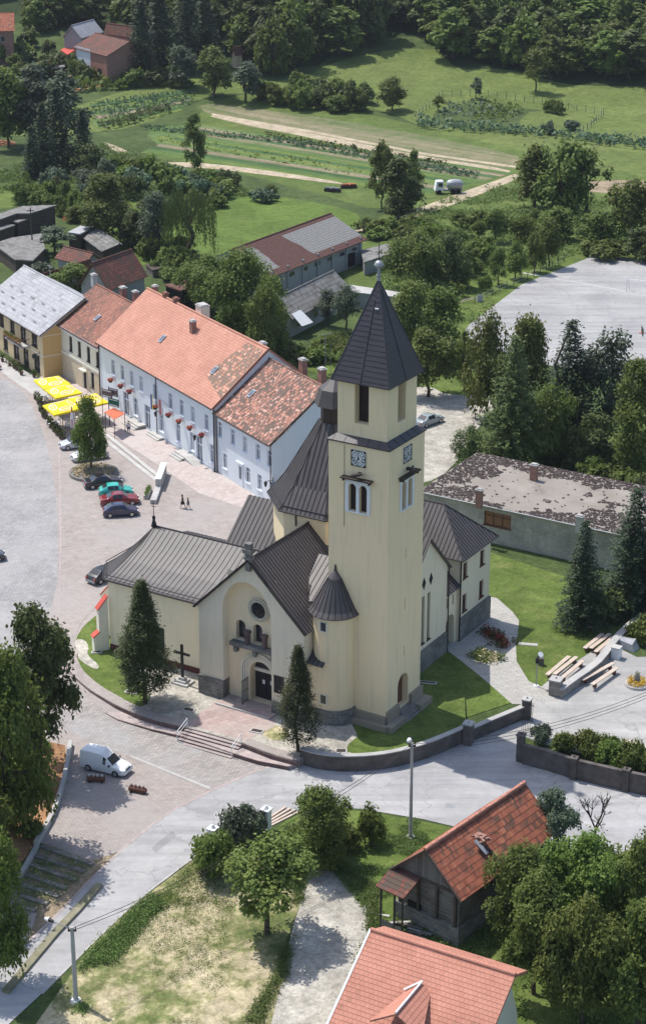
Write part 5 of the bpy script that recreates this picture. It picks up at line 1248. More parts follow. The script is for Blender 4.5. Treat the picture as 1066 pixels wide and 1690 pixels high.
m = MB(); c = wx(122, 628, 2.2, r0c); fch.bar(m, c - .9, c + .9, 3.35, 3.5, 0, .5); m.build('door_canopy', plaster_ivory, ch_)
# ---------- ocher house
r0o, r1o = -76.5, -56.6; n0o = -2.75
ops = []
def wo(px, py, z): return RN(px, py, z)[0] - r0o
for x, y in ((7, 529), (33, 545), (54, 558)):
    c = wo(x, y, 5.6) - 1.0; ops.append((c - .8, c + .8, 4.6, 6.6))
ops = [(1.5, 3.0, 4.5, 6.5), (5.0, 6.6, 4.5, 6.5), (8.8, 10.4, 4.5, 6.5), (12.4, 14.3, 4.3, 6.5), (16.2, 18.1, 4.5, 6.5), (2, 3.6, 1.2, 3.4), (6, 7.6, 1.2, 3.4), (9.6, 11.6, .8, 3.4), (13.0, 14.8, .8, 3.4), (16.6, 18.6, .8, 3.5)]
oh, foh, zfo, rfo = house('corner_house', 'ocher corner house with pale grey sheet roof and flowered balcony', r0o, r1o, n0o, 12.6, 7.1, 11.0, 6.3, plaster_ocher_front, ops, dict(fm=wood_dark, fr=.07), asb_light, gm=glass_dark, fo=.6, ox1=.5)
oW = r1o - r0o
m = MB(); m.face([(oW + .012, -.01, .6), (oW + .012, 12.6, .6), (oW + .012, 12.6, 7.1), (oW + .012, 6.3, 10.85), (oW + .012, -.01, 7.1)]); m.face([(oW - .01, -.012, .6), (oW + .012, -.012, .6), (oW + .012, -.012, 7.1), (oW - .01, -.012, 7.1)]); m.build('gable_render', plaster_ocher, oh)
m = MB(); m.box(oW, oW + .04, 0, 4.0, 6.55, 6.65); m.build('trim_band', plaster_ivory, oh); m = MB(); m.box(oW, oW + .04, -.05, 12.4, 3.7, 3.82); m.build('trim_band', plaster_ivory, oh); m = MB(); foh.bar(m, 14.9, oW, 3.7, 3.85, 0, .06); m.build('trim_band', plaster_ivory, oh)
m = MB(); foh.bar(m, 9.8, 15.6, 4.0, 4.2, 0, 1.3); bal = m.build('balcony', concrete, oh)
m = MB()
for k in range(24): x = 9.85 + .245 * k; m.tube((x, -1.25, 4.2), (x, -1.25, 5.15), .035, n=4)
m.tube((9.8, -1.25, 5.15), (15.6, -1.25, 5.15), .05, n=4); m.tube((15.55, -1.25, 5.15), (15.55, 0, 5.15), .05, n=4); kid(m.build('railing', wood_brown), bal)
m = MB()
for k in range(9): leafball(m, (10.1 + .62 * k, -1.35, 4.95 + .1 * rnd.random()), .36, 70, .1)
kid(m.build('balcony_flowers', L_light), bal)
m = MB()
for k in range(9): leafball(m, (10.3 + .62 * k, -1.45, 4.95), .3, 25, .09)
kid(m.build('balcony_blossoms', flower_red), bal)
m = MB()
for i in range(5):
    for r_ in range(3): 
        x = 1.2 + 3.6 * i + .5 * r_; n = .5 + 1.25 * r_; m.slab([(x, n, zfo(n) + .1), (x + 1.0, n, zfo(n) + .1), (x + 1.0, n + .1, zfo(n + .1) + .22), (x, n + .1, zfo(n + .1) + .22)], .04)
m.build('snow_guards', grey_paint, oh)
lantern(oh, foh, wo(63, 587, 3.9) if False else oW - 1.2, 3.9)
m = MB(); m.tube((oW + .02, 3.2, 3.0), (oW + .6, 3.2, 3.0), .03); m.ring((oW + .6, 3.2), .2, .1, 2.7, 3.0, 8); m.build('wall_lamp', black_iron, oh)
# roof aerial of the ocher house
m = MB(); m.tube((9, 6.3, 11), (9, 6.3, 13.2), .03); m.tube((8.2, 6.3, 13), (9.8, 6.3, 13), .02); m.build('aerial', zinc, oh)
# ---------- generic gabled building from two ridge points and one eave point in the picture
def barn(name, label, ra, rb, e, ez, rz, wallm, roofm, cat='building', ov=.5, z0=0, walls_extra=None, endov=.5, ribs_=None, mono=False, rel=False):
    if rel:
        q_ = G((ra[0]+rb[0])/2, (ra[1]+rb[1])/2, rz); bz_ = q_.z - rz
        ez += bz_; rz += bz_
    A_, B_ = P(*ra, rz), P(*rb, rz); d = (B_ - A_); d.z = 0; Lr = d.length; d.normalize(); n = Vector((d.y, -d.x, 0))
    E_ = P(*e, ez); hw = (E_ - A_).dot(n)
    if hw < 0: n = -n; hw = -hw
    hw_w = hw - ov
    base = min(g(A_.x, A_.y), g(B_.x, B_.y))
    t = thing(name, (A_.x, A_.y, base), math.atan2(d.y, d.x), label, cat)
    side = 1 if Vector((-d.y, d.x, 0)).dot(n) > 0 else -1       # which local y the visible slope is on
    s_ = (rz - ez) / hw; zr, ze = rz - base, ez - base; wz = zr - s_ * hw_w
    mb = MB(); x0, x1 = endov, Lr - endov; bh = hw_w if not mono else .3
    y0, y1 = (-hw_w, bh) if side < 0 else (-bh, hw_w)
    zl0 = zr - s_ * abs(y0); zl1 = zr - s_ * abs(y1)
    for x in (x0, x1):
        pl = [(x, y0, -1), (x, y1, -1), (x, y1, zl1 - .06), (x, 0, zr - .06), (x, y0, zl0 - .06)]
        mb.face(pl if x == x1 else pl[::-1])
    mb.face([(x0, y0, -1), (x1, y0, -1), (x1, y0, zl0), (x0, y0, zl0)]); mb.face([(x1, y1, -1), (x0, y1, -1), (x0, y1, zl1), (x1, y1, zl1)])
    mb.build('wall', wallm, t); m = MB()
    for sg in (1, -1):
        h_ = hw if (sg == side or not mono) else .5
        m.slab([(0, 0, zr), (Lr, 0, zr), (Lr, sg * h_, zr - s_ * h_), (0, sg * h_, zr - s_ * h_)], .14)
    o = m.build('roof', roofm, t)
    m = MB(); m.tube((0, 0, zr + .02), (Lr, 0, zr + .02), .12); kid(m.build('ridge_cap', roofm), o)
    return t, Lr, hw_w, zr, wz, side
# ================================================================ BACKGROUND BUILDINGS
def bwin(t, x, y, z0, z1, w, side_y, mat=glass_dark, fm=None, name='window'):
    """window on a long wall at local y, facing sign side_y"""
    m = MB(); m.box(x - w/2, x + w/2, min(y, y + side_y*.04), max(y, y + side_y*.04), z0, z1); o = m.build(name, mat, t)
    m = MB()
    for a, b, c, d in ((x - w/2 - .08, x - w/2, z0, z1), (x + w/2, x + w/2 + .08, z0, z1), (x - w/2 - .08, x + w/2 + .08, z0 - .08, z0), (x - w/2 - .08, x + w/2 + .08, z1, z1 + .08)):
        m.box(a, b, min(y, y + side_y*.09), max(y, y + side_y*.09), c, d)
    kid(m.build('frame', fm or concrete), o); return o
wt, L_, hw_, zr_, wz_, sd = barn('warehouse', 'long grey warehouse with patched rusty and grey sheet roof', (384, 411), (546, 352), (445, 459), 4.7, 8.2, plaster_grey, asb_rust, ov=.7)
for k in range(7): x = 3.0 + k * (L_ - 6) / 6; bwin(wt, x, sd * hw_, 2.6, 3.3, 1.6, sd)
for x, z in ((L_ - 4, 1.2),): bwin(wt, x, sd * hw_, .2, 2.6, 2.6, sd, dark_void)
for x in [1.2 + i * (L_ - 2.4) / 6 for i in range(7)]: m = MB(); m.box(x - .2, x + .2, min(sd*hw_, sd*(hw_+.2)), max(sd*hw_, sd*(hw_+.2)), -.5, 4.6); m.build('buttress', plaster_grey, wt)
m = MB(); m.face([(.5 - .02, -hw_, -.5), (.5 - .02, hw_, -.5), (.5 - .02, hw_, wz_ - .1), (.5 - .02, 0, zr_ - .3), (.5 - .02, -hw_, wz_ - .1)][::-1]); m.build('gable_render', plaster_dirty, wt)
m = MB()
for i in range(5):
    for j in range(3): m.box(.44, .49, -2 + i * .9, -1.5 + i * .9, zr_ - 4.1 + j * .45, zr_ - 3.85 + j * .45)
m.build('vent_holes', dark_void, wt)
st_, L_, hw_, zr_, wz_, sd = barn('shed', 'low long shed with weathered grey sheet roof behind the orange roofed house', (452, 494), (551, 446), (470, 534), 3.6, 6.2, plaster_grey, asb_grey, ov=.6)
for k in range(3): bwin(st_, 3 + k * 5, sd * hw_, 1.2, 2.2, 1.4, sd)
m = MB(); s_ = (zr_ - wz_) / hw_; m.slab([(.6, sd * 2.6, zr_ - s_*2.6 + .2), (3.2, sd * 2.6, zr_ - s_*2.6 + .2), (3.4, sd * 4.6, zr_ - s_*4.6 + .2), (.4, sd * 4.4, zr_ - s_*4.4 + .2)], .08); m.build('white_sheet', white_paint, st_)
def flatshed(name, label, corners, z, wallm, roofm, th=.2, dz=0, cat='shed', open_=False):
    if corners[0][1] < 200:
        z = G(*corners[0], z).z
    c = [P(x, y, z) for x, y in corners]; b = Vector((sum(p.x for p in c)/len(c), sum(p.y for p in c)/len(c), 0)); b.z = g(b.x, b.y)
    t = thing(name, b, 0, label, cat)
    r_ = [p - b for p in c]
    m = MB(); m.slab([(p.x, p.y, p.z + dz * i) for i, p in enumerate(r_)] if dz else r_, th); rr = m.build('roof', roofm, t)
    m = MB(); cc = Vector((0, 0, 0)); q = [p * 1 for p in r_]; q = [Vector((p.x * .94, p.y * .94, 0)) for p in q]
    if sum(a.x*b_.y-b_.x*a.y for a, b_ in zip(q, q[1:]+q[:1])) < 0: q = q[::-1]
    zt = r_[0].z - th + .03
    if not open_:
        m.hexa([(p.x, p.y, -.5) for p in q], [(p.x, p.y, zt) for p in q]); m.build('wall', wallm, t)
    else:
        for p in q: mm = MB(); mm.rbox((p.x, p.y, -.2), .2, .2, zt + .2); mm.build('post', wood_dark, t)
        m.hexa([(q[0].x, q[0].y, -.3), (q[1].x, q[1].y, -.3), (q[1].x*.97, q[1].y*.97, -.3), (q[0].x*.97, q[0].y*.97, -.3)], [(q[0].x, q[0].y, zt), (q[1].x, q[1].y, zt), (q[1].x*.97, q[1].y*.97, zt), (q[0].x*.97, q[0].y*.97, zt)]); m.build('back_wall', wallm, t)
    return t
flatshed('lean_to', 'narrow pale flat roofed annex left of the spire tip', [(560, 470), (578, 470), (660, 482), (655, 490), (585, 482)], 3.2, plaster_grey, concrete)
flatshed('annex', 'small grey flat roofed annex at the right end of the warehouse', [(595, 413), (640, 402), (655, 415), (600, 433)], 3.0, plaster_grey, asb_grey)
# sheds on the left
flatshed('timber_shed', 'dark timber shed with long pale monopitch roof at the far left', [(-40, 362), (0, 352), (38, 340), (95, 338), (50, 352), (28, 352), (0, 362)], 4.6, wood_dark, asb_grey)
flatshed('timber_shed', 'dark timber shed with small grey roof below the long monopitch roof', [(5, 360), (28, 352), (50, 360), (30, 367)], 3.6, wood_dark, asb_grey)
flatshed('timber_shed', 'low dark shed with grey roof edge cut by the left border', [(-30, 372), (0, 368), (26, 371), (0, 380), (-30, 384)], 3.3, wood_dark, asb_grey)
flatshed('timber_shed', 'wide grey felt roofed shed at left with wires above it', [(-10, 402), (20, 392), (70, 385), (75, 410), (55, 430), (25, 428)], 3.2, wood_dark, asb_grey)
flatshed('timber_shed', 'long narrow grey roofed shed left of the old tiled roof', [(112, 383), (138, 370), (168, 369), (158, 374), (132, 386)], 3.6, wood_dark, asb_light)
b1 = barn('garden_shed', 'small shed with striped grey corrugated roof beyond the ocher house', (160, 376), (198, 402), (136, 392), 2.7, 3.7, wood_dark, asb_grey, 'shed', ov=.3, mono=True)
b2 = barn('low_house', 'low house with brown tiled roof among bushes left of the big dark roof', (106, 406), (155, 418), (97, 428), 3.0, 4.6, plaster_grey, tile_dark, 'house', ov=.4)
b3, L_, hw_, zr_, wz_, sd = barn('old_house', 'old house with dark red sagging tile roof behind the cream house', (152, 434), (218, 411), (186, 478), 4.4, 8.3, plaster_grey, tile_dark, 'house', ov=.4)
b4 = barn('low_house', 'long low outbuilding with faded red tile roof running left of the dark roof', (70, 452), (150, 428), (84, 462), 4.0, 5.4, plaster_grey, tile_dark, 'house', ov=.4)
flatshed('ruined_wall', 'dark burnt outbuilding behind the chimneys of the orange roof', [(272, 470), (300, 463), (325, 458), (328, 470), (300, 480)], 4.4, dark_void, tile_dark, cat='building')
flatshed('timber_shed', 'small dark log shed at the edge of the mown meadow', [(240, 436), (262, 430), (276, 434), (272, 442), (252, 446)], 2.0, wood_log, wood_dark)
# top-left village
t, L_, hw_, zr_, wz_, sd = barn('brick_house', 'unplastered red brick house with orange roof in the top left corner', (-30, 22), (24, 21), (-30, 52), 7.5, 11, red_brick, tile_barn, 'house', ov=.4, rel=True)
for z in (2, 5): bwin(t, L_ - 3, sd * hw_, z, z + 1.3, 1.0, sd)
for y in (-2, 2): 
    m = MB(); m.box(L_ - .5, L_ - .44, y - .4, y + .4, 4.6, 5.8); m.build('window', glass_dark, t)
t = barn('farm_house', 'grey roofed farm house with light sheet roof near the top left', (118, 42), (155, 32), (136, 63), 4.5, 7.5, plaster_grey, asb_light, 'house', ov=.3, rel=True)[0]
t, L_, hw_, zr_, wz_, sd = barn('farm_barn', 'old brick barn with mossy brown roof beside tall dark spruces', (158, 54), (215, 68), (165, 90), 5.5, 8.5, red_brick, tile_dark, 'barn', ov=.3, rel=True)
for x in (4,): m = MB(); y = sd * hw_; m.box(L_ * .7, L_ * .7 + 2, min(y, y + sd*.05), max(y, y + sd*.05), 0, 3); m.build('barn_door', dark_void, t); m = MB(); m.box(1.5, L_ * .5, min(y, y+sd*.03), max(y, y+sd*.03), 0, 7); m.build('render_patch', plaster_dirty, t)
barn('farm_barn', 'second brown roofed barn just behind the brick barn', (176, 38), (222, 44), (175, 56), 5.5, 8, red_brick, tile_dark, 'barn', ov=.3, rel=True)
flatshed('metal_shed', 'low shed with bright pale metal roof in the farmyard', [(114, 90), (132, 80), (146, 84), (128, 93)], 2.8, wood_dark, zinc)
flatshed('low_shed', 'low shed with rust red roof in the farmyard', [(100, 82), (118, 74), (134, 76), (112, 90)], 2.8, red_brick, red_tin)
flatshed('low_shed', 'low brown roofed shed in front of the farmyard', [(60, 104), (84, 97), (92, 102), (66, 108)], 2.2, red_brick, tile_barn)
flatshed('low_shed', 'low dark slatted roof shed beside the farmyard', [(84, 106), (106, 103), (108, 110), (90, 112)], 2.0, wood_dark, asb_grey)
barn('wood_cabin', 'small brown roofed cabin between dark trees', (322, 80), (342, 78), (322, 88), 2.6, 4.5, red_brick, tile_dark, 'cabin', ov=.2, rel=True)
barn('wood_cabin', 'pale gabled cabin half hidden under broad trees', (384, 78), (398, 76), (386, 90), 3, 5.0, plaster_sand, tile_dark, 'cabin', ov=.2, rel=True)
# ================================================================ flat roofed block building at right
CBA = CA
bz = zat(P(870, 930, .7).xy, 870); bz = 4.9
q0 = P(699, 812, bz); u_, v_ = Ca, Cb
t = thing('flat_roof_building', (q0.x, q0.y, .7), CA, 'long block walled building with worn flat roof and peeling dark felt', 'building')
L_ = (P(949, 893, bz) - q0).dot(u_) + 4.5; D_ = (P(789, 759, bz) - P(719, 823, bz)).dot(v_); D_ = max(8, min(D_, 14))
f_ = Face((0, 0), U, (0, -1)); m = MB()
wxp = (P(800, 873, 2.8 + .7) - q0).dot(u_)
wallface(m, (0, 0), U, (0, -1), L_, -.4, bz - .7, [(wxp - 1.6, wxp + 1.6, 2.0, 3.6, .15)]); m.face([(L_, 0, -.4), (L_, D_, -.4), (L_, D_, bz-.7), (L_, 0, bz-.7)]); m.face([(0, D_, -.4), (0, 0, -.4), (0, 0, bz-.7), (0, D_, bz-.7)]); m.face([(L_, D_, -.4), (0, D_, -.4), (0, D_, bz-.7), (L_, D_, bz-.7)])
m.build('wall', brick_wall, t)
win(f_, t, wxp - 1.6, wxp + 1.6, 2.0, 3.6, .15, fm=wood_brown, gm=plain('boarded_panel', (.28, .14, .07), rough=.8), bars=2)
m = MB(); m.slab([(-.4, -.35, bz - .7 + .18), (L_ + .4, -.35, bz - .7 + .18), (L_ + .4, D_ + .35, bz - .7 + .3), (-.4, D_ + .35, bz - .7 + .3)], .2); rf = m.build('roof', m_felt, t)
def fz(x, y): return bz - .7 + .18 + .12 * (y + .35) / (D_ + .7) + .01
m = MB(); rg = random.Random(3)
n_ = 0
from mathutils import noise as mn
while n_ < 6500:
    x, y = rg.uniform(-.3, L_ + .3), rg.uniform(-.3, D_ + .3)
    edge = max(0, 1.25 - (D_ - y) / 3.0, 1.2 - x / 4.5, (1 - y / 1.0) * .8, (1.2 - (L_ - x) / 6)); v = mn.noise(Vector((x * .23, y * .3, 1.7))) + .28 * mn.noise(Vector((x * 1.1, y * 1.1, 4)))
    if v + edge * .9 < .30 and rg.random() > .015: n_ += 1 if rg.random() < .3 else 0; continue
    n_ += 1; s_ = rg.uniform(.08, .24); a = rg.uniform(0, 6.28); k = rg.randint(4, 6); z = fz(x, y) + rg.uniform(.005, .04)
    m.face([(x + s_ * rg.uniform(.5, 1.1) * math.cos(a + 6.283 * i / k), y + s_ * rg.uniform(.4, 1) * math.sin(a + 6.283 * i / k), z + rg.uniform(0, .05)) for i in range(k)])
kid(m.build('peeling_felt', m_flake), rf)
for nm, px, py, zt, w, mat in (('brick', 790, 838, 0, .65, red_brick), ('brick', 880, 796, 0, .75, red_brick), ('pale', 955, 878, 0, .7, concrete_l)):
    d = P(px, py, bz) - q0; x, y = d.dot(u_), d.dot(v_); chimney(t, x, y, bz - .7, bz - .7 + (2.0 if nm == 'brick' else 1.7), w, mat)
m = MB(); m.tube((0, -.4, bz-.62), (L_, -.4, bz-.62), .07); m.build('gutter', zinc, t)
# ================================================================ old wooden barn at the bottom right
bt, L_, hw_, zr_, wz_, sd = barn('wooden_barn', 'dilapidated wooden barn with rust red tiled roof by the road', (701, 1403), (866, 1292), (760, 1489), 4.0, 7.0, wood_log, tile_barn, 'barn', ov=.5, endov=.55)
hw = hw_ + .5; s_ = (zr_ - wz_) / hw_
# eroded ridge tiles and barge
m = MB(); rg = random.Random(5); x = 0
while x < L_ - .3: m.tube((x, 0, zr_ + .02 + rg.uniform(0, .04)), (x + .42, 0, zr_ + .05 + rg.uniform(0, .04)), .15, .17, 8); x += .38
m.build('ridge_tiles', tile_bottom, bt)
m = MB(); m.tube((.02, 0, zr_ - .05), (.02, sd * hw, zr_ - s_ * hw - .05), .1, n=4); m.tube((.02, 0, zr_ - .05), (.02, -sd * hw, zr_ - s_ * hw - .05), .1, n=4); m.build('barge_board', wood_dark, bt)
m = MB(); m.face([(.5, -hw_, wz_ - .2), (.5, hw_, wz_ - .2), (.5, 0, zr_ - .15)][::-1]); m.face([(.46, -hw_, wz_ - .2), (.46, hw_, wz_ - .2), (.46, 0, zr_ - .15)][::-1]); m.build('gable_boards', wood_grey, bt)
m = MB(); m.box(.3, L_ - .3, -hw_ - .15, hw_ + .15, -.4, 1.5); m.build('stone_base', stone_wall, bt)
m = MB(); m.box(.40, .52, -hw_ - .1, hw_ + .1, wz_ - .4, wz_ - .15); m.build('tie_beam', wood_dark, bt)
for y in (-hw_ * .9, -hw_ * .3, hw_ * .3, hw_ * .9): m = MB(); m.box(.36, .5, y - .1, y + .1, -.3, wz_ - .4); m.build('timber_post', wood_dark, bt)
m = MB(); m.box(.4, .47, -1.2 * sd - .6, -1.2 * sd + .6, .6, 2.0); m.build('loft_opening', dark_void, bt)
d_, z_ = (P(794, 1385, 6.0) - Vector(bt.location)), 0
lx = d_.dot(Vector((math.cos(bt.rotation_euler.z), math.sin(bt.rotation_euler.z), 0)))
m = MB(); y = sd * 1.15; zc = zr_ - s_ * 1.15
m.rbox((lx, y, zc - .2), .7, .8, .55); 
for i in range(14): m.rbox((lx + rg.uniform(-.5, .5), y + rg.uniform(-.5, .7) * sd, zc + .3 - abs(rg.uniform(0, .4))), .34, .18, .14, rg.uniform(0, 3))
m.build('broken_chimney', red_brick, bt)
m = MB()
for i in range(40):
    k = rg.random(); yy = sd * (1.6 + 3.2 * k); xx = lx + .45 * k * 1.0 + rg.uniform(-.16, .2)
    m.rbox((xx, yy, zr_ - s_ * abs(yy) + .02), rg.uniform(.15, .34), rg.uniform(.2, .4), .05, rg.uniform(0, 3))
m.build('missing_tiles_gap', wood_dark, bt)
m = MB(); m.slab([(lx - .9, y - .1, zc + .3), (lx - .55, y - .1, zc + .3), (lx - .35, y + sd*1.1, zc - .55), (lx - .7, y + sd*1.1, zc - .55)], .05); m.build('flashing', zinc, bt)
# lean-to porch on its left gable with posts
m = MB(); m.slab([(.4, -sd * hw_ * .1 - 1.4, wz_ - .3), (.4, -sd * hw_ * .1 + 1.6, wz_ - .3), (-1.6, -sd * hw_ * .1 + 1.6, wz_ - 1.0), (-1.6, -sd * hw_ * .1 - 1.4, wz_ - 1.0)] if False else [(.4, -sd * hw_ - sd*.4, wz_ - .2), (.4, -sd * .6, wz_ - .2), (-1.7, -sd * .6, wz_ - .95), (-1.7, -sd * hw_ - sd*.4, wz_ - .95)], .1); m.build('porch_roof', tile_dark, bt)
for y in (-sd * hw_, -sd * (hw_ * .55), -sd * .8): m = MB(); m.tube((-1.5, y, -.2), (-1.5, y, wz_ - 1.0), .09, n=6); m.build('porch_post', wood_dark, bt)
m = MB(); m.box(-1.55, -1.45, min(-sd*hw_, -sd*.8), max(-sd*hw_, -sd*.8), .0, .9); m.build('porch_boards', wood_log, bt)
# junk around the barn
for i, (x, y, lab, cat, sz) in enumerate((((628), 1512, 'pale plank lying in the grass beside the barn porch', 'plank', (2.2, .3, .12)), (672, 1530, 'heap of grey boards lying in front of the wooden barn', 'boards', (2.0, .9, .3)), (690, 1545, 'second heap of weathered boards below the wooden barn', 'boards', (1.8, 1.0, .35)))):
    p = G(x, y); t = thing('plank' if cat == 'plank' else 'board_pile', p, 0, lab, cat)
    for k in range(1 if cat == 'plank' else 6): m = MB(); m.rbox((rg.uniform(-.4, .4), rg.uniform(-.4, .4), k * .07), sz[0] * rg.uniform(.7, 1.1), .22, .06, rg.uniform(-.6, .1)); m.build('board', wood_grey if k % 2 else concrete_l, t)
# ================================================================ orange roof at the very bottom
zz = 5.6
A_ = P(612, 1534, zz); B_ = P(823, 1600, zz); d = (B_ - A_); d.z = 0; d.normalize(); n = Vector((d.y, -d.x, 0)); n = n if n.y < 0 else -n
p0 = A_.copy(); p0.z = 0
t = thing('orange_roof_house', p0, math.atan2(d.y, d.x), 'house with bright orange tiled roof and small dormer at the bottom edge', 'house')
S = -1 if Vector((-d.y, d.x, 0)).dot(n) < 0 else 1
Lh, Dn, Db = (B_ - A_).length + 1.2, 7.5, 2.0; sl_ = .62
eL = P(580, 1600, 3.0) - A_
m = MB(); k0 = .0
m.slab([(0, 0, zz), (Lh, 0, zz), (Lh, S * Dn, zz - sl_ * Dn), (-.0, S * Dn, zz - sl_ * Dn)], .2)
m.slab([(0, 0, zz), (Lh, 0, zz), (Lh, -S * Db, zz - .45 * Db), (0, -S * Db, zz - .45 * Db)], .2); rf = m.build('roof', tile_bottom, t)
m = MB(); m.tube((0, 0, zz + .03), (Lh, 0, zz + .03), .14, n=8); kid(m.build('ridge_tiles', tile_bottom), rf)
m = MB(); m.slab([(-.12, 0, zz + .05), (.03, 0, zz + .05), (.03, S * Dn, zz + .05 - sl_ * Dn), (-.12, S * Dn, zz + .05 - sl_ * Dn)], .3); kid(m.build('barge_board', white_paint), rf)
m = MB(); m.box(.4, Lh - .4, min(-S*1.6, S*6.9), max(-S*1.6, S*6.9), -.5, 1.3); m.hexa([(.4, min(-S*1.6, S*6.9), 1.3), (Lh-.4, min(-S*1.6, S*6.9), 1.3), (Lh-.4, max(-S*1.6, S*6.9), 1.3), (.4, max(-S*1.6, S*6.9), 1.3)], [(.4, min(0, S*.1), zz-.4), (Lh-.4, min(0, S*.1), zz-.4), (Lh-.4, max(0, S*.1), zz-.4), (.4, max(0, S*.1), zz-.4)]); m.build('wall', plaster_ivory, t)
# dormer ridge (white verges) entering the picture bottom
dx = (P(722, 1598, zz - 1.5) - A_).dot(d); m = MB(); y0 = S * 2.4; zr2 = zz - sl_ * 2.4 + .35
m.slab([(dx, y0, zr2), (dx, S * 6.2, zr2), (dx - 1.9, S * 6.2, zr2 - 1.2), (dx - .7, y0, zr2 - .45)], .12); m.slab([(dx, y0, zr2), (dx, S * 6.2, zr2), (dx + 1.9, S * 6.2, zr2 - 1.2), (dx + .7, y0, zr2 - .45)], .12); dm = m.build('dormer', tile_bottom, t)
m = MB(); m.tube((dx, y0 - S*.1, zr2 + .08), (dx - 1.0, y0 + S*.6, zr2 - .5), .09); m.tube((dx, y0 - S*.1, zr2 + .08), (dx, S * 6.2, zr2 + .08), .08); kid(m.build('dormer_trim', white_paint), dm)
# ================================================================ VEHICLES
PROFS = {   # x, z_belt, z_top, half width belt, half width top, z_low
 'hatch': (3.9, 1.62, [(0, .62, .64, .70, .68, .35), (.05, .88, .92, .80, .70, .22), (.12, .92, 1.05, .81, .66, .2), (.26, .92, 1.38, .82, .60, .2), (.45, .92, 1.42, .82, .61, .2), (.58, .91, 1.38, .82, .60, .2), (.74, .90, .93, .82, .72, .2), (.88, .80, .82, .80, .70, .2), (.97, .68, .70, .76, .66, .24), (1.0, .52, .55, .70, .60, .32)], [(3, 4), (4, 5)], (2, 3), (5, 6)),
 'sedan': (4.4, 1.68, [(0, .70, .72, .72, .66, .35), (.04, .92, .94, .80, .72, .22), (.17, .95, .97, .83, .70, .2), (.31, .94, 1.36, .84, .60, .2), (.45, .93, 1.41, .84, .61, .2), (.57, .92, 1.38, .84, .60, .2), (.71, .91, .94, .84, .72, .2), (.88, .82, .84, .82, .70, .2), (.97, .70, .72, .78, .66, .24), (1.0, .52, .55, .70, .60, .32)], [(3, 4), (4, 5)], (2, 3), (5, 6)),
 'van': (4.25, 1.70, [(0, .95, 1.74, .80, .70, .3), (.02, .95, 1.80, .82, .72, .22), (.2, .95, 1.83, .83, .72, .2), (.47, .94, 1.83, .84, .72, .2), (.53, .94, 1.66, .84, .66, .2), (.60, .93, 1.50, .84, .64, .2), (.74, .90, .94, .84, .72, .2), (.88, .80, .83, .82, .70, .2), (.97, .68, .70, .78, .66, .24), (1.0, .52, .55, .70, .60, .32)], [(4, 5)], None, (5, 6)),
}
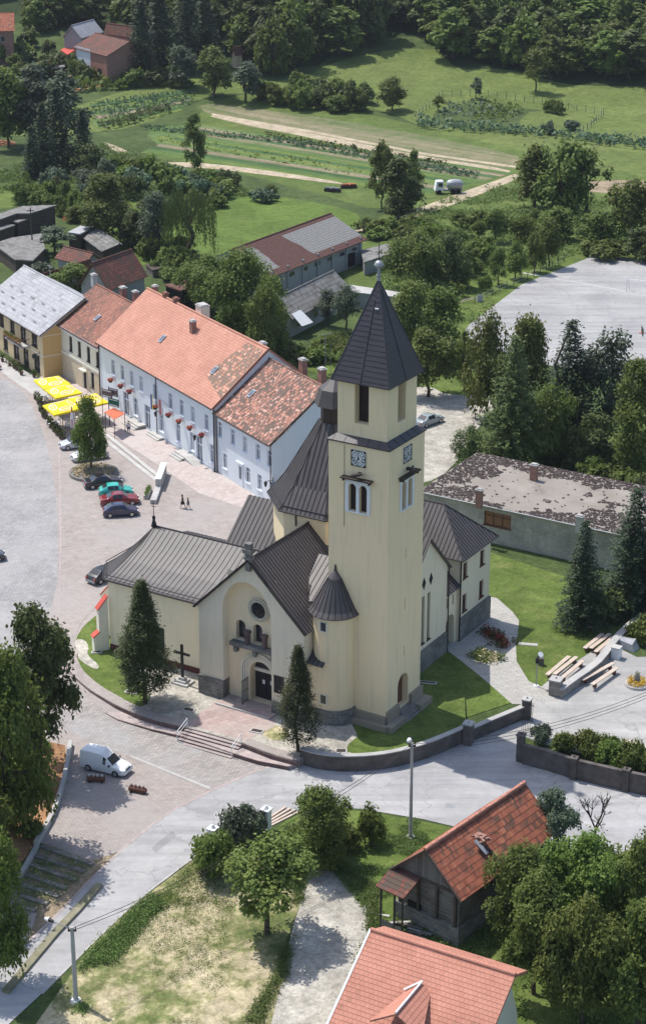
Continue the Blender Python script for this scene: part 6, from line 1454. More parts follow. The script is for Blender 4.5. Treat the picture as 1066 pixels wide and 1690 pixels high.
def make_car(name, kind, loc, rz, paint, label, cat='car', group=None, rack=False):
    L_, Wd, st, side, rear, front = PROFS[kind]
    t = thing(name, loc, rz, label, cat, group); X = lambda f: (f - .5) * L_
    m = MB(); rings = []
    for (f, zb, zt, wb, wt, zl) in st:
        x = X(f); rings.append([(x, -wb * .96, zl), (x, -wb, (zl + zb) / 2), (x, -wb, zb), (x, -wt, zt), (x, wt, zt), (x, wb, zb), (x, wb, (zl + zb) / 2), (x, wb * .96, zl)])
    for a, b in zip(rings, rings[1:]):
        for i in range(8): j = (i + 1) % 8; m.face([a[i], a[j], b[j], b[i]])
    m.face(rings[0][::-1]); m.face(rings[-1])
    bmh = m.build('body', paint, t); 
    me = bmh.data; bm = bmesh.new(); bm.from_mesh(me); bmesh.ops.remove_doubles(bm, verts=bm.verts[:], dist=.001); bmesh.ops.recalc_face_normals(bm, faces=bm.faces[:]); bm.to_mesh(me); bm.free()
    bv = bmh.modifiers.new('b', 'BEVEL'); bv.width = .045; bv.segments = 2; bv.limit_method = 'ANGLE'; bv.angle_limit = R(25)
    me.polygons.foreach_set('use_smooth', [True] * len(me.polygons))
    def inset(q, k0, k1, off, nrm):
        q = [Vector(p) for p in q]; c = sum(q, Vector()) / 4
        return [p + (c - p) * k0 + Vector(nrm) * off for p in q]
    for a, b in side:
        for s_, i0 in ((-1, (2, 3)), (1, (5, 4))):
            q = [rings[a][i0[0]], rings[b][i0[0]], rings[b][i0[1]], rings[a][i0[1]]]; q = inset(q, .13, 0, .012, (0, s_, .25)); m = MB(); m.face(q if s_ < 0 else q[::-1]); m.face([p + Vector((0, s_*.01, 0)) for p in (q if s_ < 0 else q[::-1])]); m.build('side_window', glass_dark, t)
    for pr, nrm, nm in ((rear, (-.7, 0, .7), 'rear_window'), (front, (.7, 0, .7), 'windscreen')):
        if pr:
            a, b = pr; q = [rings[a][3], rings[a][4], rings[b][4], rings[b][3]]; q = inset(q, .1, 0, .02, nrm); m = MB(); m.face(q[::-1] if nm == 'windscreen' else q[::-1]); m.face([p + Vector(nrm) * .008 for p in q][::-1]); m.build(nm, glass_dark, t)
    # side triangles of the windscreen pillars
    for x in (X(.19), X(.81)):
        for s_ in (-1, 1):
            m = MB(); m.tube((x, s_ * (Wd/2 - .2), .31), (x, s_ * (Wd/2 + .01), .31), .31, n=16); w = m.build('wheel', rubber, t)
            m = MB(); m.tube((x, s_ * (Wd/2), .31), (x, s_ * (Wd/2 + .025), .31), .19, n=12); kid(m.build('rim', chrome), w)
    xf, xr = X(1.0), X(0)
    for s_ in (-1, 1):
        m = MB(); m.box(xf - .09, xf - .01 + .02, min(s_*.38, s_*.66), max(s_*.38, s_*.66), .56, .70); m.build('headlight', white_paint, t)
        m = MB(); m.box(xr - .015, xr + .08, min(s_*.5, s_*.72), max(s_*.5, s_*.72), .62, .8); m.build('taillight', red_tin, t)
        m = MB(); x = X(.69); m.rbox((x, s_ * (Wd/2 + .07), .93), .12, .2, .12); m.build('mirror', black_iron, t)
    m = MB(); m.box(xf - .12, xf + .06, -.68, .68, .3, .5); m.build('bumper', grey_paint if kind != 'van' else white_paint, t)
    m = MB(); m.box(xr - .06, xr + .12, -.68, .68, .3, .52); m.build('bumper', grey_paint if kind != 'van' else white_paint, t)
    m = MB(); m.box(xf + .06, xf + .075, -.26, .26, .34, .45); m.build('number_plate', white_paint, t)
    m = MB(); m.box(xf - .06, xf + .012, -.36, .36, .55, .66); m.build('grille', black_iron, t)
    return t
def car_at(name, kind, rear, front, paint, label, cat='car', lift=0):
    a, b = G(*rear), G(*front); d = b - a; c = (a + b) / 2
    return make_car(name, kind, c, math.atan2(d.y, d.x), paint, label, cat)
car_at('parked_van', 'van', (141, 1262), (212, 1279), carpaint('van_white', (.78, .79, .80)), 'white high roofed delivery van parked on the cobbles at lower left', 'van')
car_at('parked_car', 'hatch', (166, 852), (233, 848), carpaint('car_navy', (.018, .018, .06)), 'dark blue car nearest the church in the row of parked cars')
car_at('parked_car', 'sedan', (163, 834), (233, 829), carpaint('car_red', (.22, .02, .025)), 'dark red car between the teal and the dark blue cars')
car_at('parked_car', 'hatch', (160, 819), (223, 815), carpaint('car_teal', (.03, .42, .36)), 'bright teal hatchback in the row of parked cars')
car_at('parked_car', 'sedan', (137, 806), (203, 798), carpaint('car_black', (.018, .014, .02)), 'black saloon car beside the round flower bed')
car_at('parked_car', 'sedan', (184, 752), (113, 763), carpaint('car_white', (.62, .64, .66)), 'white saloon partly hidden under the round tree')
car_at('parked_car', 'hatch', (154, 734), (97, 742), carpaint('car_silver', (.5, .53, .57)), 'pale silver hatchback parked just below the yellow parasols')
car_at('parked_car', 'hatch', (158, 962), (188, 950), carpaint('car_dark', (.012, .014, .02), .4, .15), 'dark car half hidden behind the left end of the church')
car_at('parked_car', 'hatch', (-45, 600), (8, 615), carpaint('car_bright_red', (.6, .02, .02)), 'bright red car cut by the left edge of the photo')
car_at('parked_car', 'hatch', (-50, 928), (7, 922), carpaint('car_charcoal', (.03, .03, .035)), 'charcoal car just entering at the left edge beside the square')
car_at('parked_car', 'sedan', (690, 706), (724, 694), carpaint('car_grey', (.30, .36, .38)), 'blue grey car parked on the gravel behind the tower')
# small tanker trailer on the field track, and machinery
q = G(741, 319); t = thing('tank_trailer', q, R(8), 'white and grey tanker trailer with cab standing on the field track', 'tanker')
m = MB(); N = 10
for i in range(N):
    a0, a1 = math.pi*i/N - math.pi/2, math.pi*(i+1)/N - math.pi/2
    m.tube((1.0 + 1.6*math.sin(a0), 0, 1.7), (1.0 + 1.6*math.sin(a1), 0, 1.7), max(.03, 1.0*math.cos(a0)**.5), max(.03, 1.0*math.cos(a1)**.5) if math.cos(a1) > 0 else .03, 14)
m.build('tank', zinc, t)
m = MB(); m.hexa([(-2.9, -.9, .7), (-1.2, -.9, .7), (-1.2, .9, .7), (-2.9, .9, .7)], [(-2.6, -.8, 2.5), (-1.3, -.8, 2.5), (-1.3, .8, 2.5), (-2.6, .8, 2.5)]); c_ = m.build('cab', white_paint, t)
m = MB(); m.box(-2.3, -1.5, -.93, .93, 1.5, 2.2); kid(m.build('cab_window', glass_dark), c_)
for x in (-2.1, .6, 1.6):
    for s_ in (-1, 1): m = MB(); m.tube((x, s_*.7, .45), (x, s_*1.0, .45), .45, n=12); m.build('wheel', rubber, t)
m = MB(); m.box(-1.3, 2.4, -.4, .4, .5, .8); m.build('chassis', grey_paint, t)
def harrow(px, mat, label, rz):
    t = thing('harrow', G(*px), rz, label, 'farm machine')
    m = MB(); m.box(-1.4, 1.4, -.1, .1, .7, .9); m.box(-1.2, 1.2, .7, .85, .6, .78); m.box(-.1, .1, -.8, .8, .75, .9); m.build('frame', mat, t)
    for k in range(6): m = MB(); m.tube((-1.3 + .5*k, -.2, .35), (-1.25 + .5*k, .9, .35), .34, n=10); m.build('disc', rust_dark, t)
harrow((576, 311), red_cloth, 'orange harrow standing on the field track', R(10)); harrow((548, 317), grey_paint, 'grey farm machine left of the orange harrow', R(-20))
# ================================================================ CAFE
yl = thing('yellow_parasol', G(95, 668), R(0), 'x', 'parasol', 'yellow cafe parasols')
yl = None; C_PAR = [((56, 627), (97, 620), (117, 633), (73, 642), 'yellow parasol farthest left of the cafe beside the ocher house'), ((74, 642.6), (115, 633.6), (136, 648), (93, 657), 'yellow parasol directly below the farthest one'), ((115.5, 657.5), (159, 649), (180, 664), (138, 673), 'yellow parasol nearest the white house wall'), ((71, 669), (115, 658), (135.5, 673.5), (90, 685), 'yellow parasol nearest the cobbled street')]
for o in [o for o in list(bpy.data.objects) if o.name.startswith('yellow_parasol')]: bpy.data.objects.remove(o)
ZP = 3.5
def scriptoval(mb, c, ax, ay, z, w, h):       # pale ribbon like emblem, ring of short strokes
    for i in range(14):
        a0, a1 = 2*math.pi*i/14, 2*math.pi*(i+1)/14
        q = [Vector(c) + ax*(w*r_*math.cos(a)) + ay*(h*r_*math.sin(a)) for r_, a in ((.72, a0), (1, a0), (1, a1), (.72, a1))]
        mb.face([(p.x, p.y, z) for p in q])
    for k in range(5):
        x = -.55 + .26 * k; q = [Vector(c) + ax*(w*(x+dx)) + ay*(h*dy) for dx, dy in ((-.06, -.3), (.08, -.3), (.12, .35 if k % 2 else .2), (-.02, .35 if k % 2 else .2))]
        mb.face([(p.x, p.y, z) for p in q])
logo_m = plain('pale_print', (.80, .72, .58), rough=.85); 
for a, b, c, d, lab in C_PAR:
    ws = [P(*p, ZP) for p in (a, b, c, d)]; ctr = sum(ws, Vector()) / 4; ctr.z = .7
    t = thing('yellow_parasol', ctr, 0, lab, 'parasol', 'yellow cafe parasols')
    l = [(p - ctr) for p in ws]; m = MB(); apx = Vector((0, 0, ZP - .7 + .55))
    for p, q in zip(l, l[1:] + l[:1]):
        pp = Vector((p.x, p.y, ZP - .7)); qq = Vector((q.x, q.y, ZP - .7)); m.slab([pp, qq, apx], .03)
        m.hexa([pp - Vector((0, 0, .22)), qq - Vector((0, 0, .22)), qq * .995 - Vector((0, 0, .22)), pp * .995 - Vector((0, 0, .22))], [pp, qq, qq * .995, pp * .995])
    cn = m.build('canopy', yellow_cloth, t)
    m = MB()
    for p, q in zip(l, l[1:] + l[:1]):
        mid = (p + q) / 2; ax = (q - p).normalized(); ay = Vector((-mid.x, -mid.y, 0)); D_ = ay.length; ay.normalize()
        cc = Vector((mid.x, mid.y, 0)) * .66; zf_ = ZP - .7 + .55 * .34
        N = 18; k0 = .55 / D_
        def pt(x, y): v = cc + ax * x + ay * y; return (v.x, v.y, zf_ + y * k0 + .03)
        w, h = min(1.05, (q-p).length * .26), min(.48, D_ * .3)
        for i in range(N):
            a0, a1 = 2*math.pi*i/N, 2*math.pi*(i+1)/N
            m.face([pt(w*.8*math.cos(a0), h*.72*math.sin(a0)), pt(w*math.cos(a0), h*math.sin(a0)), pt(w*math.cos(a1), h*math.sin(a1)), pt(w*.8*math.cos(a1), h*.72*math.sin(a1))])
        for k in range(6): x = -w*.6 + w*.22*k; m.face([pt(x, -h*.35), pt(x + .11, -h*.35), pt(x + .16, h*(.4 if k % 2 else .2)), pt(x + .05, h*(.4 if k % 2 else .2))])
    kid(m.build('canopy_print', logo_m), cn)
    m = MB(); m.tube((0, 0, 0), (0, 0, ZP - .7 + .5), .04, n=8); m.build('pole', wood_brown, t)
    m = MB(); m.ring((0, 0), .4, .35, 0, .12, 12); m.build('base', concrete, t)
    for k in range(2):
        off = Vector(((-1.1 if k else 1.0), .3, 0)); tt_ = thing('cafe_table', ctr + off, 0, 'round cafe table under the ' + lab.split(' beside')[0] + (', left' if k else ', right'), 'table', 'cafe tables under the parasols')
        m = MB(); m.ring((0, 0), .42, .42, .70, .74, 14); m.build('tabletop', white_paint, tt_); m = MB(); m.ring((0, 0), .04, .04, 0, .7, 6); m.ring((0, 0), .25, .2, 0, .04, 10); m.build('leg', black_iron, tt_)
        for j in range(3):
            an = j * 2.1 + k; ch = thing('cafe_chair', ctr + off + Vector((.75*math.cos(an), .75*math.sin(an), 0)), an, 'white chair under the ' + lab.split(' beside')[0] + ', ' + ('street side', 'house side', 'middle')[j] + (' left' if k else ' right'), 'chair', 'cafe chairs under the parasols')
            m = MB(); m.box(-.22, .22, -.22, .22, .42, .46); m.build('seat', white_paint, ch); m = MB(); m.box(.18, .22, -.22, .22, .46, .9); m.build('backrest', white_paint, ch)
            for x in (-.2, .2):
                for y in (-.2, .2): m = MB(); m.tube((x, y, 0), (x, y, .42), .02, n=4); m.build('leg', grey_paint, ch)
t = thing('folded_parasol', G(121, 716), 0, 'folded red and white parasol standing beside the round tree', 'parasol')
m = MB(); m.ring((0, 0), .34, .26, .9, 1.9, 8); m.ring((0, 0), .26, .08, 1.9, 3.0, 8); m.build('folded_canopy', white_cloth, t); m = MB(); m.ring((0, 0), .12, .05, 2.9, 3.6, 8)
for i in range(4): a = i * 1.57; m.tube((.3*math.cos(a), .3*math.sin(a), 1.0), (.24*math.cos(a), .24*math.sin(a), 2.0), .07, n=4)
m.build('red_band', red_tin, t); m = MB(); m.tube((0, 0, 0), (0, 0, 3.5), .03); m.ring((0, 0), .3, .3, 0, .1, 10); m.build('pole', grey_paint, t)
for i, (x, y) in enumerate([(84, 702), (88, 708), (93, 714), (98, 720), (75, 690), (70, 680), (67, 668), (62, 660), (104, 726)]):
    t = thing('planter', G(x, y), R(-50), ['green planter box on the cafe edge, ' + w for w in ('sixth from the top', 'fifth from the bottom corner', 'fourth from the bottom corner', 'third from the bottom corner', 'fifth from the top', 'fourth from the top', 'third from the top', 'topmost under the first parasol', 'lowest near the folded parasol')][i], 'planter', 'planters round the cafe')
    m = MB(); m.box(-.5, .5, -.22, .22, 0, .5); m.build('box', wood_dark, t); m = MB(); leafball(m, (0, 0, .75), .5, 160, .12); m.build('plant', L_dark, t)
# red canvas canopy by the house and round sign boards
ws = [P(x, y, 3.2) for x, y in ((173, 680), (188, 673), (207, 682), (189, 692))]; ctr = sum(ws, Vector()) / 4; ctr.z = .7
t = thing('canopy', ctr, 0, 'orange red canvas canopy beside the white house', 'canopy'); m = MB(); m.slab([p - Vector((ctr.x, ctr.y, .7)) for p in ws], .06); m.build('roof', red_cloth, t)
for p in ws: m = MB(); q = (p - ctr) * .95; m.tube((q.x, q.y, 0), (q.x, q.y, 2.5), .05, n=5); m.build('post', black_iron, t)
for (px, z, mt, lab, w) in (((177, 648), 5.2, kerb_red, 'dark red round topped sign board beside the red canopy', .9), ((187, 646), 5.4, kerb_red, 'second dark red sign board nearer the white house', .8), ((188, 663), 4.2, green_cloth, 'dark green sign board just above the red canopy', .9)):
    w3 = P(*px, z); t = thing('sign_board', (w3.x, w3.y, .7), RB + R(20), lab, 'sign')
    m = MB(); m.hexa([(-w, -.04, z - 1.3), (w, -.04, z - 1.3), (w, .04, z - 1.3), (-w, .04, z - 1.3)], [(-w, -.04, z - .3), (w, -.04, z - .3), (w, .04, z - .3), (-w, .04, z - .3)]); b_ = m.build('board', mt, t); m = MB(); m.tube((-w, 0, 0), (-w, 0, z - .2), .04, n=5); m.build('post', black_iron, t)
    m = MB(); m.box(-w * .8, w * .8, -.06, -.04, z - 1.2, z - 1.1); m.box(-w * .8, w * .8, -.06, -.04, z - .5, z - .42); kid(m.build('board_trim', white_paint), b_)
# flags by the town house entrance
for k, (px, c1, c2, lab) in enumerate((((227, 662), (.05, .1, .45), (.75, .65, .05), 'blue and yellow flag hanging on the long white house'), ((236, 672), (.5, .04, .04), (.7, .7, .72), 'red and white flag hanging on the long white house'))):
    r_, n_ = RN(*px, 6.0); p = C0 + Ra * r_ + Rn * (-.8); p.z = 5.0; t = thing('flag', p, RB, lab, 'flag')
    m = MB(); m.tube((0, .55, .6), (0, -.5, 1.6), .03); m.build('flagpole', zinc, t)
    m1, m2 = MB(), MB()
    for i in range(6):
        a, b = -.35 + .1 * i, -.25 + .1 * i; dy = .05 * (i % 2); zt = 1.45
        (m1 if i < 3 else m2).hexa([(a, -.45 + dy, zt - 1.9), (b, -.45 + .05 - dy, zt - 1.9), (b, -.43 + .05 - dy, zt - 1.9), (a, -.43 + dy, zt - 1.9)], [(a, -.45 + dy, zt), (b, -.45 + .05 - dy, zt), (b, -.43 + .05 - dy, zt), (a, -.43 + dy, zt)])
    m1.build('flag_cloth', plain('flag_a%s' % ('' if k == 0 else '_red'), c1), t); m2.build('flag_cloth', plain('flag_b%s' % ('' if k == 0 else '_white'), c2), t)
# potted shrubs along the ocher house
for i, (x, y) in enumerate(((17, 604), (24, 608), (28, 611), (33, 614), (36, 619), (57, 623), (5, 597))):
    t = thing('potted_shrub', G(x, y), 0, 'small potted shrub before the ocher house, ' + ('largest round one', 'thin one beside the largest', 'slim middle one', 'next to the last but one', 'nearest the street corner of its row', 'alone beside the first parasol', 'beside the bright red car')[i], 'potted plant', 'potted shrubs by the ocher house')
    m = MB(); m.ring((0, 0), .18, .24, 0, .4, 10); m.build('pot', wood_brown, t); m = MB(); leafball(m, (0, 0, .75), .4 if i else .6, 150, .1); m.build('plant', L_dark, t)
# round flower bed at the foot of the tree on the square
t = thing('flower_bed', G(155, 782), 0, 'round raised bed of pale stones at the foot of the tree on the square', 'flower bed')
m = MB(); m.ring((0, 0), 2.9, 2.9, -.05, .35, 28); m.build('stone_rim', stone_wall, t); m = MB()
for i in range(420): a, r_ = rnd.uniform(0, 6.283), 2.6 * math.sqrt(rnd.random()); m.rbox((r_*math.cos(a), r_*math.sin(a), .35), rnd.uniform(.1, .22), rnd.uniform(.08, .18), rnd.uniform(.05, .2), rnd.uniform(0, 3))
m.build('bed_stones', plain('ochre_stones', (.45, .35, .2), (.25, .2, .12), sc=4), t)
# ================================================================ STREET FURNITURE
def pole(name, base, top_z, label, arm, cat='street lamp', r0=.16, r1=.10):
    t = thing(name, base, 0, label, cat); h = top_z
    m = MB(); m.tube((0, 0, -.3), (0, 0, h), r0, r1, n=10); m.build('pole', concrete, t); m = MB(); m.ring((0, 0), .42, .36, -.1, .15, 10); m.build('foot', white_paint, t)
    m = MB(); a = Vector((0, 0, h - .4)); b = a + Vector(arm); m.path([a, a + Vector((arm[0]*.3, arm[1]*.3, arm[2] * .8)), b], .035, 6); m.build('arm', grey_paint, t)
    d = Vector((arm[0], arm[1], 0)).normalized(); m = MB()
    m.tube(b - d * .1, b + d * .25, .10, .16, 8, 0); hd = m.build('lamp_head', black_iron, t)
    m = MB(); m.tube(b + d * .25, b + d * .62, .2, .12, 10); kid(m.build('lamp_cover', white_paint), hd)
    m = MB(); m.box(-.3, .3, -.05, .05, h - .35, h - .2); m.ring((.25, 0), .04, .04, h - .2, h, 6); m.ring((-.25, 0), .04, .04, h - .2, h, 6); m.build('insulator_bar', rust_dark, t)
    return t
b1_ = G(677, 1383); h1 = zat((b1_.x, b1_.y), 1226) - b1_.z
pole('street_lamp', b1_, h1, 'concrete street lamp pole on the grass verge in front of the tower', (-.1, -.2, .9))
b2_ = G(126, 1652); h2 = zat((b2_.x, b2_.y), 1530) - b2_.z
pole('street_lamp', b2_, h2, 'concrete lamp pole with white lamp head at the lower left edge of the road', (-1.5, .9, .3), r0=.18, r1=.13)
A_, B_ = b1_ + Vector((0, 0, h1 - .1)), b2_ + Vector((0, 0, h2 - .1))
for k, (off, sag) in enumerate(((0, 1.1), (.35, 1.3))):
    m = MB(); ps = []
    for i in range(25): q = i / 24; p = A_.lerp(B_, q); p.z -= sag * 4 * q * (1 - q) + off * .6; ps.append(p)
    m.path(ps, .022, 5); single('power_cable', m, black_iron, ('upper' if k == 0 else 'lower') + ' black cable strung between the two street lamps', 'cable')
E_ = P(1066, 1300, 6.5)
for k in range(3):
    m = MB(); ps = []
    for i in range(17): q = i / 16; p = A_.lerp(Vector((27.5, 146, 7.0)), q); p.z -= 1.0 * 4 * q * (1 - q) + k * .3; ps.append(p)
    m.path(ps, .02, 5); single('power_cable', m, black_iron, ('top', 'middle', 'lowest')[k] + ' of three cables running right from the lamp pole over the road', 'cable')
# floodlight mast on the lawn
t = thing('floodlight', G(884, 1133), 0, 'slim mast with a round floodlight on the church lawn', 'floodlight')
m = MB(); m.tube((0, 0, 0), (0, 0, 2.9), .05, n=8); m.build('mast', grey_paint, t); m = MB(); m.ring((0, 0), .28, .25, -.02, .12, 10); m.build('foot', white_paint, t)
m = MB(); m.rbox((0, 0, 2.4), .3, .3, .5); m.build('control_box', black_iron, t); m = MB(); m.tube((.1, -.05, 3.1), (.25, -.3, 3.4), .1, .3, 12); m.tube((0, 0, 2.8), (.1, 0, 3.2), .05); h_ = m.build('lamp_head', black_iron, t); m = MB(); m.tube((.25, -.3, 3.4), (.27, -.33, 3.43), .27, n=12); kid(m.build('lamp_glass', white_paint), h_)
t = thing('tree_stump', G(892, 1098), 0, 'pale cut stump in the lawn right behind the floodlight', 'stump'); m = MB(); m.ring((0, 0), .3, .26, -.05, .8, 10); m.build('trunk', bark_g, t)
# benches
def bench(a, b, z, label, group):
    A_, B_ = P(*a, z + .72), P(*b, z + .72); c = (A_ + B_) / 2; d = B_ - A_; L_ = max(2.0, min(d.length, 6)); c.z = z
    t = thing('bench', c, math.atan2(d.y, d.x), label, 'bench', group)
    m = MB(); m.box(-L_/2, L_/2, -.2, .2, .44, .51); m.build('seat', wood_bench, t)
    for s_ in (-1, 1): m = MB(); m.box(s_ * L_ * .38 - .12, s_ * L_ * .38 + .12, -.16, .16, 0, .44); m.build('leg', wood_brown, t)
g1, g2, g3 = 'log benches on the lawn by the low wall', 'log benches farther up under the spruces', 'benches on the asphalt yard'
bench((902, 1110), (939, 1079), .72, 'long pale bench on the lawn, leftmost of the three nearest the floodlight', g1)
bench((914, 1109), (951, 1080), .72, 'long pale bench in the middle of the three nearest the floodlight', g1)
bench((925, 1116), (962, 1086), .72, 'long pale bench beside the wall, lower one of the three by the floodlight', g1)
bench((964, 1066), (994, 1042), .72, 'leftmost upper bench near the spruce shade', g2)
bench((974, 1066), (1006, 1042), .72, 'middle upper bench near the spruce shade', g2)
bench((982, 1072), (1012, 1047), .72, 'upper bench closest to the stone wall', g2)
bench((960, 1118), (1012, 1090), .72, 'bench with dark legs in the asphalt yard, closer to the wall', g3)
bench((976, 1126), (1018, 1098), .72, 'bench in the asphalt yard, nearer the round flower planter', g3)
bench((950, 1012), (975, 1032), .72, 'dark weathered bench deep in the spruce shade', g2)
bench((1030, 1217), (1075, 1232), .9, 'white plank bench behind the long dark garden wall', 'white benches')
t = thing('waste_bin', G(1016, 1086), R(-30), 'white box shaped bin at the wall behind the yard benches', 'bin'); m = MB(); m.box(-.4, .4, -.4, .4, 0, 1.1); m.build('body', white_paint, t); m = MB(); m.box(-.43, .43, -.43, .43, 1.1, 1.2); m.build('lid', concrete_l, t)
t = thing('covered_stack', G(1030, 1068), R(-35), 'stack under grey plastic sheet against the low stone wall', 'stack'); m = MB(); m.hexa([(-1.3, -.6, 0), (1.3, -.6, 0), (1.3, .6, 0), (-1.3, .6, 0)], [(-1.1, -.4, .9), (1.0, -.5, .7), (.9, .5, .95), (-1.2, .4, .8)]); m.build('sheet', zinc, t)
t = thing('flower_planter', G(1050, 1131), 0, 'round planter of orange flowers on the asphalt yard', 'planter'); m = MB(); m.ring((0, 0), 1.15, 1.1, -.02, .22, 22); m.build('rim', concrete, t); m = MB()
for i in range(9): a = i * .698; leafball(m, (.68*math.cos(a), .68*math.sin(a), .45), .32, 70, .09)
m.build('flowers', flower_mix, t); m = MB(); m.ring((0, 0), .3, .26, .1, 1.1, 12); m.build('centre_stone', stone_wall, t); m = MB(); leafball(m, (0, 0, 1.25), .25, 40, .08); m.build('centre_plant', L_light, t)
# flat grave plates / grids in the church yard
for i, (x, y, w, h, rz, lab) in enumerate(((312, 1172, 1.1, .7, -20, 'dark framed ground grate on the gravel before the entrance'), (424, 1207, 1.2, .7, -22, 'dark ground grate beside the entrance paving'), (218, 1143, 1.3, .6, -20, 'pale framed ground grate near the big left conifer'), (160, 1077, 1.0, .5, 5, 'small pale ground grate in the left grass'), (563, 1240, 1.0, .8, 0, 'square white framed grate behind the retaining wall'), (871, 1064, 1.8, .5, -10, 'long pale slab set in the lawn right of the path'), (706, 1127, 1.6, .5, -10, 'long slab set in the shaded lawn beside the tower'))):
    t = thing('ground_grate', P(x, y, .73), R(rz), lab, 'grate'); m = MB(); m.box(-w/2, w/2, -h/2, h/2, -.02, .08); m.build('frame', concrete_l, t); m = MB(); m.box(-w/2 + .12, w/2 - .12, -h/2 + .12, h/2 - .12, .05, .09); m.build('grid', rust_dark if i != 5 else concrete, t)
for i, (x, y) in enumerate(((159, 1290), (228, 1308))):
    t = thing('log_trestle', G(x, y), R(-5 - 15 * i), ('dark wooden log with pale pegs lying in front of the white van', 'reddish log with flowers lying right of the other log')[i], 'log', 'logs on the cobbles')
    m = MB(); m.tube((-.75, 0, .3), (.75, 0, .3), .26, .24, 10); m.build('log', wood_brown, t); m = MB()
    for k in range(4): m.ring((-.55 + .36 * k, 0), .1, .12, .45, .68, 8)
    m.build('pots', kerb_red if i else concrete_l, t); m = MB(); m.box(-.6, -.45, -.3, .3, 0, .12); m.box(.45, .6, -.3, .3, 0, .12); m.build('support', wood_dark, t)
# iron gate with white pillars (lower middle)
for (x, y, lab) in ((440, 1368, 'right white capped gate pillar beside the road'), (352, 1400, 'left white capped gate pillar at the road edge')):
    t = thing('gate_pillar', G(x, y), R(-30), lab, 'pillar', 'white gate pillars'); m = MB(); m.box(-.3, .3, -.3, .3, -.2, 1.75); m.build('shaft', white_paint, t); m = MB(); m.box(-.4, .4, -.4, .4, 1.75, 1.87); m.ring((0, 0), .22, .08, 1.87, 2.15, 10); m.build('cap', white_paint, t)
def ironfence(a, b, h, label, step=.16):
    A_, B_ = G(*a), G(*b); d = B_ - A_; L_ = d.length; t = thing('iron_gate', A_, math.atan2(d.y, d.x), label, 'gate')
    m = MB(); k = 0
    while k * step < L_: m.tube((k*step, 0, .1), (k*step, 0, h + .15 * math.sin(math.pi * k * step / L_)), .02, n=4); k += 1
    m.build('bars', black_iron, t); m = MB(); m.tube((0, 0, .2), (L_, 0, .2), .03, n=4); m.tube((0, 0, h - .15), (L_, 0, h - .15), .03, n=4); m.build('rails', black_iron, t)
ironfence((438, 1370), (400, 1380), 2.0, 'black iron gate leaf beside the right white pillar'); ironfence((356, 1401), (388, 1420), 2.0, 'black iron gate leaf swung inwards by the left white pillar')
ironfence((860, 1212), (876, 1206), 1.9, 'open grey iron gate leaf behind the yard wall', .2); ironfence((868, 1188), (880, 1196), 1.9, 'small dark iron gate leaf at the yard pillar', .2)
t = thing('stone_pile', G(470, 1352), R(30), 'pile of planks and stones right of the white gate pillar', 'planks'); 
for k in range(4): m = MB(); m.rbox((-.2 * k, .25 * k, .05 * k), 3.2, .2, .1, .25 + .05*k); m.build('plank', wood_bench, t)
# sports court: goals and basketball board
def goal(a, b, z, h, label):
    A_, B_ = P(*a, z), P(*b, z); d = B_ - A_; L_ = d.length; t = thing('football_goal', A_, math.atan2(d.y, d.x), label, 'goal'); r_ = .06
    for p, q, nm in (((0, 0, 0), (0, 0, h), 'post'), ((L_, 0, 0), (L_, 0, h), 'post'), ((0, 0, h), (L_, 0, h), 'crossbar')): m = MB(); m.tube(p, q, r_); m.build(nm, white_paint, t)
    m = MB()
    for x in (0, L_): m.tube((x, 0, h), (x, .9, h), .03); m.tube((x, .9, h), (x, 1.6, 0), .03)
    m.tube((0, .9, h), (L_, .9, h), .03); m.tube((0, 1.6, 0), (L_, 1.6, 0), .03); m.build('net_frame', zinc, t)
goal((1033, 481), (1078, 486), .71, 2.0, 'white football goal on the concrete sports court')
t = thing('basketball_hoop', P(1068, 588, .71), 0, 'basketball board with dark panel at the right side of the court', 'basketball hoop'); hh = 3.4
m = MB(); m.tube((0, 0, 0), (0, 0, hh), .08); m.tube((0, 0, hh - .2), (-.9, 0, hh + .1), .06); m.build('post', grey_paint, t); m = MB(); m.box(-.98, -.92, -.9, .9, hh - .3, hh + .8); m.build('backboard', black_iron, t); m = MB(); m.box(-1.0, -.98, -.7, .7, hh - .1, hh + .6); m.build('board_panel', wood_dark, t)
m = MB(); m.ring((-1.25, 0), .24, .24, hh, hh + .04, 12); m.build('hoop', red_tin, t)
for i, (a, b) in enumerate((((764, 541), (860, 468)), ((860, 468), (985, 421)))): pass
# wire fences: posts
def postfence(pts, n, h, label, rails=2, mat=wood_dark, name='post_fence'):
    W3 = [G(*p) for p in pts]; t = thing(name, W3[0], 0, label, 'fence'); tot = sum((b - a).length for a, b in zip(W3, W3[1:])); step = tot / n
    ps = []
    for a, b in zip(W3, W3[1:]):
        k = max(1, round((b - a).length / step)); ps += [a.lerp(b, i / k) for i in range(k)]
    ps.append(W3[-1])
    for p in ps: m = MB(W3[0]); q = Vector((p.x, p.y, g(p.x, p.y))); m.tube(q - Vector((0, 0, .2)), q + Vector((0, 0, h)), .07, .05, 5); m.build('post', mat, t)
    m = MB(W3[0])
    for r_ in range(rails):
        for a, b in zip(ps, ps[1:]): z = h * (r_ + .7) / (rails + .2); m.tube(a + Vector((0, 0, z)), b + Vector((0, 0, z)), .02, n=4)
    m.build('wire', zinc, t)
postfence([(783, 502), (812, 487), (870, 462), (930, 432)], 14, 1.3, 'post and wire fence between the young trees and the sports court')
postfence([(560, 392), (620, 383), (660, 368), (700, 345)], 12, 1.5, 'post fence running along the lane behind the warehouse')
postfence([(686, 194), (730, 160), (790, 158), (880, 170), (995, 190)], 26, 1.6, 'dark post fence round the garden plot on the hillside')
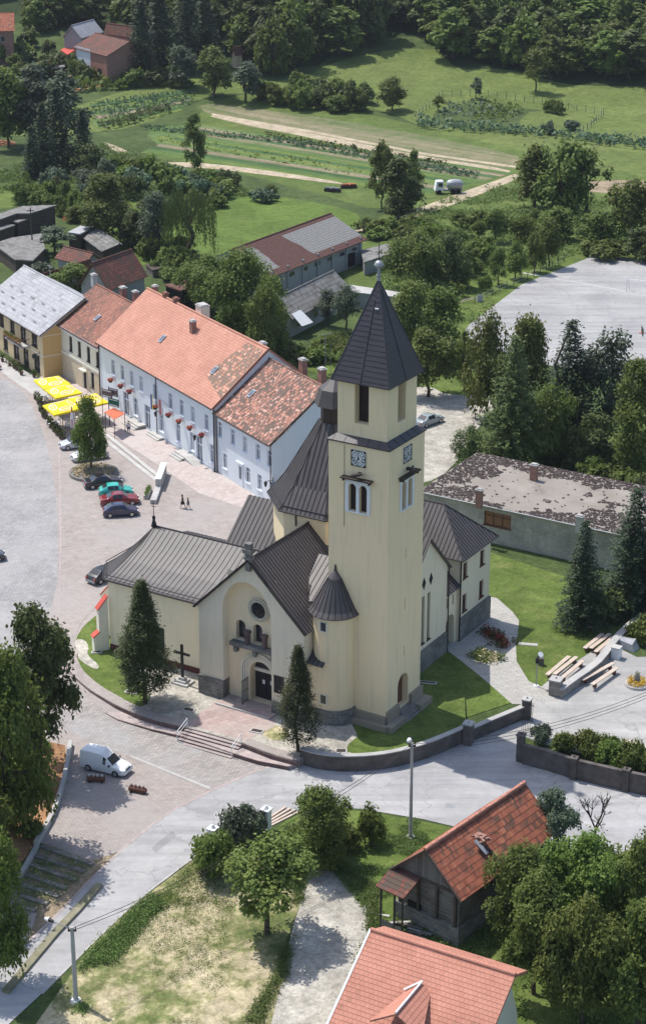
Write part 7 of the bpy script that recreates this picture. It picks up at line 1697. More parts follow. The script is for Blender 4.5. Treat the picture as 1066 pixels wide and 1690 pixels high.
postfence([(995, 190), (975, 210), (955, 222)], 8, 1.6, 'short leaning post fence at the right end of the garden plot')
postfence([(985, 1412), (1030, 1420), (1075, 1430)], 4, 1.2, 'short fence of thin rusty posts beside the bare tree')
# broken metal frame on grass, TV aerials
t = thing('scrap_frame', G(775, 500), R(20), 'old white metal frame and boards lying on the grass by the court', 'scrap')
m = MB(); m.tube((-2.6, 0, .1), (1.5, .4, .6), .05); m.tube((-2.6, .7, .1), (1.5, 1.0, .6), .05); m.tube((-1, 0, .3), (-1, .9, .3), .05); m.tube((.5, .2, .4), (.5, 1, .4), .05); m.build('frame', wood_bench, t); m = MB(); m.hexa([(1.2, 0, 0), (2.2, 0, 0), (2.2, .3, 0), (1.2, .3, 0)], [(1.3, 0, 1.2), (2.2, 0, 1.0), (2.2, .2, 1.0), (1.3, .2, 1.2)]); m.build('panel', zinc, t)
for i, (x, y, hh, lab) in enumerate(((537, 640, 5.5, 'tall thin aerial mast behind the mottled orange roof'),)):
    t = thing('aerial_mast', P(x, y, .7), 0, lab, 'aerial')
    m = MB(); m.tube((0, 0, 0), (0, 0, hh + 2), .05, n=5); m.tube((.7, 0, 0), (.7, 0, hh + 1), .03, n=5); m.tube((-.9, 0, hh + 1.8), (1.1, .3, hh + 2.1), .03, n=5); m.build('mast', grey_paint, t)
for i, (x, y) in enumerate(((55, 420),)):
    t = thing('utility_pole', P(x, y, .7), 0, 'dark wooden utility pole between the grey roofed sheds', 'pole'); m = MB(); m.tube((0, 0, 0), (0, 0, 8), .13, .09, 7); m.build('pole', wood_dark, t); m = MB(); m.box(-.6, .6, -.06, .06, 7.4, 7.55); m.build('crossarm', wood_dark, t)
# red boat like cover and stack of red bricks at the left
t = thing('red_tarp', G(122, 362), R(-3), 'bright red tarpaulin covered heap behind the timber sheds', 'tarp'); m = MB(); m.hexa([(-2, -.7, 0), (2, -.7, 0), (2, .7, 0), (-2, .7, 0)], [(-1.6, -.3, .8), (1.5, -.4, .7), (1.6, .4, .6), (-1.7, .4, .7)]); m.build('cover', red_cloth, t)
t = thing('brick_pile', G(0, 238), 0, 'heap of orange bricks at the left edge beyond the spruces', 'bricks'); m = MB(); rg = random.Random(9)
for i in range(220): r_ = rg.random() ** .5 * 3.5; a = rg.uniform(0, 6.28); m.rbox((r_*math.cos(a), r_*math.sin(a)*.8, max(0, 1.1 - r_*.3)*rg.random()), .35, .2, .15, rg.uniform(0, 3))
m.build('bricks', plain('loose_brick', (.62, .28, .17), (.4, .2, .14), sc=3), t)
# flower bed beside the path
for (x, y, r_, n_, mt, nm, lab) in ((815, 1056, 2.0, 900, flower_dk, 'flower_bed', 'dark red flowering bed in the shade between church and path'), (803, 1086, 1.7, 620, flower_cream, 'flower_bed', 'cream and green flowering clump at the sunny end of the bed')):
    t = thing(nm, P(x, y, .72), R(-50), lab, 'flower bed')
    m = MB()
    for k in range(7): leafball(m, (rnd.uniform(-r_, r_), rnd.uniform(-.7, .7), .3), .55, n_ // 7, .09)
    m.build('flowers', mt, t); m = MB()
    for k in range(14): leafball(m, (rnd.uniform(-r_, r_), rnd.uniform(-1.0, 1.0), .22), .6, 70, .13)
    m.build('foliage', L_dark if mt is flower_dk else L_light, t)
# ================================================================ PEOPLE
def person(loc, rz, h, label, top_c, leg_c, hair_c, stride=.25, arm=.12, skirt=False):
    t = thing('person', loc, rz, label, 'person'); s_ = h / 1.7
    me = bpy.data.meshes.new('body')
    J = {'pel': (0, 0, .92, .135), 'ab': (0, 0, 1.08, .125), 'ch': (0, 0, 1.28, .15), 'nk': (0, 0, 1.45, .055), 'hd0': (.01, 0, 1.53, .07), 'hd1': (.02, 0, 1.62, .095), 'hd2': (.005, 0, 1.70, .06), 'nose': (.10, 0, 1.60, .018)}
    ch = [('pel', 'ab'), ('ab', 'ch'), ('ch', 'nk'), ('nk', 'hd0'), ('hd0', 'hd1'), ('hd1', 'hd2'), ('hd1', 'nose')]
    for s2, n in ((-1, 'l'), (1, 'r')):
        st_ = stride * s2
        J['hp' + n] = (0, .09 * s2, .88, .10); J['kn' + n] = (st_ * .55 + .03, .10 * s2, .50, .062); J['an' + n] = (st_, .10 * s2, .09, .04); J['to' + n] = (st_ + .17, .12 * s2, .04, .038)
        J['sh' + n] = (0, .18 * s2, 1.38, .06); J['el' + n] = (-st_ * .5 - .02, .25 * s2, 1.10, .042); J['wr' + n] = (-st_ * .5 + arm, .25 * s2, .87, .028); J['pa' + n] = (-st_ * .5 + arm + .03, .245 * s2, .80, .034)
        for k in range(4): J['f%d%s' % (k, n)] = (-st_*.5 + arm + .02 + .022 * k, (.25 - .006*k) * s2, .72 - .01 * (k in (1, 2)), .010); ch.append(('pa' + n, 'f%d%s' % (k, n)))
        J['th' + n] = (-st_*.5 + arm + .085, .23 * s2, .77, .011); ch += [('pa' + n, 'th' + n), ('pel', 'hp' + n), ('hp' + n, 'kn' + n), ('kn' + n, 'an' + n), ('an' + n, 'to' + n), ('ch', 'sh' + n), ('sh' + n, 'el' + n), ('el' + n, 'wr' + n), ('wr' + n, 'pa' + n)]
    def skin(name, keys, chs, mat, grow=1.0, par=t):
        me = bpy.data.meshes.new(name); ks = list(keys); me.from_pydata([tuple(c * s_ for c in J[k][:3]) for k in ks], [(ks.index(a), ks.index(b)) for a, b in chs], [])
        o = bpy.data.objects.new(name, me); col.objects.link(o); kid(o, par); me.materials.append(mat)
        sk = o.modifiers.new('s', 'SKIN'); sub = o.modifiers.new('u', 'SUBSURF'); sub.levels = sub.render_levels = 1
        for i, k in enumerate(ks): r_ = J[k][3] * s_ * grow; me.skin_vertices[0].data[i].radius = (r_, r_)
        me.skin_vertices[0].data[0].use_root = True; sk.use_smooth_shade = True
        return o
    skin('body', J, ch, skin_m)
    tk = ['ch', 'ab', 'pel', 'shl', 'shr', 'ell', 'elr']; skin('shirt', tk, [('ab', 'ch'), ('pel', 'ab'), ('ch', 'shl'), ('ch', 'shr'), ('shl', 'ell'), ('shr', 'elr')], top_c, 1.18)
    if skirt: m = MB(); m.ring((0, 0), .26 * s_, .15 * s_, .55 * s_, .98 * s_, 12); m.build('skirt', leg_c, t)
    else: skin('trousers', ['pel', 'hpl', 'hpr', 'knl', 'knr'], [('pel', 'hpl'), ('pel', 'hpr'), ('hpl', 'knl'), ('hpr', 'knr')], leg_c, 1.2)
    m = MB(); 
    for i in range(5): a0, a1 = math.pi*i/10, math.pi*(i+1)/10; m.ring((-.015*s_, 0), .112*s_*math.cos(a0), max(.004, .112*s_*math.cos(a1)), (1.61 + .115*math.sin(a0))*s_, (1.61 + .115*math.sin(a1))*s_, 12)
    m.box(-.12*s_, -.02*s_, -.09*s_, .09*s_, 1.45*s_, 1.64*s_) if hair_c[1] else None
    m.build('hair', hair_c[0], t); return t
dk = plain('dark_cloth', (.03, .025, .03), rough=.9); wc = cloth('pale_cloth', (.55, .55, .55)); bl = cloth('blue_cloth', (.10, .12, .2)); brn = plain('brown_hair', (.10, .05, .025), rough=.7)
person(G(302, 839), R(-12), 1.68, 'woman walking across the square in a dark top and short skirt with loose brown hair', dk, dk, (brn, 1), .28, skirt=True)
person(G(311, 840), R(-20), 1.35, 'child in dark clothes walking just behind the woman on the square', dk, bl, (brn, 1), .2)
person(G(213, 717), R(100), 1.75, 'man in pale shirt standing by the steps near the red canopy', wc, bl, (brn, 0), .1)
# ================================================================ VEGETATION
import numpy as np
def leaves(rg, cents, per, sig, size, out=None, flat=1.0, droop=0.0, asp=.6, updir=.35):
    """leaf quads scattered around cluster centres. cents (n,3); returns verts, faces"""
    n = len(cents) * per
    c = np.repeat(cents, per, axis=0)
    off = rg.normal(0, 1, (n, 3)) * sig; off[:, 2] *= flat
    p = c + off
    nr = rg.normal(0, 1, (n, 3)); nr[:, 2] = np.abs(nr[:, 2]) + updir
    if out is not None: nr = nr * .8 + np.repeat(out, per, axis=0) * .9
    nr /= np.linalg.norm(nr, axis=1)[:, None]
    a = rg.normal(0, 1, (n, 3)); a -= nr * (a * nr).sum(1)[:, None]
    if droop: a = a * (1 - droop) + np.array([0, 0, -1.0]) * droop * 1.5
    a /= np.linalg.norm(a, axis=1)[:, None] + 1e-9; b = np.cross(nr, a)
    s = size * rg.uniform(.6, 1.3, (n, 1))
    v = np.stack([p - a*s, p - b*s*asp, p + a*s, p + b*s*asp], 1).reshape(-1, 3)
    return v
def mesh_quads(name, v, mat):
    n = len(v) // 4; me = bpy.data.meshes.new(name); me.vertices.add(len(v)); me.vertices.foreach_set('co', v.astype(np.float32).ravel())
    me.loops.add(n * 4); me.loops.foreach_set('vertex_index', np.arange(n * 4, dtype=np.int32)); me.polygons.add(n)
    me.polygons.foreach_set('loop_start', np.arange(0, n * 4, 4, dtype=np.int32)); me.update(calc_edges=True); me.materials.append(mat); return me
def crown_cents(rg, blobs, n):
    w = np.array([b[3]**2 for b in blobs]); w = w / w.sum(); idx = rg.choice(len(blobs), n, p=w); B = np.array(blobs)[idx]
    d = rg.normal(0, 1, (n, 3)); d /= np.linalg.norm(d, axis=1)[:, None]
    d[:, 2] = np.where(d[:, 2] < -.5, -d[:, 2] * .6, d[:, 2])
    r = rg.uniform(.62, 1.0, n) ** .6
    p = B[:, :3] + d * (B[:, 3] * r)[:, None] * np.array([1, 1, B[0, 4] if B.shape[1] > 4 else .85])
    return p, d
def make_tree_meshes(kind, var, detail, mat, barkm):
    rg = np.random.default_rng(100 * var + len(kind) * 7 + sum(map(ord, kind))); tr = MB(); V = []
    D = {0: .28, 1: .6, 2: 1.0, 3: 2.2}[detail]; lsz = {0: .52, 1: .34, 2: .24, 3: .17}[detail]
    def limb(p, q, r0, r1, k=3):
        p, q = Vector(p), Vector(q); pts = [p]; L_ = (q - p).length
        for i in range(1, k): pts.append(p.lerp(q, i / k) + Vector(rg.normal(0, .06 * L_ / k * 2, 3).tolist()))
        pts.append(q)
        for i, (a, b) in enumerate(zip(pts, pts[1:])): tr.tube(a, b, r0 + (r1 - r0) * i / k, r0 + (r1 - r0) * (i + 1) / k, 6)
    if kind in ('round', 'tall', 'loose', 'wide'):
        H, Wd, c0, nb = {'round': (9, 4.0, .20, 18), 'tall': (13, 3.6, .14, 22), 'loose': (9, 3.8, .28, 17), 'wide': (8, 4.6, .12, 22)}[kind]
        blobs = []
        for i in range(nb):
            f = rg.random(); z = H * (c0 + (.93 - c0) * f); env = math.sin(math.pi * min(1, max(.08, (f * .86 + .12)))) ** .6
            a = rg.uniform(0, 6.283); rr = Wd * env * rg.uniform(.35, .90); br = Wd * rg.uniform(.20, .42) * (.75 + .25 * env)
            blobs.append((rr * math.cos(a), rr * math.sin(a), z, br, .8))
        blobs.append((0, 0, H * .62, Wd * .5, 1.0)); blobs.append((0, 0, H * .9, Wd * .28, .8))
        nc = int({'round': 520, 'tall': 640, 'loose': 300, 'wide': 560}[kind] * D)
        c, d = crown_cents(rg, blobs, nc); V.append(leaves(rg, c, int(12), (.40 if kind != 'loose' else .34) * (.72 if detail == 3 else 1), lsz * (1.12 if detail == 3 else 1), d, updir=.7))
        limb((0, 0, -.3), (rg.normal(0, .2), rg.normal(0, .2), H * .5), .26, .16, 4); limb((0, 0, H * .5), (0, 0, H * .85), .15, .04, 3)
        for b in blobs[:10]: limb((0, 0, H * rg.uniform(.28, .5)), b[:3], .10, .03, 3)
    elif kind == 'bush':
        blobs = [(rg.normal(0, .8), rg.normal(0, .8), rg.uniform(.7, 1.7), rg.uniform(.6, 1.05), .9) for _ in range(9)]
        c, d = crown_cents(rg, blobs, int(240 * D)); c[:, 2] = np.maximum(c[:, 2], .12); V.append(leaves(rg, c, 12, .2, lsz * .8, d))
        for b in blobs[:5]: limb((0, 0, -.1), b[:3], .05, .02, 2)
    elif kind in ('spruce', 'spruce_wide'):
        H, Wd = (14, 2.6) if kind == 'spruce' else (13, 3.9); cs, ds = [], []; nl = int(30)
        for i in range(nl):
            z = H * (.07 + .91 * i / nl); rad = Wd * (1 - i / nl) ** .85 * rg.uniform(.86, 1.1) + .15; nbr = max(5, int(13 * (1 - i / nl * .6)))
            for k in range(nbr):
                a = 6.283 * k / nbr + rg.uniform(0, .5); L_ = rad * rg.uniform(.7, 1.12); steps = max(2, int(L_ / .42 * (D ** .5)))
                for s in range(1, steps + 1):
                    f = s / steps; dz = (.10 * f - .34 * f * f) * L_ if kind == 'spruce' else (.30 * f - .30 * f * f) * L_
                    cs.append((L_ * f * math.cos(a), L_ * f * math.sin(a), z + dz)); ds.append((math.cos(a) * .3, math.sin(a) * .3, .9))
                if k % 3 == 0 and detail >= 2: tr.tube((0, 0, z), (L_ * .8 * math.cos(a), L_ * .8 * math.sin(a), z + (.08 - .22) * L_ * .5), .035, .01, 4)
        c = np.array(cs); V.append(leaves(rg, c, {0: 2, 1: 4, 2: 6, 3: 9}[detail], .17, lsz * .95, np.array(ds), .55, asp=.42)); limb((0, 0, -.3), (0, 0, H * .97), .2, .03, 3)
    elif kind == 'thuja':
        H, Wd = 11, 2.35; cs, ds = [], []; n = int((1600 if var == 0 else 900) * D)
        for i in range(n):
            f = rg.random() ** .8; z = H * (.12 + .87 * f); rad = Wd * min(1.0, (1 - f) ** .8 * 1.18) * min(1, .55 + f * 3.2)
            a = rg.uniform(0, 6.283); lump = .74 + .30 * math.sin(a * 3 + z * 1.3 + var) * math.sin(z * 2.4 + a * 2) + .10 * math.sin(z * 5.3 + a) + rg.normal(0, .12); r_ = rad * lump * rg.uniform(.75, 1.0)
            cs.append((r_ * math.cos(a), r_ * math.sin(a), z)); ds.append((math.cos(a), math.sin(a), .5))
        V.append(leaves(rg, np.array(cs), 9, .16, lsz * .66, np.array(ds), 1.3, asp=.4)); limb((0, 0, -.3), (.1, 0, H * .9), .2, .03, 3)
    elif kind == 'willow':
        H, Wd = 9.5, 4.2; cs, ds = [], []
        for i in range(int(240 * D)):
            a = rg.uniform(0, 6.283); r_ = Wd * rg.uniform(.15, 1) ** .6; z0 = H * (1 - .33 * (r_ / Wd) ** 2) * rg.uniform(.82, 1); L_ = rg.uniform(2.0, 5.6) * (.5 + .6 * r_ / Wd)
            x, y = r_ * math.cos(a), r_ * math.sin(a); st_ = int(L_ / .26)
            for s in range(st_): f = s / st_; z = z0 - L_ * f; cs.append((x * (1 + .05 * f), y * (1 + .05 * f), max(.6, z))); ds.append((math.cos(a), math.sin(a), .3))
        V.append(leaves(rg, np.array(cs), 3, .10, lsz * .8, np.array(ds), 1.4, droop=.8, asp=.3))
        limb((0, 0, -.3), (0, 0, H * .45), .4, .3, 3)
        for k in range(7): a = k * .9; limb((0, 0, H * .42), (2.4 * math.cos(a), 2.4 * math.sin(a), H * .85), .18, .05, 3)
    elif kind == 'bare':
        H = 6.5
        def grow(p, d, L_, r_, n):
            q = p + d * L_; tr.tube(p, q, r_, r_ * .7, 5)
            if n == 0: return
            for _ in range(3 if n > 1 else 4):
                dd = (d + Vector(rg.normal(0, .42, 3).tolist())); dd.z = abs(dd.z) * .8 + .2; grow(p.lerp(q, rg.uniform(.55, 1)), dd.normalized(), L_ * rg.uniform(.55, .75), r_ * .6, n - 1)
        grow(Vector((0, 0, -.2)), Vector((.05, 0, 1)), 2.3, .12, 4)
    top = H if kind not in ('bush', 'bare') else (2.6 if kind == 'bush' else 6.3)
    mc = mesh_quads('crown', np.concatenate(V), mat) if V else None
    ot = tr.build('trunk', barkm, uv=False); mt = ot.data; bpy.data.objects.remove(ot)
    wid = {'round': 8.0, 'tall': 7.6, 'loose': 7.8, 'wide': 9.4, 'bush': 3.6, 'spruce': 5.2, 'spruce_wide': 7.6, 'thuja': 4.7, 'willow': 8.8, 'bare': 4.5}[kind]
    return mc, mt, top, wid
TC = {}
def tree(kind, base, top, wpx, mat, label, group=None, detail=1, var=0, cat='tree', name=None, zbase=None, barkm=None, H=None, nolimbs=False):
    """base = picture point where the trunk meets the ground; top = picture row of its tip; wpx = crown width in the picture"""
    key = (kind, var, detail, mat.name)
    if key not in TC: TC[key] = make_tree_meshes(kind, var, detail, mat, barkm or bark)
    mc, mt, th_, wd_ = TC[key]
    p = G(*base) if zbase is None else P(*base, zbase)
    k = (p - CP).dot(CF); h = H or max(.8, zat((p.x, p.y), top) - p.z); w = wpx * k / FPX
    nm = name or {'bush': 'shrub', 'spruce': 'spruce_tree', 'spruce_wide': 'conifer_tree', 'thuja': 'cypress_tree', 'willow': 'willow_tree', 'bare': 'bare_tree'}.get(kind, 'tree')
    t = thing(nm, p, rnd.uniform(0, 6.283), label, cat if kind != 'bush' else 'shrub', group); t.scale = (w / wd_, w / wd_, h / th_)
    if mc: o = bpy.data.objects.new('crown', mc); col.objects.link(o); kid(o, t)
    if kind != 'bush' or mc is None or not nolimbs: o = bpy.data.objects.new('trunk', mt); col.objects.link(o); kid(o, t)
    return t
# --- near trees
tree('thuja', (240, 1160), 962, 104, L_con2, 'tall dark conical cypress left of the wooden cross before the church wing', detail=3, zbase=PT)
tree('thuja', (493, 1240), 1068, 84, L_con2, 'slender cypress with trunk at the right end of the church steps', detail=3, var=1, zbase=PT)
tree('round', (68, 1270), 1004, 140, L_dark, 'dark broad tree behind the bright green one at the left edge by the curved steps', detail=3)
tree('wide', (14, 1398), 1092, 170, L_light, 'big light green tree at the left edge beside the white van', detail=3, var=1)
tree('wide', (-5, 1625), 1375, 130, L_light, 'yellow green tree at the lower left corner beside the terrace steps', detail=3, var=2)
tree('round', (-40, 1480), 1240, 150, L_oak, 'dark tree on the left edge between the two light green trees', detail=2, var=0)
tree('loose', (441, 1540), 1382, 152, L_yel, 'loose walnut like tree on the gravel drive in front of the iron gate', detail=3)
tree('wide', (528, 1432), 1305, 118, L_oak, 'dense dark bushy tree right of the white gate pillar', detail=3, var=1)
tree('bush', (612, 1395), 1335, 46, L_oak, 'small upright dark shrub on the verge beside the lamp pole', detail=2)
tree('bush', (560, 1400), 1345, 70, L_oak, 'low spreading shrub between the bushy tree and the upright shrub', detail=2, var=1)
tree('bush', (385, 1395), 1330, 55, L_silver, 'grey green shrub growing through the iron gate', detail=2, var=2)
tree('bush', (420, 1372), 1325, 40, L_silver, 'thin grey green shrub behind the right gate leaf', detail=2, var=1)
tree('bush', (352, 1440), 1370, 70, L_oak, 'shrub at the foot of the left gate pillar', detail=2)
for i, (k, b, tp, w, m, lab) in enumerate((
    ('loose', (912, 1440), 1305, 80, L_silver, 'thin grey green tree touching the right end of the barn roof'),
    ('wide', (852, 1550), 1402, 132, L_oak, 'dense green tree directly right of the barn roof'),
    ('wide', (960, 1545), 1385, 150, L_light, 'broad light green tree in the middle of the lower right thicket'),
    ('wide', (1045, 1560), 1395, 130, L_oak, 'green tree at the right edge of the lower right thicket'),
    ('round', (880, 1640), 1450, 130, L_oak, 'dark tree low in the thicket beside the orange roof'),
    ('wide', (960, 1690), 1490, 140, L_yel, 'yellow green tree at the bottom of the thicket'),
    ('round', (1050, 1700), 1490, 140, L_oak, 'dark tree in the bottom right corner'),
    ('bush', (1010, 1450), 1405, 70, L_light, 'light green shrub under the bare tree')
    )):
    tree(k, b, tp, w, m, lab, detail=3 if i < 7 else 2, var=i % 3)
tree('bare', (980, 1410), 1268, 100, bark_g, 'leafless dark tree standing by the road at the right', detail=1, barkm=wood_dark)
tree('bare', (1064, 1425), 1345, 40, bark_g, 'small leafless bush tree cut by the right edge near the road', detail=1, barkm=wood_dark, var=1)
tree('round', (152, 778), 655, 62, L_oak, 'round green tree in the circular flower bed on the square', detail=3, var=2)
# shrubs along the garden wall
for i, (x, y, tp, w, m) in enumerate(((890, 1226, 1198, 34, L_silver), (930, 1240, 1203, 44, L_oak), (962, 1248, 1205, 50, L_oak), (985, 1250, 1215, 40, L_light), (1012, 1240, 1210, 26, L_oak), (1008, 1262, 1222, 44, L_light), (1035, 1268, 1225, 46, L_oak), (1062, 1268, 1228, 44, L_light))):
    tree('bush', (x, y), tp, w, m, 'shrub behind the long dark garden wall, ' + ('small grey one beside the gate', 'dark leftmost of the big pair', 'dark right one of the big pair', 'light green one after the big pair', 'small dark one standing alone behind', 'light one in front of the small dark one', 'dark one near the right end', 'light one at the right edge')[i], 'shrubs behind the garden wall', 2, i % 3)
# --- spruces on the lawn
tree('spruce', (1040, 1012), 798, 120, L_con, 'tallest dark spruce at the right edge of the church lawn', detail=3)
tree('spruce', (958, 1035), 852, 92, L_con, 'dark spruce left of the tallest one on the church lawn', detail=3, var=1)
tree('spruce', (1075, 1010), 830, 100, L_con, 'dark spruce cut by the right edge beside the stone wall', detail=2, var=2)
tree('bush', (1000, 1020), 965, 90, L_dark, 'dark undergrowth shrub beneath the lawn spruces', detail=2)
tree('bush', (1062, 1060), 1015, 60, L_oak, 'green shrub at the right edge beyond the low stone wall', detail=2, var=1)
# --- centre right group
for i, (k, b, tp, w, m, lab, d) in enumerate((
    ('spruce_wide', (842, 775), 545, 132, L_con3, 'broad bright green conifer behind the block walled building', 3),
    ('spruce', (935, 745), 520, 130, L_con, 'tall dark spruce rising in front of the sports court', 3),
    ('wide', (905, 770), 640, 84, L_oak, 'green broadleaf tree at the foot of the tall spruce', 2),
    ('wide', (806, 690), 522, 88, L_yel, 'left olive green chestnut at the corner of the court', 2),
    ('round', (868, 700), 528, 92, L_yel, 'right olive green chestnut in front of the court', 2),
    ('loose', (1000, 740), 548, 110, L_silver, 'silvery loose tree at the right end of the court', 2),
    ('tall', (1042, 790), 590, 90, L_oak, 'tree with dark bare trunk near the right edge', 2),
    ('wide', (975, 775), 690, 90, L_dark, 'very dark shrubby tree in the shade behind the building', 2),
    ('wide', (775, 775), 705, 52, L_con3, 'low green tree at the end of the gravel yard', 2),
    ('round', (720, 590), 480, 95, L_oak, 'dark tree just right of the spire', 2),
    ('round', (675, 600), 470, 75, L_yel, 'light tree directly behind the spire', 2),
    ('round', (697, 560), 470, 60, L_yel, 'rounded yellow green tree behind the spire above the roofs', 2),
    ('round', (705, 655), 545, 95, L_oak, 'tree hiding the gravel yard right of the spire base', 2),
    ('tall', (765, 645), 545, 34, L_light, 'slim young tree on the small lawn beside the gravel yard', 2),
    ('wide', (690, 480), 385, 95, L_oak, 'big dark tree above the spire tip', 2),
    ('wide', (735, 475), 390, 80, L_dark, 'darkest broad tree right of the spire tip', 2),
    ('bush', (668, 440), 400, 50, L_oak, 'shrub behind the annex roof', 2),
    ('loose', (540, 540), 478, 44, L_silver, 'small tree in front of the low long shed, left', 2),
    ('loose', (572, 548), 470, 52, L_silver, 'small tree in front of the low long shed, right', 2),
    ('bush', (480, 590), 560, 50, L_oak, 'shrub in the rear garden beside the orange roof', 1),
    ('bush', (520, 600), 575, 40, L_light, 'light shrub in the sunny rear garden', 1),
    ('bush', (620, 640), 600, 40, L_light, 'light shrub left of the belfry', 1),
    ('wide', (410, 575), 420, 130, L_light, 'large light green tree behind the long orange roof', 3),
    ('wide', (345, 520), 425, 105, L_light, 'broad light green tree left of the large one behind the orange roof', 3),
    ('wide', (440, 600), 470, 80, L_oak, 'dark right half of the tree mass behind the orange roof', 2),
    ('willow', (312, 428), 300, 100, L_willow, 'drooping willow left of the mown meadow', 2),
    ('loose', (262, 420), 318, 75, L_silver, 'silver grey tree left of the willow', 2),
    ('tall', (175, 400), 285, 90, L_oak, 'tall green tree beyond the timber sheds', 2),
    ('wide', (120, 500), 440, 90, L_oak, 'dark tree rising behind the ocher and cream houses', 2),
    ('bush', (75, 470), 432, 45, L_silver, 'pale grey shrub behind the ridge of the ocher house', 2),
    ('loose', (90, 420), 375, 60, L_silver, 'grey green bush between the grey sheds', 1),
    ('wide', (220, 410), 350, 60, L_dark, 'dark bush left of the silver tree', 1))):
    tree(k, b, tp, w, m, lab, detail=d, var=i % 3)
# --- fields
for i, (k, b, tp, w, m, lab) in enumerate((
    ('tall', (321, 283), 188, 42, L_oak, 'single slim tree standing in the crop fields'),
    ('bush', (381, 310), 276, 30, L_dark, 'dark round bush beside the dirt path'), ('bush', (450, 325), 305, 22, L_oak, 'small round bush at the top of the mown meadow'),
    ('round', (647, 183), 130, 52, L_oak, 'round dark tree alone on the hillside meadow'), ('wide', (588, 182), 145, 46, L_oak, 'bushy tree left of the round hillside tree'),
    ('loose', (785, 163), 128, 26, L_silver, 'thin pale tree at the garden plot on the hillside'), ('loose', (722, 183), 158, 24, L_oak, 'small tree at the left corner of the garden plot'),
    ('loose', (883, 150), 78, 48, L_yel, 'yellow green small tree before the hillside wood'), ('loose', (405, 168), 102, 68, L_silver, 'grey apple tree at the edge of the stubble field'),
    ('round', (355, 160), 80, 62, L_oak, 'green tree left of the grey apple tree'), ('round', (300, 145), 80, 60, L_silver, 'grey green tree before the spruces'),
    ('tall', (630, 345), 230, 42, L_oak, 'left tall tree of the dark group beside the dirt track'), ('tall', (655, 362), 262, 75, L_dark, 'front dark tree of the group beside the dirt track'), ('tall', (680, 345), 248, 36, L_oak, 'right slim tree of the dark group beside the dirt track'),
    ('round', (882, 345), 242, 84, L_oak, 'left big tree right of the dirt track'), ('wide', (925, 355), 238, 100, L_oak, 'middle big tree right of the dirt track'), ('loose', (965, 350), 245, 90, L_oak, 'right big tree right of the dirt track'),
    ('wide', (1040, 390), 300, 90, L_oak, 'large tree at the right edge above the court'), ('wide', (990, 400), 350, 80, L_oak, 'lower tree just above the court'), ('wide', (915, 395), 345, 75, L_light, 'light tree above the left corner of the court'), ('bush', (1000, 425), 395, 60, L_oak, 'hedge bush touching the court edge'), ('wide', (1060, 430), 380, 70, L_dark, 'dark tree at the right edge touching the court'),
    ('round', (822, 470), 412, 34, L_oak, 'young tree by the fence, leftmost'), ('round', (850, 460), 400, 36, L_oak, 'young tree by the fence, second'), ('round', (882, 450), 385, 34, L_oak, 'young tree by the fence, third'), ('round', (905, 440), 365, 50, L_oak, 'young tree by the fence, largest and rightmost'), ('loose', (772, 455), 405, 24, L_light, 'sapling with a red top standing alone in the orchard'),
    ('bush', (800, 480), 455, 20, L_light, 'small shrub at the bottom of the orchard'), ('loose', (860, 420), 355, 44, L_light, 'light green tree at the orchard top'), ('loose', (815, 400), 345, 40, L_oak, 'tree at the top left of the orchard'), ('loose', (760, 390), 350, 36, L_light, 'low tree beside the dirt track bend'),
    ('bush', (905, 185), 160, 20, L_oak, 'pair of bushes inside the garden plot, left'), ('bush', (920, 188), 165, 20, L_oak, 'pair of bushes inside the garden plot, right'), ('bush', (945, 215), 198, 26, L_silver, 'grey bush at the lower right garden plot corner'), ('bush', (905, 222), 198, 18, L_silver, 'grey bush on the lower edge of the garden plot'))):
    tree(k, b, tp, w, m, lab, detail=1, var=i % 3)
# spruces and trees at the left
for i, (k, b, tp, w, m, lab) in enumerate((
    ('spruce', (100, 280), 138, 60, L_con, 'tallest spruce of the dark left group'), ('spruce', (75, 292), 165, 55, L_con, 'spruce in the middle front of the dark left group'), ('spruce', (140, 285), 175, 52, L_con, 'rightmost spruce of the dark left group'), ('spruce', (56, 298), 205, 44, L_con, 'small spruce at the lower left of the dark group'),
    ('tall', (60, 240), 108, 90, L_silver, 'grey green willow like tree above the dark spruces'), ('tall', (110, 250), 115, 80, L_silver, 'second grey green tree above the dark spruces'), ('round', (15, 245), 120, 80, L_oak, 'broad dark green tree at the left edge'), ('wide', (150, 290), 240, 60, L_dark, 'dark bush at the right foot of the spruces'),
    ('spruce', (265, 110), -30, 62, L_con, 'left giant spruce behind the village barn'), ('spruce', (235, 130), -10, 60, L_con, 'spruce beside the village barn roof'), ('spruce', (310, 115), -40, 66, L_con, 'right giant spruce above the fields'), ('spruce', (340, 105), -30, 56, L_con, 'farthest right spruce of the giant group'))):
    tree(k, b, tp, w, m, lab, detail=1 if i < 8 else 1, var=i % 3)
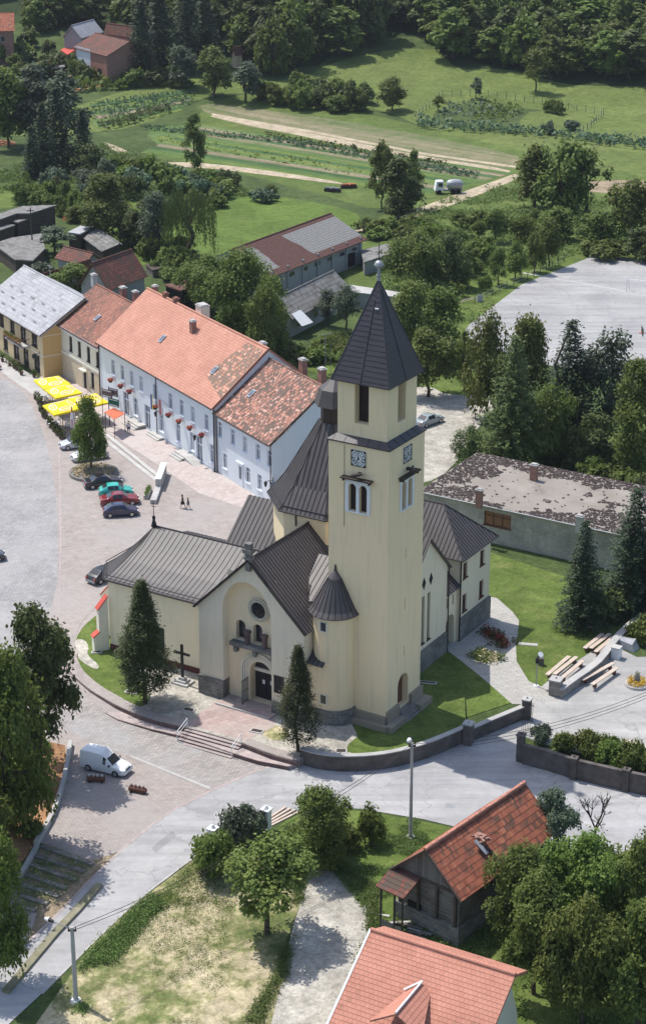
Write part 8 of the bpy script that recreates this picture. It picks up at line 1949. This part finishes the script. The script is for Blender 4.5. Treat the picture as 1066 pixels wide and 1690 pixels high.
# hillside and far woods: individual trees in groups
def wood(n, region, hpx, wpx, mats, label, group, kinds=('round', 'tall', 'wide'), seed=1, cat='tree', det=0, mind=16):
    rg = random.Random(seed); pts = []; tries = 0
    def inside(x, y):
        c = False
        for (x0, y0), (x1, y1) in zip(region, region[1:] + region[:1]):
            if (y0 > y) != (y1 > y) and x < (x1 - x0) * (y - y0) / (y1 - y0) + x0: c = not c
        return c
    xs, ys = [p[0] for p in region], [p[1] for p in region]
    while len(pts) < n and tries < 8000:
        tries += 1; x, y = rg.uniform(min(xs), max(xs)), rg.uniform(min(ys), max(ys))
        if inside(x, y) and all(abs(x - a) + 2.2 * abs(y - b) > mind for a, b in pts): pts.append((x, y))
    for i, (x, y) in enumerate(pts):
        w = rg.uniform(*wpx); k = rg.choice(kinds); tree(k, (x, y), y - rg.uniform(*hpx), w, rg.choice(mats), label, group, det, rg.randint(0, 2), cat)
wood(150, [(700, 50), (760, 120), (800, 110), (860, 118), (930, 138), (1000, 140), (1100, 145), (1200, 60), (1200, -60), (560, -60), (560, 40), (640, 50)], (52, 84), (52, 84), [L_oak, L_oak, L_dark, L_light], 'broadleaf tree in the wood covering the hillside at the upper right', 'trees of the hillside wood', seed=3, mind=25)
wood(26, [(440, 130), (480, 112), (560, 105), (620, 60), (560, 0), (420, 0), (400, 60)], (80, 110), (60, 85), [L_oak, L_dark], 'large broadleaf tree in the dark row at the top middle', 'tall trees of the top middle row', seed=8, mind=34)
wood(44, [(20, 40), (200, 55), (440, 100), (440, 10), (300, -60), (-60, -60)], (60, 85), (50, 80), [L_oak, L_oak, L_dark], 'broadleaf tree behind the village houses at the top left', 'trees behind the village', seed=5, mind=28)
wood(30, [(560, -60), (1200, -62), (1200, -120), (-200, -120), (-200, -62)], (50, 80), (60, 90), [L_oak, L_dark], 'tree in the farthest band of woodland along the top edge', 'farthest trees', seed=15, mind=50)
wood(22, [(430, 165), (520, 150), (620, 170), (560, 190), (470, 178), (430, 172)], (22, 40), (26, 42), [L_oak, L_dark, L_light], 'low bush in the hedge line above the stubble field', 'hedge bushes above the stubble field', ('bush', 'wide'), 6, 'shrub', 0, 16)
wood(30, [(10, 330), (160, 300), (240, 330), (260, 380), (180, 400), (60, 345)], (22, 45), (26, 46), [L_oak, L_light, L_silver, L_dark], 'shrub in the overgrown gardens beyond the timber sheds', 'garden shrubs beyond the sheds', ('bush', 'loose', 'wide'), 7, 'shrub', 1, 20)
wood(26, [(170, 270), (330, 300), (440, 330), (420, 345), (330, 340), (200, 310)], (18, 34), (24, 40), [L_oak, L_light, L_crop], 'bushy plant in the rank strip below the dirt path', 'bushes below the dirt path', ('bush',), 9, 'shrub', 0, 16)
wood(26, [(700, 380), (780, 370), (960, 370), (960, 410), (850, 430), (720, 500), (690, 430)], (20, 40), (26, 44), [L_oak, L_light], 'bush in the orchard between the track and the court', 'orchard bushes', ('bush', 'loose'), 12, 'shrub', 1, 20)
wood(18, [(600, 380), (700, 375), (740, 400), (620, 400)], (14, 26), (18, 34), [L_oak, L_light], 'weedy bush along the lane behind the warehouse', 'lane bushes', ('bush',), 13, 'shrub', 0, 12)
wood(14, [(960, 770), (1066, 800), (1066, 830), (900, 760), (880, 740)], (26, 44), (36, 60), [L_dark, L_oak], 'dark bush in the shade behind the flat roofed building', 'bushes behind the flat roofed building', ('bush', 'wide'), 14, 'shrub', 1, 22)
wood(12, [(420, 600), (560, 560), (600, 600), (470, 620)], (16, 30), (26, 40), [L_oak, L_light], 'bush in the garden behind the white house', 'rear garden bushes', ('bush',), 16, 'shrub', 1, 16)
wood(16, [(210, 395), (330, 420), (300, 450), (270, 462), (250, 425)], (18, 34), (26, 40), [L_oak, L_light], 'bush behind the old dark tiled house', 'bushes behind the old house', ('bush',), 17, 'shrub', 1, 18)
wood(16, [(110, 110), (180, 125), (320, 130), (330, 145), (230, 150), (100, 130)], (16, 30), (22, 34), [L_oak, L_dark], 'bush in the farmyard below the barns', 'farmyard bushes', ('bush',), 18, 'shrub', 0, 14)
wood(14, [(-20, 1240), (60, 1235), (80, 1330), (40, 1400), (-20, 1420)], (18, 40), (30, 50), [L_oak, L_light], 'low shrub on the planted bank at the left edge', 'bank shrubs', ('bush',), 19, 'shrub', 2, 26)
wood(34, [(-30, 70), (60, 75), (100, 100), (110, 120), (60, 140), (-30, 190)], (16, 34), (26, 44), [L_oak, L_dark], 'dark bush between the brick house and the spruces at the top left', 'bushes by the brick house', ('bush', 'wide'), 21, 'shrub', 0, 14)
wood(12, [(40, 20), (110, 30), (110, 45), (50, 60)], (34, 50), (36, 50), [L_oak, L_dark], 'tree between the brick house and the grey roofed farm house', 'trees by the farm house', seed=22, mind=16)
# crop rows and grasses: uncountable plants, one object per planting
def rows(name, label, quads_, dens, size, h, mat, seed=1, rowsp=None, rowdir=None):
    rg = np.random.default_rng(seed); cs = []
    for poly in quads_:
        W3 = [G(*p) for p in poly]; a, b, c, d = W3      # a->b along rows, a->d across
        La, Ld = (b - a).length, (d - a).length; nr = max(1, int(Ld / (rowsp or 1.0)))
        for r_ in range(nr + 1):
            f = r_ / max(1, nr); s_, e_ = a.lerp(d, f), b.lerp(c, f); n = int((e_ - s_).length * dens)
            for i in range(n):
                q = s_.lerp(e_, rg.random()); x, y = q.x + rg.normal(0, .12), q.y + rg.normal(0, .12); cs.append((x, y, g(x, y) + h * rg.uniform(.2, 1)))
    v = leaves(rg, np.array(cs), 3, size * .8, size, None, .6)
    o = bpy.data.objects.new(name, mesh_quads(name, v, mat)); col.objects.link(o); tag(o, label, None, None, 'stuff'); o['category'] = 'crops'
rows('crop_rows', 'blue green rows of cabbage like plants across the middle field', [[(235, 208), (480, 232), (480, 237), (235, 214)], [(480, 232), (790, 288), (785, 295), (480, 240)]], 2.2, .32, .5, L_crop, 2, 1.6)
rows('crop_rows', 'yellow green salad rows below the cabbage rows', [[(262, 224), (600, 278), (600, 292), (255, 232)]], .8, .3, .25, L_cropy, 3, 1.6)
rows('crop_rows', 'dark green bean rows between stubble and cabbages', [[(440, 222), (740, 272), (738, 276), (440, 226)]], 2.4, .34, .6, L_dark, 4, 1.6)
rows('crop_rows', 'tall maize like rows at the lower edge of the garden plot', [[(690, 200), (960, 226), (1066, 240), (690, 212)], [(960, 226), (1090, 238), (1090, 250), (955, 236)]], 1.6, .5, 1.5, L_crop, 5, 2.2)
rows('crop_rows', 'cabbage patch in the garden plot', [[(735, 172), (800, 165), (850, 190), (720, 192)]], 1.0, .45, .5, L_silver, 6, 1.6)
rows('crop_rows', 'dark bean stakes in the middle of the garden plot', [[(800, 172), (860, 180), (850, 200), (780, 200)]], 1.4, .5, 1.6, L_oak, 7, 2.6)
rows('crop_rows', 'dark vine stakes in rows at the left garden', [[(165, 208), (275, 178), (285, 184), (170, 216)]], 3.0, .38, 1.5, L_dark, 8, 2.6)
rows('crop_rows', 'leafy vegetable beds beyond the vine stakes', [[(152, 196), (315, 172), (325, 150), (150, 172)]], 2.2, .36, .7, L_crop, 9, 2.2)
rows('crop_rows', 'tall maize patch below the farm barns', [[(112, 152), (290, 142), (240, 128), (112, 132)]], 2.6, .6, 2.0, L_light, 10, 1.8)
def scatter(name, label, region, n, size, h, mat, seed=1, per=4, sig=.25, cat='grass', th=-.05):
    rg = np.random.default_rng(seed); W3 = [G(*p) for p in region]; xs, ys = [p.x for p in W3], [p.y for p in W3]; cs = []
    while len(cs) < n:
        x, y = rg.uniform(min(xs), max(xs)), rg.uniform(min(ys), max(ys)); c = False
        for p, q in zip(W3, W3[1:] + W3[:1]):
            if (p.y > y) != (q.y > y) and x < (q.x - p.x) * (y - p.y) / (q.y - p.y) + p.x: c = not c
        if c and mn.noise(Vector((x * .16, y * .16, seed))) + .5 * mn.noise(Vector((x * .6, y * .6, seed))) > th: cs.append((x, y, g(x, y) + h * rg.random()))
    o = bpy.data.objects.new(name, mesh_quads(name, leaves(rg, np.array(cs), per, sig, size, None, .5, asp=.35), mat)); col.objects.link(o); tag(o, label, None, None, 'stuff'); o['category'] = cat
scatter('weeds', 'tufts of weeds and grass on the dry slope below the road', [(90, 1690), (150, 1575), (235, 1495), (300, 1445), (350, 1408), (420, 1420), (490, 1470), (460, 1560), (470, 1690)], 1900, .055, .2, L_grass, 1, 6, .13, th=.2)
scatter('weeds', 'dark weeds between the iron gate and the slope', [(240, 1500), (300, 1440), (352, 1402), (400, 1430), (390, 1500), (300, 1500)], 1100, .075, .3, L_oak, 2, 6, .16)
scatter('grass', 'thick grass and herbs on the verge between lamp pole and barn', [(490, 1375), (520, 1340), (600, 1343), (700, 1358), (760, 1372), (700, 1430), (640, 1480), (600, 1500), (540, 1425)], 6500, .085, .2, L_grass, 3, 5, .16)
scatter('grass', 'grass round the wooden barn and thicket', [(860, 1395), (1066, 1430), (1100, 1690), (620, 1690), (640, 1520), (780, 1430)], 4200, .16, .3, L_grass, 4, 4, .25)
scatter('grass', 'rank weeds in the orchard and lane behind the tower', [(600, 395), (700, 340), (850, 295), (1000, 330), (1000, 420), (850, 450), (770, 545), (650, 520)], 9000, .28, .5, L_grass, 5, 3, .4)
scatter('grass', 'rank weeds in the rear gardens', [(430, 610), (560, 545), (640, 580), (620, 650), (480, 640)], 3000, .22, .45, L_grass, 6, 4, .3)
scatter('grass', 'rank weeds in the gardens at the left', [(-20, 290), (170, 240), (330, 290), (440, 325), (330, 330), (240, 420), (100, 345), (-20, 340)], 11000, .32, .6, L_grass, 7, 3, .45)
scatter('grass', 'weedy growth on the terrace steps', [(75, 1398), (150, 1430), (90, 1490), (30, 1520), (20, 1480)], 700, .10, .2, L_grass, 8, 4, .2)
scatter('grass', 'weedy growth behind the flat roofed building', [(780, 760), (880, 700), (1066, 700), (1100, 860), (1000, 815)], 3500, .2, .35, L_grass, 10, 4, .3)
scatter('weeds', 'ragged grass tufts along both edges of the gravel drive', [(470, 1415), (560, 1425), (625, 1475), (628, 1530), (600, 1600), (560, 1690), (588, 1600), (606, 1520), (598, 1478), (560, 1442), (500, 1425)], 1500, .10, .22, L_grass, 31, 5, .2, th=-.3)
scatter('weeds', 'ragged weeds between the dry slope and the gravel drive', [(470, 1420), (505, 1440), (500, 1490), (484, 1550), (474, 1610), (430, 1690), (400, 1690), (460, 1600), (470, 1540), (485, 1480)], 1600, .09, .22, L_grass, 32, 5, .2, th=-.15)
scatter('weeds', 'green weeds along the road edge of the dry slope', [(95, 1660), (150, 1572), (232, 1492), (300, 1440), (345, 1404), (372, 1420), (320, 1460), (250, 1515), (180, 1600), (130, 1690)], 2600, .10, .3, L_grass, 33, 5, .22, th=-.05)
# ================================================================ LIGHT
SD = Vector((.760, -.650, 0)).normalized(); EL = R(62)      # direction shadows fall
sun_dir = Vector((-SD.x * math.cos(EL), -SD.y * math.cos(EL), math.sin(EL)))
sl = bpy.data.lights.new('sun', 'SUN'); so_ = bpy.data.objects.new('sun', sl); col.objects.link(so_)
so_.rotation_euler = sun_dir.to_track_quat('Z', 'Y').to_euler(); sl.energy = 3.7; sl.angle = R(.53); sl.color = (1.0, .955, .88)
w = bpy.data.worlds.new('World'); scn.world = w; w.use_nodes = True; nt = w.node_tree
sk = nt.nodes.new('ShaderNodeTexSky'); sk.sky_type = 'NISHITA'; sk.sun_disc = False; sk.sun_elevation = EL
sk.sun_rotation = math.atan2(sun_dir.x, sun_dir.y); sk.dust_density = 1.5
bg = nt.nodes['Background']; nt.links.new(sk.outputs[0], bg.inputs[0]); bg.inputs[1].default_value = .15
scn.view_settings.view_transform = 'Standard'; scn.view_settings.look = 'None'; scn.view_settings.exposure = .42; scn.view_settings.gamma = 1
scn.render.engine = 'CYCLES'; scn.cycles.max_bounces = 6; scn.cycles.diffuse_bounces = 3; scn.cycles.transparent_max_bounces = 4

hz = MB(); hz.box(-1300, 1300, -60, 2600, -8, 100)
hv = bpy.data.materials.new('air_haze'); hv.use_nodes = True; hn = hv.node_tree; hn.nodes.remove(hn.nodes['Principled BSDF']); pv = hn.nodes.new('ShaderNodeVolumePrincipled')
pv.inputs['Color'].default_value = (.80, .88, 1.0, 1); pv.inputs['Density'].default_value = .00006; pv.inputs['Anisotropy'].default_value = .2
hn.links.new(pv.outputs[0], hn.nodes['Material Output'].inputs['Volume'])
ho = hz.build('haze', hv, uv=False); tag(ho, 'thin bluish air over the whole valley', None, None, 'stuff')
